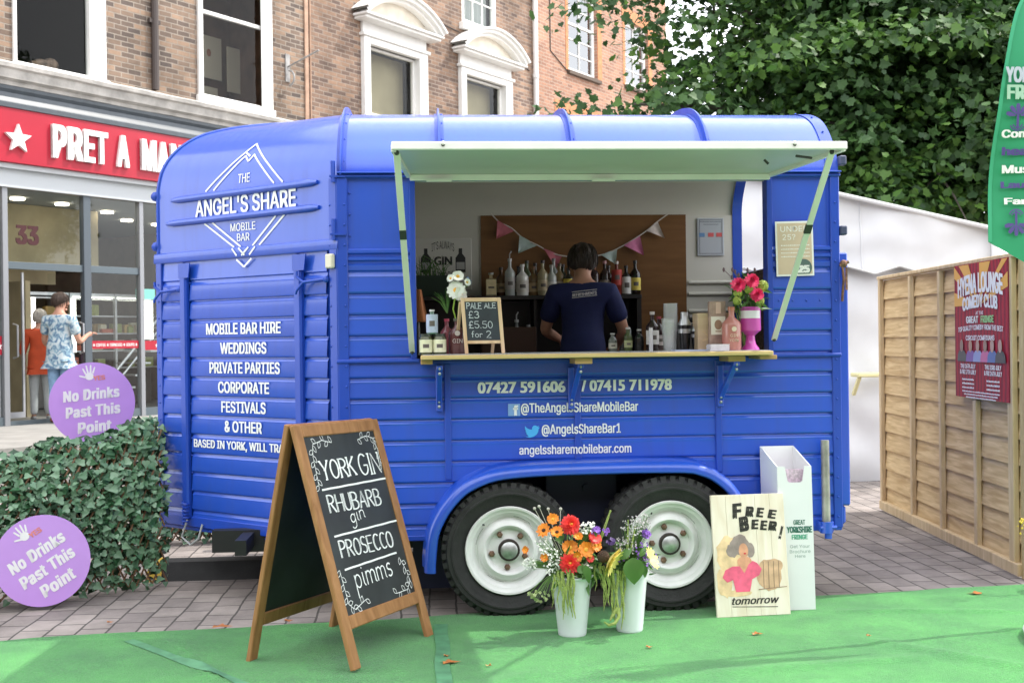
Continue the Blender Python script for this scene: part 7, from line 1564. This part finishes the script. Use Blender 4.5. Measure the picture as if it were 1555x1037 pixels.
bottle(.66, 7.60, 1.325, .19, .034, (.05, .06, .04), 'dark green bottle on the lower back bar by the grey label bottle', (.3, .3, .28), (.35, .36, .28)); bottle(.43, 7.62, 1.50, .15, .03, (.14, .10, .05), 'short brown bottle standing on the walnut drawers', (.2, .2, .2), (.4, .36, .28)); bottle(1.02, 6.34, 1.347, .10, .024, (.2, .22, .2), 'small clear bitters bottle between the barman and the green bottle', (.5, .5, .5), (.5, .48, .4))
for k_, (x_, h_, c_, d_) in enumerate(((.62, .21, (.03, .02, .015), 'black bottle in the back row between pourer and stoneware bottle'), (.735, .23, (.06, .03, .015), 'dark amber bottle in the back row under the mint pennant'), (.925, .22, (.02, .03, .02), 'blackish green bottle in the back row by the honey coloured bottle'), (1.24, .21, (.03, .015, .015), 'near black bottle in the back row beside the slim red bottle'))): bottle(x_, 7.85, SZ, h_, .033, c_, d_, (.04, .03, .03), (.34, .28, .18))
# left end of the counter
bottle(-.012, 5.95, 1.348, .105, .034, (.10, .11, .05), 'cream labelled jar nearer the hatch stay, one of two', (.04, .05, .04), (.72, .72, .50), (.1, .72), 'jar', group='jars on the counter'); bottle(.058, 5.95, 1.348, .105, .034, (.10, .11, .05), 'cream labelled jar nearer the pink bottles, one of two', (.04, .05, .04), (.74, .74, .52), (.1, .72), 'jar', group='jars on the counter')
bottle(.020, 5.95, 1.453, .125, .030, (.16, .30, .22), 'small bright printed bottle stacked on the two jars', (.55, .55, .55), (.42, .48, .62), (.05, .80))
bottle(.098, 6.12, 1.348, .185, .036, (.30, .08, .10), 'dark pink bottle between the two jars and the flower bottle', (.45, .05, .10))
vb = bottle(.150, 5.99, 1.348, .185, .046, (.16, .06, .06), 'dark pink gin bottle used as a vase for white flowers', (.12, .12, .08), None, shape='round', neck=.32)
m = MB(); text(m, 'GIN', (.150, 5.942, 1.415), (1, 0, 0), (0, 0, 1), .05, .022, .0); m.prism([(.014 * cos(t), .014 * sin(t)) for t in [2 * pi * k / 14 for k in range(14)]], (.150, 5.942, 1.455), (1, 0, 0), (0, 0, 1), 0, .0005); build('label', m, mat('pale_print', (.55, .48, .45), rough=.6), vb, flat=True)
wf = thing('flower_sprig', 'white daisies and greenery standing in the pink gin bottle', 'flowers', (.150, 5.99, 1.50))
for (x, z, R, n) in ((.145, 1.675, .050, (-.2, -1, .3)), (.165, 1.655, .040, (.5, -.9, .0)), (.155, 1.745, .034, (.1, -.9, .5)), (.12, 1.735, .022, (-.4, -.8, .3)), (.20, 1.715, .022, (.6, -.8, .2))): daisy(wf, (x, 5.93, z), n, R, WHITEF, GOLD, 12, .008, 'daisy', .28)
m = MB(); m.tube([(.150, 5.99, 1.50), (.13, 5.96, 1.58), (.145, 5.94, 1.67)], .004, 6); m.tube([(.152, 5.99, 1.50), (.16, 5.96, 1.62), (.155, 5.94, 1.74)], .003, 6); build('stem', m, mat('bright_stem', (.30, .45, .06), rough=.5), wf)
floret_cloud(wf, (.20, 5.95, 1.72), .022, 12, mat('blue_floret', (.08, .16, .35), rough=.6), 'blue_spray', .007)
s_ = MB()
for k in range(14): a = random.uniform(-1.0, .4); L = random.uniform(.06, .13); b = Vector((.10, 6.02, 1.56)); s_.tube([b, b + Vector((sin(a) * L * .6, .0, L * .7)), b + Vector((sin(a) * L * 1.3, -.02, L))], [.003, .0025, .001], 4)
build('grass_blades', s_, GREEN, wf)
tp = thing('herb_trough', 'dark green metal trough of grassy herbs on the back shelf', 'planter', (.04, 7.74, SZ)); m = MB(); m.add([(-.06, 7.66, SZ), (.12, 7.66, SZ), (.12, 7.80, SZ), (-.06, 7.80, SZ), (-.09, 7.63, SZ + .14), (.15, 7.63, SZ + .14), (.15, 7.83, SZ + .14), (-.09, 7.83, SZ + .14)], [(3, 2, 1, 0), (0, 1, 5, 4), (1, 2, 6, 5), (2, 3, 7, 6), (3, 0, 4, 7)]); build('trough', m, mat('dark_green', (.02, .045, .028), rough=.5), tp)
s_ = MB()
for k in range(44): a = random.gauss(0, .6); L = random.uniform(.07, .16); b = Vector((random.uniform(-.06, .12), random.uniform(7.67, 7.8), SZ + .12)); s_.tube([b, b + Vector((sin(a) * L * .4, random.gauss(0, .02), L * .7)), b + Vector((sin(a) * L, 0, L))], [.0035, .003, .001], 4)
build('grass_blades', s_, GREEN, tp)
cl = thing('copper_lamp', 'orange copper cone on a stem under the herb trough', 'ornament', (-.05, 7.62, 1.60)); m = MB(); m.lathe([(.06, 0), (.02, .2), (0, .2)], 16, Matrix.Translation((-.06, 7.5, 1.55))); m.lathe([(.07, .0), (.07, .01), (0, .01)], 16, Matrix.Translation((-.06, 7.5, 1.54))); build('cone', m, mat('copper', (.45, .16, .05), rough=.45, metal=.4), cl); m = MB(); m.tube([(-.06, 7.5, 1.325), (-.06, 7.5, 1.55)], .008, 8); build('stem', m, M_STEEL, cl)
# little chalkboard on the counter
cb_ = thing('table_chalkboard', 'small pine framed chalkboard with pale ale prices on the counter', 'chalkboard', (.27, 5.9, 1.348)); M_PINE = wood_mat('pine', (.60, .40, .24), (.74, .54, .36), (9, 9, 1), .5, .05)
co_ = Vector((.185, 5.865, 1.348)); cx_ = Vector((1, .03, 0)).normalized(); cy_ = Vector((-.065, .10, 1)); cy_ = (cy_ - cx_ * cy_.dot(cx_) * .0).normalized(); cn_ = cx_.cross(cy_).normalized(); cw, chh = .205, .288
m = MB()
def cq(a, b, o=0): return co_ + cx_ * a + cy_ * b + cn_ * o
for (a, b, w, h) in ((.009, chh / 2, .018, chh), (cw - .009, chh / 2 - .0, .018, chh), ): m.obox(cq(a + (-.004 if a < .1 else .012) * 0, b), cx_, cy_, cn_, w, h, .012, .002)
m.obox(cq(cw / 2, chh - .010), cx_, cy_, cn_, cw - .0365, .020, .0115, .002); m.obox(cq(cw / 2, .060), cx_, cy_, cn_, cw - .0365, .016, .0115, .002)
ry = Vector((-.10, -.16, 1)).normalized(); 
for a in (.0, cw - .016): p = cq(a, chh - .02, -.012); m.bar(p, (p.x - .035 + .01, p.y + .10, 1.350), .015, .010)
p0 = cq(0, chh - .02, -.012); build('frame', m, M_PINE, cb_); m = MB(); m.obox(cq(cw / 2, .168), cx_, cy_, cn_, cw - .03, .21, .004); build('board', m, mat('slate', (.022, .032, .042), rough=.5, var=.4, vscale=9), cb_)
m = MB(); chalk(m, 'PALE', .028, .232, .075, .030, co_, cx_, cy_, .004, .0036); chalk(m, 'ALE', .118, .234, .058, .026, co_, cx_, cy_, .004, .0036); chalk(m, '£3', .034, .184, .052, .034, co_, cx_, cy_, .0038, .0036); chalk(m, '£5.50', .032, .132, .120, .034, co_, cx_, cy_, .0036, .0036); chalk(m, 'for', .042, .085, .055, .030, co_, cx_, cy_, .0030, .0036); chalk(m, '2', .118, .082, .022, .034, co_, cx_, cy_, .0036, .0036); build('chalk_writing', m, mat('dim_chalk', (.55, .60, .64), rough=.8), cb_, flat=True)
# right end of the counter
def cup_stack():
    t = thing('cup_stack', 'tall stack of clear plastic cups on the counter', 'cups', (1.30, 6.12, 1.348)); m = MB(); T = Matrix.Translation((1.30, 6.12, 1.348))
    m.lathe([(.028, 0), (.034, .10), (.038, .11)], 18, T)
    for k in range(14): m.lathe([(.036, .105 + .0105 * k), (.039, .115 + .0105 * k), (.0385, .1165 + .0105 * k)], 18, T)
    build('cups', m, bottle_glass((.62, .64, .66), .55), t)
cup_stack()
t = thing('plastic_cup', 'second lower stack of clear cups in front of the wine bottle', 'cups', (1.235, 6.02, 1.348)); m = MB()
for k in range(6): m.lathe([(.026, .012 * k), (.034, .10 + .012 * k), (.036, .11 + .012 * k)], 18, Matrix.Translation((1.262, 6.0, 1.348)))
build('cups', m, bottle_glass((.6, .62, .62), .3), t)
def shaker(x, y, h, r, label, top):
    t = thing('cocktail_shaker', label, 'shaker', (x, y, 1.348)); T = Matrix.Translation((x, y, 1.348)); m = MB(); m.lathe([(r * .75, 0), (r, h * .62), (r, h * .66)], 20, T); build('tin', m, mat('black_steel', (.05, .05, .055), rough=.25, metal=.8), t); m = MB(); m.lathe([(r * 1.0, h * .66), (r * .95, h * .72), (r * .6, h * .85), (r * .6, h), (0, h)], 20, T); build('lid', m, top, t); m = MB(); m.lathe([(r * 1.02, h * .45), (r * 1.02, h * .56)], 20, T); build('band', m, M_ALU, t)
shaker(1.372, 6.10, .205, .034, 'taller black and steel cocktail shaker beside the cup stack', M_ALU); shaker(1.435, 6.08, .155, .033, 'shorter black cocktail shaker beside the gift box', M_ALU)
m = MB(); m.tube([(1.165, 5.98, 1.348), (1.165, 5.98, 1.47)], .011, 12); o = build('steel_tube', m, M_ALU, loc=(1.165, 5.98, 1.348)); tag(o, 'upright steel tube holder at the middle of the counter', 'holder')
m = MB(); m.box(1.46, 6.42, 1.501, 1.62, 6.6, 1.545, .015); o = build('black_bag', m, M_BLACK, loc=(1.54, 6.5, 1.5)); tag(o, 'black folded bag on the charcoal box behind the counter', 'bag')
m = MB(); m.box(1.27, 5.86, 1.348, 1.44, 5.98, 1.354); o = build('blue_menu', m, mat('blue_card', (.40, .45, .62), rough=.4), loc=(1.35, 5.9, 1.348)); tag(o, 'pale blue card lying flat on the counter', 'card')
m = MB()
for k in range(6): m.box(1.445 + .002 * (k % 3), 5.84, 1.348 + .0055 * k, 1.545 + .003 * (k % 2), 5.93, 1.353 + .0055 * k)
o = build('flyer_stack', m, mat('flyer_white', (.74, .70, .74), rough=.5, var=.1, vscale=50), loc=(1.5, 5.88, 1.348)); tag(o, 'small stack of white flyers in front of the gift box', 'flyers')
gx = thing('gift_box', 'pale kraft wooden gift box between the shakers and the gin carton', 'box', (1.50, 6.03, 1.348)); m = MB(); m.box(1.415, 5.98, 1.348, 1.60, 6.10, 1.545, .003); build('box', m, wood_mat('kraft', (.50, .36, .23), (.62, .47, .32), (1, 6, 9), .6, .05), gx); m = MB(); m.bar((1.44, 5.978, 1.40), (1.58, 5.978, 1.44), .004, .010); m.bar((1.44, 5.978, 1.45), (1.50, 5.978, 1.40), .004, .006); build('straw', m, mat('straw', (.62, .46, .28), rough=.8), gx)
gx = thing('gin_carton', 'slim pink and brown gin carton standing behind the pink bottle', 'carton', (1.515, 5.95, 1.348)); m = MB(); m.box(1.468, 5.935, 1.348, 1.555, 5.975, 1.605, .003); build('carton', m, mat('mauve_carton', (.34, .23, .19), rough=.5, var=.35, vscale=20), gx); m = MB(); m.box(1.475, 5.930, 1.43, 1.55, 5.934, 1.525); l_ = build('label', m, mat('label_cream', (.72, .68, .60), rough=.5), gx); m = MB(); m.prism([(.02 * cos(t), .026 * sin(t)) for t in [2 * pi * k / 18 for k in range(18)]], (1.512, 5.929, 1.482), (1, 0, 0), (0, 0, 1), 0, .0006); m.box(1.497, 5.929, 1.445, 1.527, 5.9295, 1.45); build('label_mark', m, mat('label_brown', (.30, .18, .12), rough=.5), l_, flat=True); m = MB(); m.box(1.500, 5.931, 1.54, 1.527, 5.934, 1.60); build('window', m, mat('pale_pinkcard', (.62, .42, .36), rough=.5), gx)
pgn = bottle(1.572, 5.89, 1.348, .225, .050, (.56, .24, .21), 'pale pink gin bottle with copper stopper beside the magenta vase', (.42, .15, .09), None, shape='round', neck=.30, a=.75)
m = MB(); text(m, 'GIN', (1.572, 5.838, 1.425), (1, 0, 0), (0, 0, 1), .04, .016, .0); text(m, 'YORK', (1.572, 5.838, 1.40), (1, 0, 0), (0, 0, 1), .05, .014, .0); m.prism([(.013 * cos(t), .013 * sin(t)) for t in [2 * pi * k / 14 for k in range(14)]], (1.572, 5.838, 1.458), (1, 0, 0), (0, 0, 1), 0, .0005); build('label', m, mat('pale_gold', (.66, .55, .42), rough=.5), pgn, flat=True)
vz = thing('goblet_vase', 'magenta goblet vase holding pink carnations on the counter end', 'vase', (1.68, 5.93, 1.348)); T = Matrix.Translation((1.682, 5.93, 1.348)); m = MB(); m.lathe([(.048, 0), (.046, .008), (.030, .03), (.024, .055), (.024, .075), (.040, .09), (.054, .10), (.056, .11), (.056, .225), (.052, .225), (.050, .12), (.0, .115)], 28, T); build('goblet', m, mat('magenta_glaze', (.50, .06, .36), rough=.2, coat=.5), vz)
m = MB(); m.lathe([(.0575, .165), (.0575, .205)], 20, T, pi * 1.02, pi * 1.75); build('label', m, mat('label_silver', (.66, .62, .68), rough=.4), vz)
vf = thing('posy', 'posy of hot pink carnations and lime blooms in the magenta vase', 'flowers', (1.68, 5.93, 1.57)); PINK = mat('hot_pink', (.80, .05, .18), rough=.5, var=.15, vscale=40); LIME = mat('lime_bloom', (.40, .48, .10), rough=.6, var=.3, vscale=40)
greens(vf, (1.67, 5.93, 1.56), .085, .17, 110, 9)
for (x, z, R) in ((1.605, 1.685, .042), (1.675, 1.705, .043), (1.70, 1.632, .042)):
    c, n = Vector((x, 5.87, z)), Vector((x - 1.65, -1, .35)).normalized(); m = MB()
    for k in range(6): petal_ring(m, c + n * .006 * k, n, None, 13, .004, R * (1 - .13 * k), R * .4, .004 + .004 * k, k * .4)
    build('carnation', m, PINK, vf, flat=True)
for (x, z, R) in ((1.605, 1.645, .026), (1.60, 1.605, .024), (1.735, 1.68, .034), (1.72, 1.60, .026), (1.665, 1.66, .024)):
    m = MB(); c = Vector((x, 5.88, z))
    for k in range(60): d = Vector((random.gauss(0, 1), random.gauss(-.3, 1), random.gauss(0, 1))).normalized(); petal_ring(m, c + d * R * .75, d, None, 3, 0, R * .35, R * .3, .004)
    build('lime_bloom', m, LIME, vf, flat=True)
m = MB()
for k in range(9): e = Vector((1.56 + .02 * k + random.uniform(-.02, .02), 5.95, 1.74 + random.uniform(-.02, .03))); m.tube([(1.67, 5.93, 1.58), (1.64 + .005 * k, 5.94, 1.68), e], .002, 5); m.sphere(e, .007, 6, (1, 1, 1.8))
build('twig', m, mat('dusky_twig', (.16, .10, .12), rough=.7), vf)
# things on the back wall
pl = thing('gin_plaque', 'white plaque with two bottles saying always gin time on the back wall', 'plaque', (.11, YB - .06, 1.95)); py_ = YB - .066
m = MB(); m.box(-.085, py_, 1.765, .305, py_ + .01, 2.12, .003); build('board', m, mat('plaque_white', (.64, .63, .57), rough=.6), pl)
m = Lines(); e1, e3 = Vector((1, 0, 0)), Vector((0, 0, 1))
text(m, "IT'S ALWAYS", (.108, py_ - .001, 2.055), e1, e3, .155, .055, .0, arch=.02); text(m, 'GIN', (.108, py_ - .001, 1.965), e1, e3, .125, .06, .045, font=False); text(m, "O'CLOCK", (.108, py_ - .001, 1.875), e1, e3, .14, .055, .0, arch=-.015)
build('lettering', m, mat('print_black', (.03, .03, .03), rough=.6), pl, flat=True)
m = MB()
for x in (-.01, .228): m = MB(); m.prism([(-.034, -.08), (.034, -.08), (.034, .02), (.012, .05), (.012, .085), (-.012, .085), (-.012, .05), (-.034, .02)], (x, py_ - .0005, 1.965), e1, e3, 0, .0008); b_ = build('bottle_print', m, MATS['print_black'], pl, flat=True); m = MB(); m.prism([(-.028, -.05), (.028, -.05), (.028, .0), (-.028, .0)], (x, py_ - .0015, 1.955), e1, e3, 0, .0006); build('label_print', m, mat('print_mid', (.42, .42, .40), rough=.6), b_, flat=True)
nt3 = thing('wall_notice', 'framed grey notice with coloured logos on the white back wall', 'notice', (1.98, YB - .06, 2.11)); m = MB(); m.box(1.885, YB - .064, 1.985, 2.075, YB - .056, 2.25, .003); build('sheet', m, mat('notice_grey', (.42, .45, .48), rough=.5), nt3)
m = MB()
for a, b, c, d in ((1.9, 2.062, 2.235, 2.238), (1.9, 2.062, 2.0, 2.003), (1.9, 1.903, 2.0, 2.238), (2.06, 2.063, 2.0, 2.238)): m.box(a, YB - .066, c, b, YB - .0645, d)
squiggle(m, 1.905 - 1.98, .075, 2.22 - 2.117, Vector((1.98, YB - .065, 2.117)), e1, e3, .006, 0); squiggle(m, -.05, .055, .085, Vector((1.98, YB - .065, 2.117)), e1, e3, .006, 0)
build('border', m, mat('notice_dark', (.16, .17, .2), rough=.6), nt3, flat=True)
for x, c_, nm_ in ((1.918, (.12, .25, .45), 'nb'), (1.982, (.62, .10, .10), 'nr'), (2.04, (.62, .10, .10), 'nr')):
    m = MB(); m.box(x - .02, YB - .0665, 2.118, x + .02, YB - .0645, 2.146, .0005); build('logo', m, mat(nm_, c_, rough=.5), nt3)
bu = thing('bunting', 'string of pink, white and mint pennants across the brown board', 'bunting', (1.06, YB - .1, 2.2)); cp = [(.44, 2.285), (.50, 2.225), (.58, 2.185), (.66, 2.115), (.76, 2.065), (.86, 2.01), (.97, 1.985), (1.10, 1.98), (1.22, 2.00), (1.32, 2.04), (1.42, 2.095), (1.52, 2.16), (1.60, 2.225), (1.68, 2.28)]
YP = YB - .09; m = MB(); m.tube([(x, YP, z) for x, z in smooth(cp, 4)], .0045, 6); build('cord', m, mat('bunting_cord', (.60, .55, .50), rough=.8), bu)
def pennant(a, b, tip, col, nm_):
    m = MB(); rows = []
    for j in range(7):
        t = j / 6; l = Vector((a[0], YP - .004, a[1])).lerp(Vector((tip[0], YP - .004, tip[1])), t); r = Vector((b[0], YP - .004, b[1])).lerp(Vector((tip[0], YP - .004, tip[1])), t); rows.append([l.lerp(r, q / 4) + Vector((0, -.008 * sin(q * 1.4 + t * 3), 0)) for q in range(5)])
    m.grid(rows); build('pennant', m, mat(nm_, col, rough=.85, var=.1, vscale=40), bu, sharp=80)
pennant((.485, 2.24), (.60, 2.165), (.475, 2.11), (.55, .16, .20), 'pen_pink'); pennant((.635, 2.135), (.76, 2.065), (.625, 2.01), (.45, .55, .52), 'pen_mint'); pennant((.80, 2.045), (.93, 1.99), (.885, 1.905), (.52, .16, .20), 'pen_pink'); pennant((1.20, 1.995), (1.315, 2.04), (1.30, 1.93), (.42, .56, .52), 'pen_mint'); pennant((1.36, 2.06), (1.475, 2.125), (1.50, 1.99), (.62, .20, .36), 'pen_rose'); pennant((1.52, 2.16), (1.60, 2.225), (1.645, 2.11), (.66, .58, .54), 'pen_cream')
